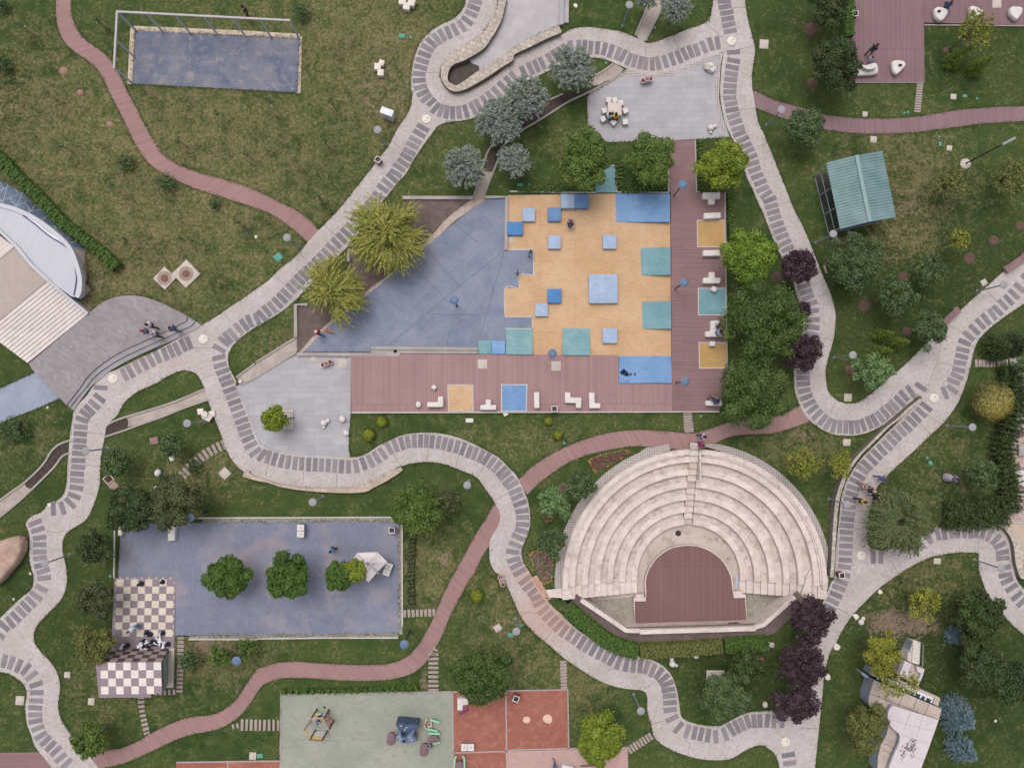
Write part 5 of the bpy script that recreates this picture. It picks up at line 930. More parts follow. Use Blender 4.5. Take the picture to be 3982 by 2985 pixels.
bench('21', [(1691, 1096), (1770, 1096), (1770, 1145), (1742, 1145), (1742, 1188), (1790, 1190), (1790, 1238), (1647, 1238), (1647, 1190), (1691, 1188)], 'white angled bench half under the dark tree with people'); bench('21', [(1681, 1274), (1733, 1274), (1733, 1318), (1681, 1318)], 'white cube seat at the top of the lower ochre square', cat='seat', name='cube_seat')
bench('22', [(1650, 125), (1790, 127), (1790, 173), (1650, 171)], 'white bench at the bottom right corner under the tree with a person lying'); bench('22', [(168, 54), (216, 54), (219, 193), (172, 193)], 'straight white bench right of the blue square of the bottom deck')
bench('22', [(435, 54), (484, 54), (484, 98), (578, 99), (578, 192), (530, 192), (530, 148), (435, 147)], 'white zigzag bench on the bottom deck'); bench('22', [(642, 56), (692, 56), (692, 148), (742, 148), (742, 194), (645, 195)], 'white L shaped bench at the right of the bottom deck')
bench('12', [(1460, 139), (1552, 139), (1552, 91), (1600, 91), (1600, 183), (1460, 183)], 'white L shaped bench left of the ochre square of the bottom deck'); bench('12', [(1918, 163), (1964, 163), (1964, 116), (2011, 116), (2011, 163), (2057, 163), (2057, 208), (1918, 208)], 'white T shaped bench between the ochre and blue squares of the bottom deck')
bench('12', [(1520, -14), (1549, 12), (1520, 38), (1491, 12)], 'white cube seat turned on its corner on the bottom deck', cat='seat', name='cube_seat')
bench('02', [(1395, 1215), (1440, 1215), (1442, 1200), (1506, 1200), (1502, 1333), (1440, 1333), (1440, 1237), (1395, 1237)], 'white bench at the top edge of the blue court under the trees', .45, .05, None); bench('02', [(1012, 1205), (1165, 1205), (1165, 1240), (1050, 1245), (1045, 1290), (1012, 1290)], 'white corner bench at the upper left of the blue court', .45, .05, None)
bench('13', [(1720, 1062), (1815, 1062), (1815, 1118), (1768, 1120), (1768, 1165), (1720, 1165)], 'white corner bench on the red floor beside the scooter', .45, .05, None)
def double_table(tl, pts, rz, label, z=.72, zb=.05):
    """white block table with two square tops"""
    c = T(tl, *pts, zb+z); r = empty('block_table', (c.x, c.y, zb), rz, label, 'table')
    mb = MB(); mb.box((0, 0, z/2-.02), (.42, .86, z-.04)); mb.build('base', mat_plain('table_steel', C(150, 152, 160)), r)
    for s in (-1, 1): mb = MB(); mb.box((0, s*.235, z+.0), (.5, .44, .06)); mb.build('table_top', WHT, r, .012)
    for s in (-1, 1): mb = MB(); mb.lathe((0, s*.235, z+.03), [(.07, 0), (.07, .004), (.05, .004)], 16); mb.build('inlay', mat_plain('inlay_grey', C(188, 178, 176)), r)
double_table('12', (374, 1247), 0, 'white double table standing alone at the top of the blue court'); double_table('12', (1122, 1576), -.38, 'white double table at the right corner of the canopy')
double_table('13', (1810, 1480), math.pi/2, 'pair of low white square seats on the red floor', .4)
# ------------------------------------------------------------ balls, cubes, tubs
def balls(tl, lst, label, zb=.03, name='ball_sculpture', cat='sculpture', egg=0):
    b0 = T(tl, lst[0][0], lst[0][1]); r = empty(name, (b0.x, b0.y, zb), 0, label, cat)
    for i, (x, y, q) in enumerate(lst):
        R = TR(q); c = T(tl, x, y, zb+R*.9); mb = MB(); mb.ball((c.x-b0.x, c.y-b0.y, R*.92), R, (1, 1, 1) if not egg else (1, 1.15, .9), rot=Matrix.Rotation(egg, 3, 'Z') if egg else None); mb.build('ball', WHT, r)
balls('20', [(1690, 1100, 27), (1723, 1085, 19), (1688, 1138, 15)], 'cluster of three white balls on the table plaza'); balls('12', [(573, 318, 28), (606, 299, 20), (573, 354, 15)], 'cluster of three white balls on the lower plaza')
balls('23', [(1360, 762, 28), (1354, 720, 20), (1392, 775, 15)], 'cluster of three pale balls on the grass below the hedge'); balls('33', [(815, 405, 25), (832, 373, 18)], 'pair of grey balls at the path edge above the bare soil'); balls('02', [(1343, 877, 17), (1372, 890, 18)], 'pair of small pale balls beside the dark rusty tree')
for tl, x, y, q, e, l in (('12', 733, 285, 27, .5, 'white egg stone on the lower plaza, upper one'), ('12', 764, 403, 26, .9, 'white egg stone on the lower plaza beside the grass'), ('12', 1387, 160, 25, .1, 'white egg stone on the bottom deck'), ('02', 1357, 748, 28, -.3, 'white egg stone on the grass near the stepping slabs'), ('23', 1560, 688, 27, .8, 'pale egg stone on the grass below the hedge'), ('23', 2157, 1112, 23, 0, 'grey ball stone alone on the grass above the bottom path'), ('01', 2067, 1622, 17, 0, 'small grey ball in the dry channel')):
    balls(tl, [(x, y, q)], l, .03 if 'deck' not in l else .28, 'egg_stone', 'stone', e or .01)
CUBE = mat_stain('cream_stone', C(232, 222, 214), C(220, 208, 199), C(196, 178, 164), 1.5, 4, 20, w3=.4, coord='obj')
def cube(tl, x, y, s, rz, label, z=0.0, grp=None, h=None, tilt=0):
    L = TR(s); h = h or L; c = T(tl, x, y, z+h); mb = MB(); mb.box((0, 0, h/2), (L, L, h), 0, 0, tilt, tilt*.6); o = mb.build('stone_cube', CUBE, None, .015); o.location = (c.x, c.y, z); o.rotation_euler = (0, 0, rz); return tag(o, label, 'stone cube', grp)
G = 'cream stone cubes on the lawn'
cube('10', 1035, 570, 56, -.05, 'left stone cube of the middle cluster on the dry lawn', grp=G); cube('10', 1068, 538, 46, -.4, 'top stone cube of the middle cluster on the dry lawn', 0, G); cube('10', 1060, 622, 54, 0, 'bottom stone cube of the middle cluster on the dry lawn', grp=G)
cube('10', 1248, 8, 60, -.2, 'left stone cube of the cluster at the upper edge', grp=G); cube('10', 1325, 18, 60, -.3, 'right stone cube of the cluster at the upper edge', grp=G); cube('10', 1284, 52, 58, -.2, 'bottom stone cube of the cluster at the upper edge', grp=G)
def star(tl, x, y, label, zb=.03):
    c = T(tl, x, y, .3); r = empty('star_sculpture', (c.x, c.y, zb), 0, label, 'sculpture'); 
    for k, (dx, dy, s, rx, rz) in enumerate(((-.12, .1, .42, .5, .3), (.15, -.1, .45, .3, 1.0), (.02, .04, .4, .7, .6))):
        mb = MB(); mb.box((dx, dy, .26+.12*(k == 2)), (s, s, s*.9), rz, 0, rx, rx*.6); mb.build('block', CUBE, r, .01)
    mb = MB(); mb.box((.08, .08, .62), (.24, .22, .02), .3); mb.build('plate', mat_plain('plate_grey', C(220, 218, 220)), r)
star('20', 1675, 580, 'star shaped white stone sculpture at the corner of the table plaza'); star('02', 1770, 262, 'star shaped white stone sculpture beside the path near a lamp')
cube('02', 1722, 220, 50, .1, 'white stone block left of the star sculpture', h=.25); cube('02', 1820, 240, 50, .15, 'white stone block right of the star sculpture', h=.25)
def tubs(tl, lst, label, zb=.03, lean=(0, 0)):
    c0 = T(tl, *lst[1][:2]); r = empty('flower_tubs', (c0.x, c0.y, zb), 0, label, 'planter')
    for i, (x, y, h) in enumerate(lst):
        c = T(tl, x, y, zb+h); q = Vector((c.x-c0.x, c.y-c0.y, 0)); mb = MB(); mb.lathe(q, [(.14, 0), (.17, .02), (.19, h-.02), (.19, h), (.15, h), (.14, h-.05)], 24); t = mb.build('tub', WHT, r)
        n = 90; d = rdir(n)*[.13, .13, .03]; mesh_obj('flowers', leaves_mesh('flowers', d+np.array([q.x, q.y, h+.02]), rdir(n)*[1, 1, .2], unit(rdir(n)*.5+[0, 0, 1]), .07, .06, RNG.uniform(0, 1, n)), [FR, FP, FR][i % 3], t)
tubs('20', [(1108, 692, .45), (1142, 676, .62), (1170, 677, .5)], 'three white flower tubs at the top of the table plaza'); tubs('11', [(566, 1476, .35), (592, 1464, .5), (624, 1454, .4)], 'three white flower tubs on the lower plaza')
tubs('13', [(2093, 22, .4), (2103, 51, .5), (2112, 80, .4)], 'three white flower tubs in a row at the path edge'); tubs('33', [(105, 1135, .4), (122, 1128, .5), (148, 1132, .4)], 'three white flower tubs under the lowest purple tree')
def bin_(tl, x, y, label, rz=0.0, zb=.03):
    c = T(tl, x, y, zb+.75); r = empty('litter_bin', (c.x, c.y, zb), rz, label, 'litter bin'); c0 = Vector((0, 0, 0)); BW = mat_plain('bin_wood', C(142, 92, 70), .2, .7, 5)
    for k in range(4):
        a = k*math.pi/2; mb = MB(); mb.box((math.cos(a)*.17, math.sin(a)*.17, .36), (.02, .34, .68), a); mb.build('side_panel', BW, r)
    mb = MB(); P = [Vector((sx*.19, sy*.19, 0)) for sx, sy in ((-1, -1), (1, -1), (1, 1), (-1, 1))]; strip(mb, P, .07, .68, .76, closed=True); mb.build('rim', WHT, r)
    mb = MB(); mb.box((0, 0, .4), (.3, .3, .4)); mb.build('liner', mat_plain('bin_liner', C(60, 58, 66), .4, .5, 8), r)
for a in (('10', 1038, 1372, 'litter bin on the left edge of the straight path', -.5), ('30', 767, 116, 'litter bin on the timber terrace', 0, .12), ('12', 1157, 1240, 'litter bin at the top right corner of the blue court', 0), ('22', 345, 198, 'litter bin at the lower edge of the bottom deck', .05, .2), ('32', 652, 1630, 'litter bin beside the path at the end of the retaining wall', .2), ('23', 15, 1065, 'litter bin on the red floor', -.35)): bin_(*a)
# ------------------------------------------------------------ round path plates, lids
PLATE = mat_stain('cream_plate', C(232, 222, 210), C(224, 212, 200), C(186, 170, 156), 2, 6, 18, w3=.4, coord='obj')
for tl, x, y, l in (('10', 1457, 1025, 'at the fork below the looping path'), ('20', 1868, 355, 'at the upper right path crossing'), ('01', 1748, 1258, 'where the straight path meets the bend'), ('01', 972, 1597, 'beside the curved steps'), ('32', 1443, 105, 'at the end of the retaining wall'), ('32', 815, 1458, 'at the junction by the dark willow'), ('33', 168, 1433, 'at the bottom right junction')):
    c = T(tl, x, y, .09); mb = MB(); mb.lathe((0, 0, 0), [(.34, -.05), (.34, .02), (.325, .03), (.05, .032)], 40); o = mb.build('round_plate', PLATE); o.location = (c.x, c.y, .09); tag(o, 'round cream plate set in the path '+l, 'plate', 'round cream plates in the paths')
    mb = MB(); mb.bar((.02, .0, .034), (.16, .12, .034), .012, seg=5); mb.bar((.1, .05, .034), (.02, .16, .034), .01, seg=5); mb.build('hinge_mark', BARKD, o)
LIDG = mat_plain('teal_plastic', C(92, 158, 142), .12, .6, 6); LIDC = mat_stain('concrete_lid', C(206, 194, 184), C(192, 180, 170), C(150, 136, 124), 2, 5, 20, w3=.5, coord='obj')
def lid(tl, x, y, w_, d_, label, mat=None, rz=0.0, z=.03, cat='lid', grp='concrete lids in the grass', inset=True):
    c = T(tl, x, y, z); r = empty('ground_lid', (c.x, c.y, 0), rz, label, cat, grp); mb = MB(); mb.box((0, 0, z/2-.02), (TR(w_), TR(d_), z+.04)); mb.build('frame', mat or LIDC, r, .008)
    if inset: mb = MB(); mb.box((0, 0, z+.005), (TR(w_)*.76, TR(d_)*.76, .012)); mb.build('cover', mat or LIDC, r, .004)
for a in (('20', 2147, 380, 78, 80, 'in the grass right of the upper crossing'), ('30', 849, 982, 44, 46, 'above the pink walk below the terrace'), ('30', 923, 1199, 56, 56, 'below the pink walk above the shelter'), ('30', 1610, 831, 50, 48, 'beside a teal box on the terrace lawn'), ('30', 1575, 1273, 48, 46, 'near the floodlight pole'), ('31', 1873, 770, 52, 52, 'near the lamp by the right path'), ('32', 702, 100, 66, 66, 'inside the path U bend'), ('32', 692, 485, 64, 58, 'below the path U bend'),
          ('03', 577, 858, 50, 50, 'left of the checkered hut'), ('03', 783, 1087, 54, 60, 'below the checkered hut'), ('03', 170, 1078, 72, 76, 'inside the lower left path bend'), ('13', 2068, 455, 60, 56, 'left of the lamp above the red floor'), ('02', 1932, 752, 80, 80, 'above the blue court'), ('03', 2172, 1555, 58, 62, 'at the lower edge of the lawn'), ('32', 1470, 1505, 60, 50, 'at the top of the lower right lawn'), ('23', 2211, 600, 46, 40, 'in the shade beside the purple trees')):
    lid(*a[:5], 'square pale concrete lid '+a[5], rz={'02': .78, '31': .5}.get(a[0], -.05 if a[0] != '13' else .6))
for a in (('11', 487, 1427, 52, 50, 'left pale lid on the lower plaza'), ('11', 730, 1467, 82, 80, 'larger pale lid on the lower plaza'), ('11', 1937, 1470, 80, 80, 'left square lid on the bottom deck'), ('21', 358, 1487, 82, 82, 'right square lid on the bottom deck'), ('21', -22, 397, 52, 52, 'pale lid beside the bright blue block'), ('30', 1983, 30, 78, 80, 'pale lid on the timber terrace near the edge')): lid(*a, grp='square lids set in the paving', z=.30 if 'deck' in a[5] else (.14 if 'terrace' in a[5] else .06))
c = ('12', 1826, 297); lid(*c, 64, 36, 'white rectangular box lying on the grass below the deck', WHT, z=.2, cat='box', grp=None, inset=False); lid('12', 2137, 242, 38, 30, 'small white stone touching the deck kerb', WHT, .4, .2, 'stone', None, False)
GB = 'teal valve boxes in the grass'
for a in (('10', 1243, 308, 50, 36, 'teal box right of the dry lawn'), ('11', 180, 552, 64, 64, 'large square teal lid beside the pink walk end'), ('20', 50, 1592, 48, 32, 'teal box above the ochre floor'), ('30', 1707, 824, 40, 26, 'teal box on the terrace lawn'), ('30', 1495, 1237, 26, 36, 'teal box below the right pink walk'), ('32', 1413, 663, 30, 38, 'tilted teal box on the grass near the dress'), ('13', 2180, 515, 50, 34, 'teal box beside the lower lamp'), ('13', 22, 1555, 50, 36, 'pale teal box left of the green floor')):
    lid(*a, LIDG, .78 if a[2] == 552 else (.35 if a[0] == '32' else 0), .03, 'valve box', GB)
for tl, x, y, q, l in (('10', 1320, 322, 12, 'near the teal box right of the dry lawn'), ('20', 1208, 242, 11, 'right of the top channel'), ('20', 789, 543, 12, 'between path and channel'), ('20', 128, 1588, 9, 'above the ochre floor'), ('30', 1812, 848, 10, 'at the right of the terrace lawn'), ('30', 1187, 971, 10, 'left of a pair by the stepping slabs'), ('30', 1219, 965, 11, 'right of a pair by the stepping slabs'), ('30', 1487, 1178, 10, 'just below the right pink walk'), ('32', 1383, 618, 12, 'above the tilted teal box'), ('23', 62, 433, 12, 'beside the lamp left of the path'), ('22', 428, 490, 13, 'above the curved pink walk'), ('22', 1602, 258, 11, 'right of the stepping slabs under the deck'), ('02', 950, 1635, 12, 'left of the chess board')):
    c = T(tl, x, y); mb = MB(); mb.lathe((0, 0, 0), [(TR(q), -.02), (TR(q), .03), (TR(q)*.8, .04), (TR(q)*.3, .04)], 20); o = mb.build('round_valve_lid', LIDG); o.location = (c.x, c.y, 0); tag(o, 'small round teal lid '+l, 'valve lid', 'round teal lids in the grass')
for tl, x, y, w_, rz, l in (('01', 1605, 697, 172, .78, 'square concrete manhole slab with iron cover, larger and paler'), ('01', 1420, 735, 140, .82, 'square concrete manhole slab half buried in soil')):
    c = T(tl, x, y); r = empty('manhole', (c.x, c.y, 0), rz, l, 'manhole'); mb = MB(); mb.box((0, 0, .04), (TR(w_), TR(w_), .16)); mb.build('slab', LIDC, r, .01); s = MB(); s.lathe((0, 0, .12), [(TR(62), -.02), (TR(62), .008)], 24); s.build('mortar_ring', mat_stain('mortar', C(150, 128, 116), C(170, 150, 138), C(120, 100, 90), 3, 6, 20), r); s = MB(); s.lathe((0, 0, .125), [(TR(31), 0), (TR(31), .02), (TR(24), .03), (TR(6), .03)], 24); s.build('iron_cover', mat_plain('rusty_iron', C(128, 92, 84), .2, .8, 8), r)
c = T('02', 935, 800); r = empty('drain_grate', (c.x, c.y, 0), .75, 'square drain with a rusty web pattern grate beside the path', 'drain'); mb = MB(); mb.box((0, 0, .02), (.62, .62, .08)); mb.build('frame', LIDC, r)
mb = MB(); mb.box((0, 0, .064), (.48, .48, .01)); mb.build('pit', mat_plain('pit_dark', C(40, 32, 30)), r); mb = MB()
for k in range(7): a = k*math.pi/12; mb.bar((-.23, -.23, .08), (-.23+.46*min(1, 1/max(.01, math.cos(a)))*math.cos(a) if a < .79 else -.23+.46*math.cos(a)/math.sin(a), -.23+(.46*math.tan(a) if a < .79 else .46), .08), .012, seg=5)
mb.build('web_bars', mat_plain('rust_bar', C(140, 104, 92)), r); lid('02', 975, 860, 70, 60, 'rust coloured cover beside the web pattern drain', mat_plain('rust_lid', C(168, 138, 126)), .75, .05, 'lid', None, False); lid('02', 1322, 472, 70, 60, 'rust coloured square cover on a pale slab in the left garden', mat_plain('rust_lid2', C(150, 118, 112)), .2, .1, 'lid', None)
# ------------------------------------------------------------ stepping slabs
STEPS = mat_stain('stepping_stone', C(178, 160, 154), C(164, 148, 142), C(134, 116, 108), 2, 5, 25, w3=.5, coord='obj')
def run(spec, n, L, wd, label, vert=False):
    P = resample(line(spec, 0), n); first = None
    for i, p in enumerate(P):
        d = P[min(i+1, n-1)]-P[max(i-1, 0)]; a = math.atan2(d.y, d.x)+RNG.uniform(-.05, .05)
        if first is None:
            mb = MB(); mb.box((0, 0, 0), (TR(wd), TR(L), .1)); first = o = mb.build('stepping_slab', STEPS, None, .012); tag(o, label, 'stepping slab', label)
        else: o = first.copy(); COL.objects.link(o)
        o.location = (p.x, p.y, .0); o.rotation_euler = (0, 0, a); o.scale = (RNG.uniform(.9, 1.1), RNG.uniform(.94, 1.06), 1)
for a in (("30: 1322,718 1297,960", 12, 55, 18, 'narrow weathered slab in the run below the terrace'), ("22: 1487,240 1503,393", 8, 78, 19, 'slab in the short run between deck and pink walk'), ("13: 1530,640 1515,670", 2, 50, 20, 'short slab at the pink walk above the green floor'), ("13: 1515,680 1515,988", 9, 88, 23, 'wide slab in the run above the green floor'), ("23: 420,745 428,968", 9, 55, 22, 'reddish slab in the run down to the red floor'), ("23: 1170,1385 990,1500", 8, 66, 22, 'slanting slab in the run beside the lime tree'),
          ("13: 1270,330 1520,322", 8, 62, 24, 'slab in the run right of the blue court'), ("03: 2083,1285 2200,1287", 4, 96, 24, 'slab at the left part of the run to the green floor'), ("13: 25,1288 182,1288", 5, 95, 22, 'slab in the run touching the green floor'), ("03: 2005,1300 2043,1293", 2, 40, 22, 'short slab at the pink walk end of the run'), ("03: 1557,540 1545,995", 14, 55, 24, 'slab in the vertical run beside the checkered hut'), ("03: 1260,1012 1497,1003", 7, 46, 22, 'slab in the short run behind the checkered hut'), ("03: 1213,1050 1225,1180 1265,1358", 9, 52, 24, 'slab in the run from the hut to the pink walk'),
          ("02: 1925,505 1860,535 1745,603 1640,697 1510,830", 13, 88, 27, 'slab in the diagonal run of the left garden'), ("31: 1805,1465 2060,1465", 9, 62, 26, 'step in the short flight near the conifers'), ("31: 737,345 730,410", 3, 88, 22, 'slab in the trio below the shelter')): run(*a)
mb = MB(); mb.box((0, 0, 0), (.13, .62, .1)); o = mb.build('stepping_slab', STEPS, None, .012); o.location = T('31', 505, 658); o.rotation_euler = (0, 0, .3); tag(o, 'single narrow slab beside the path near the wide tree', 'stepping slab')
# mulch rings
for tl, x, y, q, l in (('30', 382, 252, 58, 'below the tree at the terrace hedge'), ('30', 400, 715, 45, 'left of the dark terrace tree'), ('31', 1177, 725, 46, 'left of the dark small tree'), ('31', 845, 965, 52, 'left of the broad leaved tree'), ('31', 1748, 562, 48, 'with a thin bare stem'), ('31', 1955, 410, 42, 'below the yellow tree, right'), ('31', 1208, 1190, 38, 'beside the slatted bench tree'), ('31', 720, 1523, 46, 'left of the pale fresh tree'), ('31', 2185, 285, 40, 'at the right edge'), ('31', 92, 728, 48, 'left of the upper purple tree'), ('30', 1545, 435, 26, 'at the foot of the yellow green tree')):
    c = T(tl, x, y); mb = MB(); mb.lathe((0, 0, 0), [(TR(q)*1.1, -.03), (TR(q), .03), (TR(q)*.5, .05), (.02, .05)], 24); o = mb.build('mulch_ring', mat_stain('mulch', C(96, 74, 66), C(112, 88, 80), C(70, 52, 44), 2, 8, 15, w3=.8, bump=.9) if 'below the tree at' in l else bpy.data.materials['mulch']); o.location = (c.x, c.y, 0); tag(o, 'round brown mulch ring '+l, 'mulch ring', 'mulch rings on the right lawns')
for tl, x, y, q, l in (('00', 545, 610, 36, 'upper'), ('00', 690, 797, 28, 'middle'), ('00', 945, 1070, 28, 'lower')):
    c = T(tl, x, y); mb = MB(); mb.lathe((0, 0, 0), [(TR(q)*1.1, -.03), (TR(q), .02), (TR(q)*.6, .1), (.02, .13)], 20); o = mb.build('soil_mound', mat_stain('mound_soil', C(156, 122, 108), C(168, 134, 120), C(130, 100, 88), 2, 8, 15, w3=.6, bump=.9)); o.location = (c.x, c.y, 0); tag(o, 'small reddish soil mound on the dry lawn, '+l+' of three', 'soil mound', 'soil mounds')
# ------------------------------------------------------------ lamps
LGREY = mat_plain('lamp_grey', C(156, 155, 158), .06, .9, 3, spec=.05); LBLUE = mat_plain('lamp_blue', C(110, 130, 158), .06, .4, 3); LDARK = mat_plain('lamp_dark', C(62, 64, 74), .1, .5, 4); POLEG = mat_plain('pole_grey', C(140, 148, 162), .08, .5, 4)
def lamp(tl, x, y, label, h=3.2, dark=False, proto=[None, None]):
    c = T(tl, x, y, h); g = 'pale disc lamps' if not dark else 'blue ring lamps'; k = int(dark)
    if proto[k] is None:
        r = empty('lamp_post', (c.x, c.y, 0), 0, label, 'lamp', g); mb = MB(); mb.lathe((0, 0, 0), [(.12, -.02), (.12, .03), (.06, .05), (.05, .1)], 16); mb.build('base_plate', LDARK if dark else POLEG, r)
        if dark:
            for s in (-1, 1): mb = MB(); mb.bar((s*.05, 0, .03), (s*.03, 0, h-.1), .028, .024, 8); mb.build('pole', LDARK, r)
            mb = MB(); mb.lathe((0, 0, h-.1), [(.06, 0), (.31, .06), (.31, .09), (.05, .11)], 32); mb.build('lamp_shade', LBLUE, r)
            mb = MB(); mb.lathe((0, 0, h), [(.15, 0), (.16, .02), (.13, .03), (.1, .02), (.04, .02)], 28); mb.build('lamp_ring', mat_plain('lamp_ring_blue', C(98, 120, 156), .05, .4), r)
        else:
            mb = MB(); mb.bar((0, 0, .03), (0, 0, h-.1), .055, .045, 10); mb.build('pole', POLEG, r)
            mb = MB(); mb.lathe((0, 0, h-.14), [(.08, 0), (.1, .04), (.265, .1), (.27, .13), (.255, .145), (.03, .15)], 32); mb.build('lamp_shade', LGREY, r)
        proto[k] = r; return r
    o = copy_tree(proto[k], (c.x, c.y, 0), RNG.uniform(0, 6), label); s = 1.0; return o
for a in (('20', 990, 42, 'disc lamp on the grass left of the top channel'), ('10', 1034, 1115, 'disc lamp on the dry lawn beside the white cabinet'), ('11', 256, 384, 'disc lamp near the lower end of the left pink walk'), ('30', 131, 942, 'disc lamp over the right pink walk beside the path'), ('31', 577, 352, 'disc lamp at the lower left corner of the teal roofed shelter'), ('31', 745, 1393, 'disc lamp beside the pale fresh green tree'), ('31', 2042, 790, 'disc lamp leaning over the right path near a concrete lid'),
          ('32', 1774, 355, 'disc lamp on the grass left of the clipped ball tree'), ('32', 697, 1018, 'disc lamp over the path by the retaining wall and walkers'), ('32', 2022, 1570, 'disc lamp over the path at the right edge bend'), ('02', 1608, 322, 'disc lamp beside the star sculpture in the left garden'), ('02', 735, 560, 'disc lamp over the left path, upper one'), ('02', 383, 1525, 'disc lamp over the left path, lower one'), ('12', 476, 999, 'disc lamp on the grass below the block wall'), ('12', 1806, 853, 'disc lamp inside the bend of the middle path'), ('23', 18, 485, 'disc lamp left of the long path above the red floor'), ('23', 1089, 1168, 'disc lamp on the grass right of the red floor'), ('33', 408, 647, 'disc lamp standing up through a purple tree')): lamp(*a)
for a in (('11', 1694, 920, 'blue ring lamp in the middle of the blue triangle court'), ('20', 1450, 1586, 'blue ring lamp at the top of the vertical deck'), ('21', 1462, 770, 'blue ring lamp in the middle of the vertical deck'), ('21', 1470, 1620, 'blue ring lamp at the bottom of the vertical deck'), ('21', 328, 1378, 'blue ring lamp at the edge of ochre floor and bottom deck'), ('13', 1265, 598, 'blue ring lamp at the lower right corner of the blue court'), ('03', 2033, 740, 'blue ring lamp on the bare soil right of the hut'), ('02', 1630, 1131, 'blue ring lamp in front of the dark rusty tree')): lamp(*a, h=3.4, dark=True)
b = T('30', 1712, 1408); r = empty('floodlight_pole', (b.x, b.y, 0), 0, 'tall grey floodlight pole on a round concrete foot on the right lawn', 'lamp'); q = T('30', 1875, 1325, 4.2)-b
mb = MB(); mb.lathe((0, 0, 0), [(.42, -.05), (.38, .06), (.2, .08)], 9); mb.build('concrete_foot', LIDC, r); mb = MB(); mb.bar((0, 0, .05), (.1, .05, 4.3), .055, .045, 10); mb.build('pole', LDARK, r)
e = T('30', 1948, 1287, 4.4); mb = MB(); mb.beam((.1, .05, 4.35), (.1+.85, .05+.45, 4.4), .17, .1); mb.build('lamp_head', LGREY, r, .02)
# ------------------------------------------------------------ pergola frame of the old court
FRM = mat_stain('painted_steel', C(196, 188, 188), C(186, 180, 184), C(176, 148, 130), 2, 6, 20, w3=.6, coord='obj'); FRB = mat_plain('post_blue_grey', C(186, 192, 206), .1, .6, 5)
b0 = T('00', 1165, 262); r = empty('steel_frame', (b0.x, b0.y, 0), 0, 'white steel beam frame on slim posts along two sides of the old blue court', 'frame'); posts = [('00', 1140, 718), ('00', 1155, 492), ('00', 1165, 262), ('00', 1400, 272), ('00', 1635, 287), ('00', 1870, 297), ('00', 2105, 308), ('10', 120, 322), ('10', 362, 333)]
PP = [T(*p)-b0 for p in posts]; hz = Vector((0, 0, 2.85))
for p in PP: mb = MB(); mb.beam(p+Vector((0, 0, -.05)), p+hz-Vector((0, 0, .08)), .1, .1); mb.build('post', FRB, r)
for a, b, ext in ((PP[0], PP[2], 0), (PP[2], PP[-1], 1)): mb = MB(); d = (b-a).normalized()*.08; mb.beam(a+hz-(d if not ext else -d), b+hz+d, .13, .13); mb.build('top_beam', FRM, r)
# ------------------------------------------------------------ white cabinet, table with stools
b = T('10', 1135, 1010); r = empty('service_cabinet', (b.x, b.y, 0), -.35, 'white metal service cabinet standing on the dry lawn near a lamp', 'cabinet'); mb = MB(); mb.box((0, 0, .6), (.86, .42, 1.15)); mb.build('body', mat_plain('cabinet_white', C(206, 212, 220), .05, .4), r, .01)
mb = MB(); mb.box((0, 0, 1.2), (.92, .48, .05)); mb.build('roof', mat_plain('cabinet_roof', C(222, 226, 230), .05, .4), r, .01)
for s in (-1, 1): mb = MB(); mb.box((s*.21, -.216, .6), (.4, .02, 1.05)); d = mb.build('door', bpy.data.materials['cabinet_white'], r); mb = MB(); mb.box((s*.05, -.235, .62), (.03, .02, .14)); mb.build('handle', LDARK, d)
b = T('20', 863, 937, .75); r = empty('stone_table', (b.x, b.y, .03), .02, 'large square pale stone table on the plaza with people at its lower left', 'table'); mb = MB(); mb.box((0, 0, .71), (.99, .94, .09)); mb.build('table_top', TRAV2, r, .015); mb = MB(); mb.lathe((0, 0, 0), [(.28, 0), (.2, .2), (.18, .66)], 8); mb.build('pedestal', WHT, r)
first = None
for x, y, a, l in ((812, 858, .0, 'upper left of the stone table'), (863, 860, .35, 'second from left above the stone table'), (915, 884, .1, 'at the upper right corner of the stone table'), (776, 950, .4, 'left of the stone table'), (956, 950, .4, 'right of the stone table'), (764, 1022, .5, 'under the person in the white shirt'), (853, 1050, .8, 'under the person in the yellow shirt'), (955, 1047, .2, 'at the lower right of the stone table')):
    c = T('20', x, y, .45)
    if first is None:
        mb = MB(); v = []; 
        for k in range(4): t = math.pi/4+k*math.pi/2; v.append((.26*math.cos(t), .26*math.sin(t), .45))
        for k in range(4): t = k*math.pi/2; v.append((.23*math.cos(t), .23*math.sin(t), 0))
        mb.add(v, [(0, 1, 2, 3), (7, 6, 5, 4)]+[(k, 4+k, 4+(k+1) % 4) for k in range(4)]+[(k, 4+(k+1) % 4, (k+1) % 4) for k in range(4)]); first = o = mb.build('stone_stool', WHT)
        bm = bmesh.new(); bm.from_mesh(o.data); bmesh.ops.recalc_face_normals(bm, faces=bm.faces); bm.to_mesh(o.data); bm.free()
    else: o = first.copy(); COL.objects.link(o)
    o.location = (c.x, c.y, .03); o.rotation_euler = (0, 0, a); tag(o, 'faceted white stone stool '+l, 'stool', 'faceted stools around the stone table')
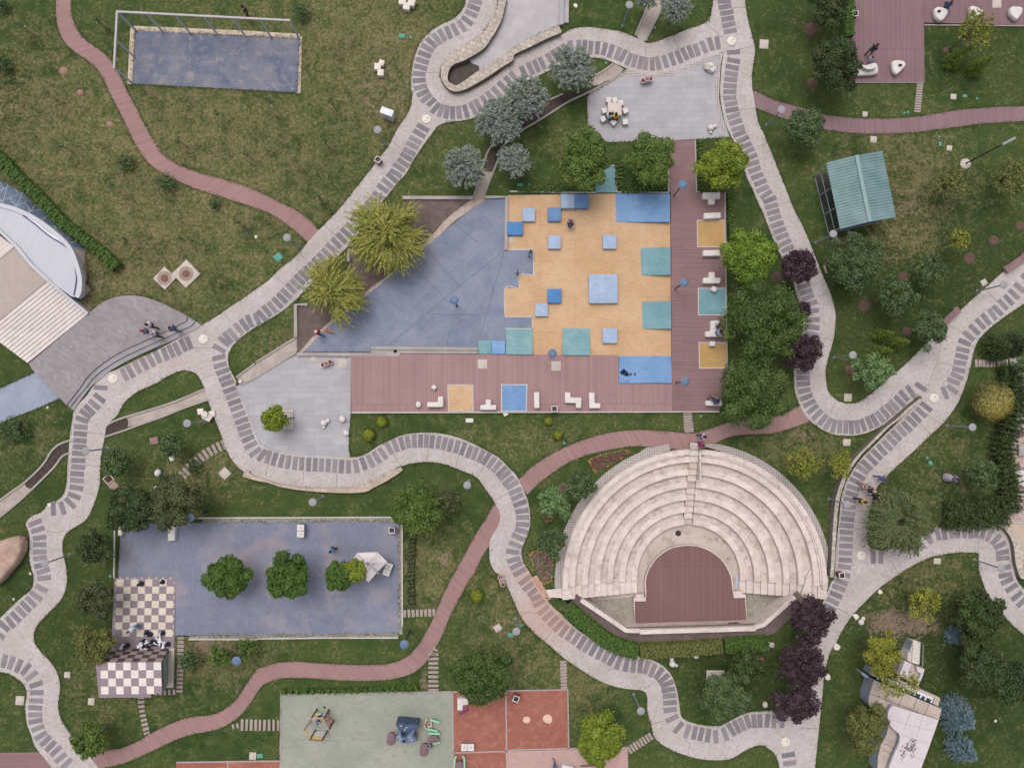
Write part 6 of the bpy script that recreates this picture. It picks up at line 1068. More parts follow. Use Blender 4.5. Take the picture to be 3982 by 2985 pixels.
# ------------------------------------------------------------ teal roofed shelter
ROOFT = NT('teal_sheet_metal'); _v = ROOFT.vec('uv'); _w = ROOFT.n('ShaderNodeTexWave', Vector=_v, Scale=1.0); _w.bands_direction = 'Y'; _w.inputs['Scale'].default_value = .9
_c = ROOFT.mix(ROOFT.ramp(_w.outputs['Fac'], .0, .35), C(78, 104, 106), C(110, 138, 138)); _c = ROOFT.mix(ROOFT.ramp(ROOFT.noise(ROOFT.vec('pos'), .8, 5), .4, .7), _c, C(126, 150, 152)); ROOFT.bump(_w.outputs['Fac'], .8, .03); ROOFM = ROOFT.done(_c, .5)
def quad_uv(name, P, mat, parent, uvs, thick=.06):
    c = parent.location; P = [Vector(p)-Vector(c) for p in P]; Q = [p-Vector((0, 0, thick)) for p in P]; me = bpy.data.meshes.new(name); me.from_pydata([tuple(p) for p in P+Q], [], [(0, 1, 2, 3), (7, 6, 5, 4), (0, 4, 5, 1), (1, 5, 6, 2), (2, 6, 7, 3), (3, 7, 4, 0)])
    bm = bmesh.new(); bm.from_mesh(me); bmesh.ops.recalc_face_normals(bm, faces=bm.faces); bm.to_mesh(me); bm.free()
    uv = me.uv_layers.new(name='UVMap'); al = [uvs[i % 4] for i in range(8)]
    for p in me.polygons:
        for li in p.loop_indices: uv.data[li].uv = al[me.loops[li].vertex_index]
    return mesh_obj(name, me, mat, parent)
A, B_, C_, D_ = T('30', 515, 1400, 2.45), T('30', 775, 1335, 2.85), T('31', 890, 248, 2.85), T('31', 635, 312, 2.45); E_, F_ = T('30', 997, 1298, 2.45), T('31', 1115, 210, 2.45)
r = empty('shelter', (A.x, A.y, 0), 0, 'open shelter with a teal corrugated metal roof on the right lawn', 'shelter'); quad_uv('roof_panel', (A, B_, C_, D_), ROOFM, r, [(0, 0), (2, 0), (2, 8), (0, 8)]); quad_uv('roof_panel', (B_, E_, F_, C_), ROOFM, r, [(0, 0), (2, 0), (2, 8), (0, 8)])
d = (C_-B_); mb = MB(); mb.beam(B_-Vector(r.location)+Vector((-.02, 0, .06)), C_-Vector(r.location)+Vector((-.02, 0, .06)), .26, .04); mb.build('ridge_cap', mat_plain('ridge_grey_green', C(140, 162, 164), .08, .5), r)
G0, G1 = T('30', 412, 1518), T('31', 532, 352); G2, G3 = Vector((E_.x-.3, E_.y-.15, 0)), Vector((F_.x-.3, F_.y+.15, 0))
mb = MB(); mb.prism([G0, G1, G3, G2], -.05, .03); fl = part(mb, 'floor', mat_plain('shelter_floor', C(64, 66, 58), .3, .9, 2), r); IR = mat_plain('shelter_iron', C(150, 160, 168), .1, .5)  # dark floor: shade under the roof is put into its colour
ll = [G0.lerp(G1, t) for t in (0, .34, .67, 1)]; rl = [G2.lerp(G3, t) for t in (0, .34, .67, 1)]
for p in ll+rl: mb = MB(); mb.beam(p-Vector(r.location)+Vector((0, 0, 0)), p-Vector(r.location)+Vector((0, 0, 2.35)), .06, .06); mb.build('post', IR, r)
for p, q in zip(ll, rl): mb = MB(); mb.beam(p-Vector(r.location)+Vector((0, 0, 2.33)), q-Vector(r.location)+Vector((0, 0, 2.33)), .05, .07); mb.build('tie_beam', IR, r)
for z in (.08, 1.2, 2.3): mb = MB(); mb.beam(ll[0]-Vector(r.location)+Vector((0, 0, z)), ll[3]-Vector(r.location)+Vector((0, 0, z)), .04, .05); mb.build('side_rail', IR, r)
for z in (.1, 1.2): mb = MB(); mb.beam(ll[3]-Vector(r.location)+Vector((0, 0, z)), rl[3]-Vector(r.location)+Vector((0, 0, z)), .04, .05); mb.build('side_rail', IR, r)
# ------------------------------------------------------------ slatted benches beside the right path
SLATW = mat_plain('slat_wood', C(150, 118, 120), .15, .7, 6)
def slat_bench(a, b, wd, label):
    c = (a+b)/2; L = (b-a).length; rz = math.atan2(b.y-a.y, b.x-a.x); r = empty('slatted_bench', (c.x, c.y, 0), rz, label, 'bench', 'slatted benches by the right path')
    for k in range(5): mb = MB(); mb.box((0, -wd/2+wd*(k+.5)/5, .45), (L, wd/5-.03, .04)); mb.build('slat', SLATW, r)
    for s in (-1, 1): mb = MB(); mb.box((s*(L/2-.14), 0, .21), (.12, wd*.94, .43)); mb.build('concrete_leg', KERB, r, .01)
slat_bench(T('31', 1525, 1125, .45), T('31', 1660, 995, .45), .5, 'slatted wooden bench partly hidden by a leaning tree'); slat_bench(T('31', 2062, 665, .45), T('31', 2250, 535, .45), .55, 'slatted wooden bench cut by the right edge of the photo')
# ------------------------------------------------------------ pebble shaped terrace seats
def pebble(pts, h, name, mat, parent=None, z0=0.0):
    c = sum(pts, Vector())/len(pts); P = catmull([(p.x-c.x, p.y-c.y) for p in pts]+[(pts[0].x-c.x, pts[0].y-c.y)], 5)[:-1]; n = len(P); lev = [(.0, .8), (.12, .93), (.35, 1), (.62, 1.0), (.85, .95), (.96, .86), (1, .72), (.99, .3)]; v = []; f = []
    for z, s in lev: v += [(x*s, y*s, z*h) for x, y in P]
    for i in range(len(lev)-1): f += [(i*n+k, i*n+(k+1) % n, (i+1)*n+(k+1) % n, (i+1)*n+k) for k in range(n)]
    f += [tuple(range((len(lev)-1)*n, len(lev)*n))]; me = bpy.data.meshes.new(name); me.from_pydata(v, [], f); bm = bmesh.new(); bm.from_mesh(me); bmesh.ops.recalc_face_normals(bm, faces=bm.faces)
    for q in bm.faces: q.smooth = True
    bm.to_mesh(me); bm.free(); o = mesh_obj(name, me, mat, parent); o.location = (c.x, c.y, z0) if parent is None else (c.x-parent.location.x, c.y-parent.location.y, z0); return o
def PT(tl, s, z=.5): return [T(tl, *[float(q) for q in t.split(',')], z) for t in s.split()]
g_ = 'smooth white pebble seats on the terrace'
for s, l in (("1440,80 1475,62 1550,78 1560,115 1520,175 1490,182 1450,145", 'white pebble seat with a person sitting on it'), ("1748,70 1770,52 1850,82 1862,110 1820,150 1775,172 1752,150", 'white pebble seat half hidden by the yellow green tree'), ("2088,75 2120,58 2195,66 2200,110 2160,170 2140,172 2095,125", 'white pebble seat at the right end of the terrace'), ("1075,540 1100,520 1175,525 1198,560 1160,610 1118,643 1085,612", 'white pebble table with dark bags on top')):
    o = pebble(PT('30', s), .5, 'terrace_stool', WHT, None, .12); tag(o, l, 'seat', g_)
c = T('30', 860, 590); r = empty('pebble_sofa', (c.x, c.y, .12), 0, 'white rounded sofa with a curved back rest on the terrace', 'sofa'); o = pebble(PT('30', "740,560 765,520 800,540 850,560 930,540 962,560 966,620 930,640 830,648 760,640"), .42, 'seat', WHT, r)
mb = MB()
for k in range(14):
    t = k/13; p = T('30', 770+150*t, 590-40*math.sin(t*3.1)*(-1)+(1-t)*(-50), .6); q = T('30', 770+150*(t+1/13), 590+40*math.sin((t+1/13)*3.1)+(1-t-1/13)*(-50), .6); mb.beam(Vector((p.x-c.x, p.y-c.y, .6)), Vector((q.x-c.x, q.y-c.y, .6)), .1, .5)
mb.build('back_rest', WHT, r)
BAGM = mat_plain('bag_black', C(44, 44, 54), .2, .7, 8)
for tl, x, y, l, z in (('30', 1152, 560, 'small black bag on the pebble table', .62), ('30', 1487, 96, 'black handbag on the seat beside the sitting person', .62)): c = T(tl, x, y, z+.1); mb = MB(); mb.ball((0, 0, .09), .1, (1.3, .8, .9), 12, 8); mb.bar((-.1, 0, .15), (0, .02, .24), .012, seg=5); mb.bar((0, .02, .24), (.1, 0, .15), .012, seg=5); o = mb.build('handbag', BAGM); o.location = (c.x, c.y, z); tag(o, l, 'bag')
# loungers
for i, (s, l) in enumerate((("205,575 225,565 330,575 330,632 215,625", 'upper lounger of the upper white pair'), ("200,650 215,635 330,638 330,712 205,705", 'lower lounger of the upper white pair'), ("185,1135 215,1115 330,1110 330,1190 205,1190", 'upper lounger of the lower white pair'), ("215,1200 240,1192 330,1192 330,1262 235,1262", 'lower lounger of the lower white pair'))):
    P = PT('LO', s, .4); c = sum(P, Vector())/len(P); xs = [p.x for p in P]; ys = [p.y for p in P]; w_ = max(ys)-min(ys); x0, x1 = min(xs), min(xs)+1.7; n = 16; mb = MB(); v = []
    for k in range(n+1):
        t = k/n; z = .28+.34*(1-t)**2*1.3-.1*math.sin(t*3.1)+.12*max(0, t-.6); half = w_/2*(1 if .08 < t < .95 else .86); x = x0+(x1-x0)*t
        v += [(x, -half, z), (x, half, z), (x, half, max(.02, z-.24)), (x, -half, max(.02, z-.24))]
    f = []
    for k in range(n):
        for e in range(4): f.append((4*k+e, 4*k+(e+1) % 4, 4*k+4+(e+1) % 4, 4*k+4+e))
    f += [(3, 2, 1, 0), (4*n, 4*n+1, 4*n+2, 4*n+3)]; mb.add([(a-x0, b, z) for a, b, z in v], f, 0, False); o = mb.build('lounger', WHT); bm = bmesh.new(); bm.from_mesh(o.data); bmesh.ops.recalc_face_normals(bm, faces=bm.faces); bm.to_mesh(o.data); bm.free()
    o.location = (x0, (max(ys)+min(ys))/2, .1); tag(o, 'curved white '+l+' at the right edge', 'lounger', 'white loungers on the edge decks')
c = T('LO', 285, 920, .3); mb = MB(); mb.box((0, 0, .15), (.5, .75, .3)); o = mb.build('grey_box', KERB, None, .02); o.location = (c.x, c.y, .02); tag(o, 'plain grey box on the red and white pebbles', 'box')
# ------------------------------------------------------------ checkered hut
hz_ = 2.7; RQ = [T('03', x, y, hz_) for x, y in ((862, 750), (1385, 747), (1392, 1021), (870, 1025))]; FB = [T('03', x, y, 0) for x, y in ((962, 628), (1452, 628))]
GB_ = [T('03', x, y, 0) for x, y in ((1450, 632), (1440, 942))]; r = empty('checkered_hut', (FB[0].x, FB[0].y, 0), 0, 'small hut covered in brown and white checker panels beside the chess board', 'hut'); ro = Vector(r.location)
CKW = mat_stain('checker_white', C(232, 222, 216), C(222, 212, 205), C(190, 176, 168), 1.5, 4, 20, w3=.4); CKB = mat_plain('checker_brown', C(150, 132, 140), .1, .8, 3, coord='pos'); CKD = mat_plain('checker_dark', C(104, 76, 82), .2, .6, 3, coord='pos'); CKL = mat_plain('checker_light', C(180, 166, 160), .1, .7, 3, coord='pos')
def lerpq(q, u, v): return q[0].lerp(q[1], u).lerp(q[3].lerp(q[2], u), v)
mb = MB(); RT = [p+Vector((0, 0, 0)) for p in RQ]; mb.prism(RT, hz_-.14, hz_); part(mb, 'roof', CKB, r)
mb = MB()
for i in range(8):
    for j in range(4):
        if (i+j) % 2: mb.prism([lerpq(RT, (i+a)/8, (j+b)/4)+Vector((0, 0, 0)) for a, b in ((.01, .01), (.99, .01), (.99, .99), (.01, .99))], hz_-.02, hz_+.012)
part(mb, 'roof_panels', CKW, r)
FT = [RQ[0]-Vector((0, 0, .14)), RQ[1]-Vector((0, 0, .14))]; FQ = [FB[0], FB[1], FT[1]+Vector((-.0, 0, 0)), FT[0]]; off = Vector((0, -.16, 0))
mb = MB(); mb.add([p for p in FQ]+[p+off for p in FQ], [(0, 1, 2, 3), (7, 6, 5, 4), (0, 4, 5, 1), (1, 5, 6, 2), (2, 6, 7, 3), (3, 7, 4, 0)]); wl = part(mb, 'front_wall', CKD, r)
nf = (FQ[1]-FQ[0]).cross(FQ[3]-FQ[0]).normalized(); nf = nf if nf.y > 0 else -nf; mb = MB()
for i in range(8):
    for j in range(4):
        if (i+j) % 2 == 0:
            P = [lerpq(FQ, (i+a)/8, (j+b)/4) for a, b in ((0.01, .01), (.99, .01), (.99, .99), (.01, .99))]; mb.add([p+nf*.012 for p in P]+[p-nf*.01 for p in P], [(0, 1, 2, 3), (0, 4, 5, 1), (1, 5, 6, 2), (2, 6, 7, 3), (3, 7, 4, 0)])
part(mb, 'wall_panels', CKL, r)
GLS = NT('hut_glass'); GLS.p.inputs['Specular IOR Level'].default_value = .8; GLSM = GLS.done(C(104, 124, 120), .12)
BR = [T('03', 1440, 942, 0), RQ[2]-Vector((.1, 0, .2))]; mb = MB(); q = [GB_[0], GB_[1], RQ[2]-Vector((.06, 0, .2)), RQ[1]-Vector((.06, .1, .2))]; mb.add([p for p in q]+[p-Vector((.06, 0, 0)) for p in q], [(0, 1, 2, 3), (7, 6, 5, 4), (0, 4, 5, 1), (1, 5, 6, 2), (2, 6, 7, 3), (3, 7, 4, 0)]); part(mb, 'glass_side', GLSM, r)
LB0 = T('03', 1000, 945, 0); mb = MB(); mb.prism([FB[0]+Vector((.1, -.3, 0)), LB0, GB_[1]-Vector((.1, 0, 0)), FB[1]+Vector((-.2, -.3, 0))], 0, hz_-.16); part(mb, 'body', CKB, r)
for z in (.05, .9, 1.8): mb = MB(); a, b = q[0].lerp(q[3], z/2.5), q[1].lerp(q[2], z/2.5); mb.beam(a+Vector((.03, 0, 0))-ro*0, b+Vector((.03, 0, 0)), .06, .05); part(mb, 'glazing_bar', mat_plain('bar_grey', C(170, 176, 176)), r)
mb = MB(); mb.prism([T('03', x, y, .12) for x, y in ((1450, 630), (1497, 630), (1490, 968), (1395, 972), (1395, 945), (1440, 940))], -.05, .12); part(mb, 'plinth', TRAV2, r)
# ------------------------------------------------------------ big white canopy on the blue court
TE = [(1030, 610), (1575, 595), (1840, 860), (1330, 1400), (1000, 1150), (900, 790)]; P = [T('TE', x, y, 2.3) for x, y in TE]; pk = T('TE', 1300, 895, 3.0); r = empty('canopy', (pk.x, pk.y, 0), 0, 'large white fabric canopy with a centre pole beside the yellow green tree', 'canopy'); po = Vector((pk.x, pk.y, 0))
CNV = mat_stain('canvas_white', C(222, 212, 212), C(212, 202, 203), C(186, 174, 174), 1, 3, 40, w3=.3); mb = MB(); v = []; n = len(P)
for i in range(n):
    a, b = P[i]-po, P[(i+1) % n]-po; m_ = (a+b)/2; m_ = m_*.97+Vector((0, 0, -.05)) if i else m_*1.04; base = len(v); pc = Vector((0, 0, 3.0)); h1 = (a+pc)/2-Vector((0, 0, .1)); h2 = (b+pc)/2-Vector((0, 0, .1)); hm = (m_+pc)/2-Vector((0, 0, .16))
    vs = [pc, h1, hm, h2, a, m_, b]; mb.add([tuple(q) for q in vs]+[tuple(q-Vector((0, 0, .02))) for q in vs], [(0, 1, 2), (0, 2, 3), (1, 4, 5, 2), (2, 5, 6, 3), (9, 8, 7), (10, 9, 7), (9, 12, 11, 8), (10, 13, 12, 9), (4, 11, 12, 5), (5, 12, 13, 6)])
o = mb.build('canvas', CNV, r); mb = MB(); mb.bar((0, 0, 0), (0, 0, 3.1), .05, .05, 10); mb.build('centre_pole', LGREY, r); mb = MB(); mb.lathe((0, 0, 3.0), [(.12, 0), (.1, .06), (.04, .1)], 14); mb.build('cap', mat_plain('cap_grey', C(150, 150, 160)), r)
a = T('TE', 1450, 1015, 2.72)-po; b = T('TE', 1605, 1180, 2.55)-po; mb = MB(); mb.bar(a, b, .035, .05, 8); mb.build('loose_arm', LGREY, r)
for p in P: q = p-po; mb = MB(); mb.bar((0, 0, 2.6), (q.x, q.y, 2.26), .02, .015, 6); mb.build('rib', LGREY, r)
# ------------------------------------------------------------ square planters
def planter(tl, x, y, s, label):
    c = T(tl, x, y, .35); r = empty('square_planter', (c.x, c.y, .02), -.01, label, 'planter'); w_ = TR(s)
    for k, (q, z) in enumerate(((1, .22), (.8, .34), (.62, .42))): mb = MB(); P = [Vector((sx*w_/2*q, sy*w_/2*q, 0)) for sx, sy in ((-1, -1), (1, -1), (1, 1), (-1, 1))]; strip(mb, P, .12, 0, z, closed=True); mb.build('stone_tier', CUBE, r)
    mb = MB(); mb.box((0, 0, .12), (w_*.6, w_*.6, .2)); mb.build('earth', SOILM, r)
planter('12', 220, 290, 150, 'square tiered white stone planter under the small tree'); planter('23', 1735, 905, 140, 'square tiered pale planter half hidden by the dark green tree')
# ------------------------------------------------------------ boulder, rocks, pipe
ROCK = mat_brick('striped_red_rock', C(172, 142, 126), C(158, 128, 114), C(196, 172, 156), 3, .12, .03, rz=.6, off=.3, big=.3, bigs=1.2, bump=.9)
P = PT('02', "-80,1340 0,1330 90,1300 150,1298 190,1320 198,1380 190,1430 130,1540 60,1620 0,1690 -80,1700", .8); o = pebble(P, 1.1, 'sculpted_boulder', ROCK, None, -.1); tag(o, 'big reddish sculpted boulder with carved grooves at the left edge', 'boulder')
for tl, x, y, q, l in (('02', 1480, 615, 30, 'white craggy rock in the left garden'), ('02', 425, 1022, 18, 'pale rock at the corner of the left path'), ('20', 527, 55, 20, 'pale rock on the grass right of the top steps'), ('33', 978, 145, 22, 'beige rock at the top of the lower right lawn'), ('33', 770, 355, 28, 'flat beige rock beside the pair of balls'), ('33', 525, 870, 28, 'flat beige rock at the edge of the path below'), ('02', 410, 188, 13, 'small round stone at the weeds'), ('02', 262, 1610, 14, 'small pale stone beside the boulder'), ('33', 600, 615, 30, 'flat tan rock beside the path by the purple trees'), ('33', 1970, 1252, 13, 'small white stone on the lower right lawn'), ('03', 118, 208, 11, 'small pale stone in the left lawn by the path')):
    c = T(tl, x, y); pts = [c+Vector((math.cos(t), math.sin(t), 0))*TR(q)*RNG.uniform(.7, 1.2) for t in np.linspace(0, 6.28, 8)[:-1]]; o = pebble(pts, TR(q)*.7, 'rock', CUBE, None, -.03); tag(o, l, 'rock')
c = T('01', 2128, 355); mb = MB(); PIPEB = mat_plain('pipe_blue', C(60, 130, 190), .1, .5)
for k in range(3): mb.ball((.03*k-.03, .09*k-.09, .05), .045, (1, 1, 1), 10, 6)
mb.bar((-.06, -.16, .05), (.06, .16, .05), .025, seg=8); o = mb.build('pipe_fitting', PIPEB); o.location = (c.x, c.y, 0); tag(o, 'bright blue pipe piece lying on the dry lawn', 'pipe'); lid('01', 2200, 377, 22, 26, 'white stone chip beside the blue pipe piece', WHT, 0, .08, 'stone', None, False)
# ------------------------------------------------------------ silver roofed hall at the left edge
zr = 1.3
SEAM = NT('standing_seam'); _v = SEAM.vec('pos', math.radians(-62)); _b = SEAM.t.nodes.new('ShaderNodeTexBrick'); SEAM.set(_b.inputs['Vector'], _v); _b.offset = 0
for k_, x_ in (('Color1', C(196, 194, 203)), ('Color2', C(190, 188, 198)), ('Mortar', C(178, 178, 192)), ('Scale', 1.0), ('Mortar Size', .016), ('Mortar Smooth', .4), ('Brick Width', 30.0), ('Row Height', .22)): _b.inputs[k_].default_value = x_
SEAM.bump(_b.outputs['Fac'], -.25, .01); SEAMM = SEAM.done(_b.outputs['Color'], .45)
RIMM = mat_plain('hall_rim', C(196, 195, 202), .06, .5, 2, coord='pos'); STEPW = mat_stain('white_hall_step', C(228, 216, 212), C(216, 204, 200), C(176, 160, 154), .8, 3, 20, w3=.5); FLATR = mat_stain('flat_roof', C(186, 170, 163), C(176, 160, 154), C(160, 146, 142), .4, 1.5, 30, w3=.4)
c0 = T('01', 400, 600); r = empty('hall_building', (c0.x, c0.y, 0), 0, 'modern hall with curved silver roof, glass side and white steps at the left edge', 'building')
rim = [(-420, 20), (-160, 70), (0, 105), (130, 140), (280, 210), (400, 290), (520, 390), (600, 480), (650, 600), (685, 740), (680, 850), (655, 895)]; edge = [(620, 892), (400, 735), (150, 470), (0, 335), (-160, 180), (-420, 20)][:-1]
RI = [T('01', x, y, zr) for x, y in catmull(rim)]; ED = [T('01', x, y, zr-.15) for x, y in edge]; mb = MB(); mb.prism([Vector((p.x, p.y, 0)) for p in RI+ED], zr-.4, zr-.1); part(mb, 'curved_roof', SEAMM, r)
mb = MB(); strip(mb, [p for p in RI], .3, zr-.5, zr); part(mb, 'roof_rim', RIMM, r); mb = MB(); strip(mb, [T('01', x, y, zr) for x, y in catmull([(190, 190), (300, 270), (420, 370), (520, 430), (590, 490), (625, 560), (645, 650), (652, 750), (630, 880)])], .09, zr-.12, zr-.06); part(mb, 'roof_gutter', mat_plain('gutter_dark', C(70, 84, 112)), r)
mb = MB(); P = [T('01', x, y, zr-.06) for x, y in catmull([(215, 195), (330, 265), (430, 350), (520, 385), (600, 480), (560, 455), (450, 385), (340, 300), (215, 195)])]; mb.prism(P[:-1], zr-.12, zr-.07); part(mb, 'skylight', mat_plain('skylight_white', C(224, 224, 232), .05, .3, 3, coord='pos'), r)
gb = [(-420, -300), (-160, -190), (0, -105), (190, 0), (330, 130), (480, 240), (600, 330), (690, 420), (740, 487)]; gt = [(-420, 0), (-160, 70), (0, 105), (130, 140), (280, 210), (400, 290), (520, 390), (600, 450), (640, 478)]
GBp = resample([T('01', x, y, 0) for x, y in catmull(gb)], 30); GTp = resample([T('01', x, y, zr-.35) for x, y in catmull(gt)], 30)
GL2 = mat_brick('hall_glass', C(112, 126, 146), C(98, 112, 132), C(150, 156, 166), 1.1, .9, .04, rz=-.7, off=.5, big=.2, bigs=1.5, rough=.15, bump=.1)
mb = MB(); mb.add(GBp+GTp+[p-Vector((.1, .1, 0)) for p in GBp+GTp], [(i, i+1, 31+i, 30+i) for i in range(29)]+[(60+i, 90+i, 91+i, 61+i) for i in range(29)]); part(mb, 'glass_wall', GL2, r)
for i in range(2, 30, 3): mb = MB(); mb.bar(GBp[i]+Vector((.02, .02, 0)), GTp[i]+Vector((.02, .02, 0)), .03, .03, 6); part(mb, 'mullion', RIMM, r)
BRZ = mat_plain('bronze_panel', C(196, 180, 170), .12, .4, 2, coord='pos'); q = [T('01', 740, 487, 0), T('01', 748, 740, 0), T('01', 700, 830, 0), T('01', 655, 897, 0)]; q2 = [T('01', 640, 480, zr-.35), T('01', 690, 745, zr-.35), T('01', 680, 840, zr-.35), T('01', 655, 895, zr-.35)]
mb = MB(); mb.add(q+q2+[p-Vector((.1, 0, 0)) for p in q+q2], [(0, 4, 5, 1), (1, 5, 6, 2), (2, 6, 7, 3), (8, 9, 13, 12), (9, 10, 14, 13), (10, 11, 15, 14)]); part(mb, 'bronze_wall', BRZ, r)
mb = MB(); P0 = [Vector((p.x, p.y, 0)) for p in GTp]+[Vector((p.x, p.y, 0)) for p in q2]+[Vector((p.x, p.y, 0)) for p in ED]; mb.prism(P0, 0, zr-.5); part(mb, 'inner_wall', mat_plain('hall_inner', C(110, 112, 122)), r)
zf = 1.25; mb = MB(); mb.prism([T('01', x, y, zf) for x, y in ((-160, 420), (0, 372), (125, 460), (410, 755), (0, 1092), (-160, 1225))], zf-.5, zf); part(mb, 'flat_roof', FLATR, r)
mb = MB(); mb.prism([T('01', x, y, zf+.1) for x, y in ((-160, 250), (0, 372), (120, 462), (0, 562), (-160, 690))], zf-.3, zf+.06); part(mb, 'roof_boards', mat_brick('roof_boards', C(222, 210, 202), C(212, 200, 192), C(180, 164, 152), 9, .3, .02, rz=-.7, off=0, big=.08), r)
A0, A1 = (-160, 1222), (412, 757); Z0, Z1 = (250, 1472), (752, 1042); A0 = (-165, 1160+62)
nst = 13; L0 = (-165, 1226); LE = (0, 1285)
for k in range(nst):
    t0, t1 = k/nst, (k+1)/nst; z = zf-.06-(zf-.4)*t0
    def pt(a, b, t): return (a[0]+(b[0]-a[0])*t, a[1]+(b[1]-a[1])*t)
    def lf(t):
        p = pt(A1, Z1, t); bx, by = Z0; ux, uy, vx, vy = -412, 333, -250, -187; dx, dy = bx-p[0], by-p[1]; u = (dx*vy-dy*vx)/(ux*vy-uy*vx); return (p[0]+ux*u, p[1]+uy*u)
    zz = z; q = [lf(t0), pt(A1, Z1, t0), pt(A1, Z1, t1), lf(t1)]
    mb = MB(); mb.prism([T('01', x, y, zz) for x, y in q], -.05, zz); part(mb, 'stair_tread', STEPW, r)
a, b = T('01', -60, 275, zr+.05), T('01', 752, 1030, .9); 
mb = MB(); pts_ = [(-120, 222), (0, 330), (150, 472), (270, 620), (412, 752)]; strip(mb, [T('01', x, y, zr+.1) for x, y in pts_], .2, 0, zr+.1); part(mb, 'parapet', RIMM, r)
c1, c2 = T('01', 412, 752, zr+.1), T('01', 752, 1036, .55); n_ = 10; mb = MB()
for k in range(n_): p, q = c1.lerp(c2, k/n_), c1.lerp(c2, (k+1)/n_); L, R = offset_strip([p, q], .18); v = [Vector((L[0].x, L[0].y, p.z)), Vector((R[0].x, R[0].y, p.z)), Vector((R[1].x, R[1].y, q.z)), Vector((L[1].x, L[1].y, q.z))]; mb.add([tuple(x) for x in v]+[(x.x, x.y, 0) for x in v], [(0, 1, 2, 3), (0, 4, 5, 1), (2, 6, 7, 3), (1, 5, 6, 2), (3, 7, 4, 0)])
part(mb, 'stair_parapet', RIMM, r)
mb = MB(); mb.prism([T('01', x, y, .25) for x, y in ((665, 880), (740, 790), (765, 830), (715, 890), (690, 905))], -.05, .25); part(mb, 'corner_slab', LIDC, r)
# ------------------------------------------------------------ piano building
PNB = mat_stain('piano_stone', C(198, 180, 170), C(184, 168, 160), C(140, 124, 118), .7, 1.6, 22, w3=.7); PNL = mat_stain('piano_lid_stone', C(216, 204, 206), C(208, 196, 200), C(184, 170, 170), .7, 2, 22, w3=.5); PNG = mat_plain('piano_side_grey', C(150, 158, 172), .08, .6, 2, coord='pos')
zl, zu = 1.4, 1.95; c0 = T('33', 1250, 1300); r = empty('piano_building', (c0.x, c0.y, 0), 0, 'stone building shaped like a grand piano with keys, lid and steps', 'building')
low = [(925, 900), (1508, 1150), (1482, 1245), (1400, 1480), (1320, 1690), (955, 1690), (960, 1560), (985, 1460), (1035, 1370), (1050, 1290), (1000, 1195), (930, 1160), (880, 1110), (880, 1050)]
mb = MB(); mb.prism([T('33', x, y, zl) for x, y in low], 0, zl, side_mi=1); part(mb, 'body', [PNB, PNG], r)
DKJ = mat_plain('piano_joint', C(96, 86, 86), coord='pos')
for s in ("900,1020 1060,1085 1245,1150 1345,1200", "1070,960 1020,1090", "1190,1010 1130,1130", "1300,1060 1262,1150", "1400,1110 1360,1200", "960,1460 1100,1560", "1000,1440 1130,1500"): mb = MB(); strip(mb, [T('33', *[float(v) for v in t.split(',')], zl+.005) for t in s.split()], .035, zl-.02, zl+.006); part(mb, 'panel_joint', DKJ, r)
lidp = catmull([(1085, 1118), (1052, 1165), (1045, 1230), (1062, 1285), (1100, 1330), (1142, 1365), (1148, 1400), (1135, 1460), (1095, 1545), (1040, 1690)])+[(1318, 1690), (1400, 1475), (1480, 1245)]
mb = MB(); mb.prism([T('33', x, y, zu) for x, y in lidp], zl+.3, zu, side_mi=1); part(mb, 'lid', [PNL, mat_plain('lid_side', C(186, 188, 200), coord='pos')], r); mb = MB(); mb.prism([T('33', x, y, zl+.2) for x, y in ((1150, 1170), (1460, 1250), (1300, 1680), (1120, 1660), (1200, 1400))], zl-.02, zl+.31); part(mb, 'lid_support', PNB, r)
for s in ("1240,1175 1180,1340", "1350,1205 1290,1400", "1075,1240 1215,1285 1440,1340", "1180,1380 1390,1450", "1120,1500 1350,1590"): mb = MB(); strip(mb, [T('33', *[float(v) for v in t.split(',')], zu+.005) for t in s.split()], .03, zu-.02, zu+.004); part(mb, 'lid_joint', mat_plain('lid_joint_grey', C(176, 164, 168), coord='pos'), r)
def pi(x, y, z): return T('PI', x, y, z)
mb = MB(); mb.prism([pi(x, y, 1.28) for x, y in ((415, 835), (1862, 1470), (1800, 1625), (1740, 1600), (1690, 1560), (440, 1000), (370, 960))], 0, 1.1); part(mb, 'key_bed', PNG, r)
mb = MB(); strip(mb, [pi(x, y, 1.34) for x, y in ((395, 960), (440, 850), (1840, 1465), (1790, 1600))], .16, 1.0, 1.34); part(mb, 'key_frame', PNB, r); mb = MB(); mb.prism([pi(x, y, 1.34) for x, y in ((1760, 1400), (1862, 1470), (1805, 1622), (1700, 1570))], 1, 1.36); part(mb, 'key_block', PNB, r); mb = MB(); mb.prism([pi(x, y, 1.34) for x, y in ((455, 770), (590, 830), (560, 905), (420, 850))], 1, 1.36); part(mb, 'key_block', PNB, r)
KW = mat_plain('key_white', C(236, 234, 240), .04, .4); KB = mat_plain('key_black', C(34, 32, 40), .1, .4); a0, a1, b1, b0_ = pi(560, 930, 1.2), pi(1745, 1445, 1.2), pi(1685, 1565, 1.2), pi(500, 1045, 1.2)
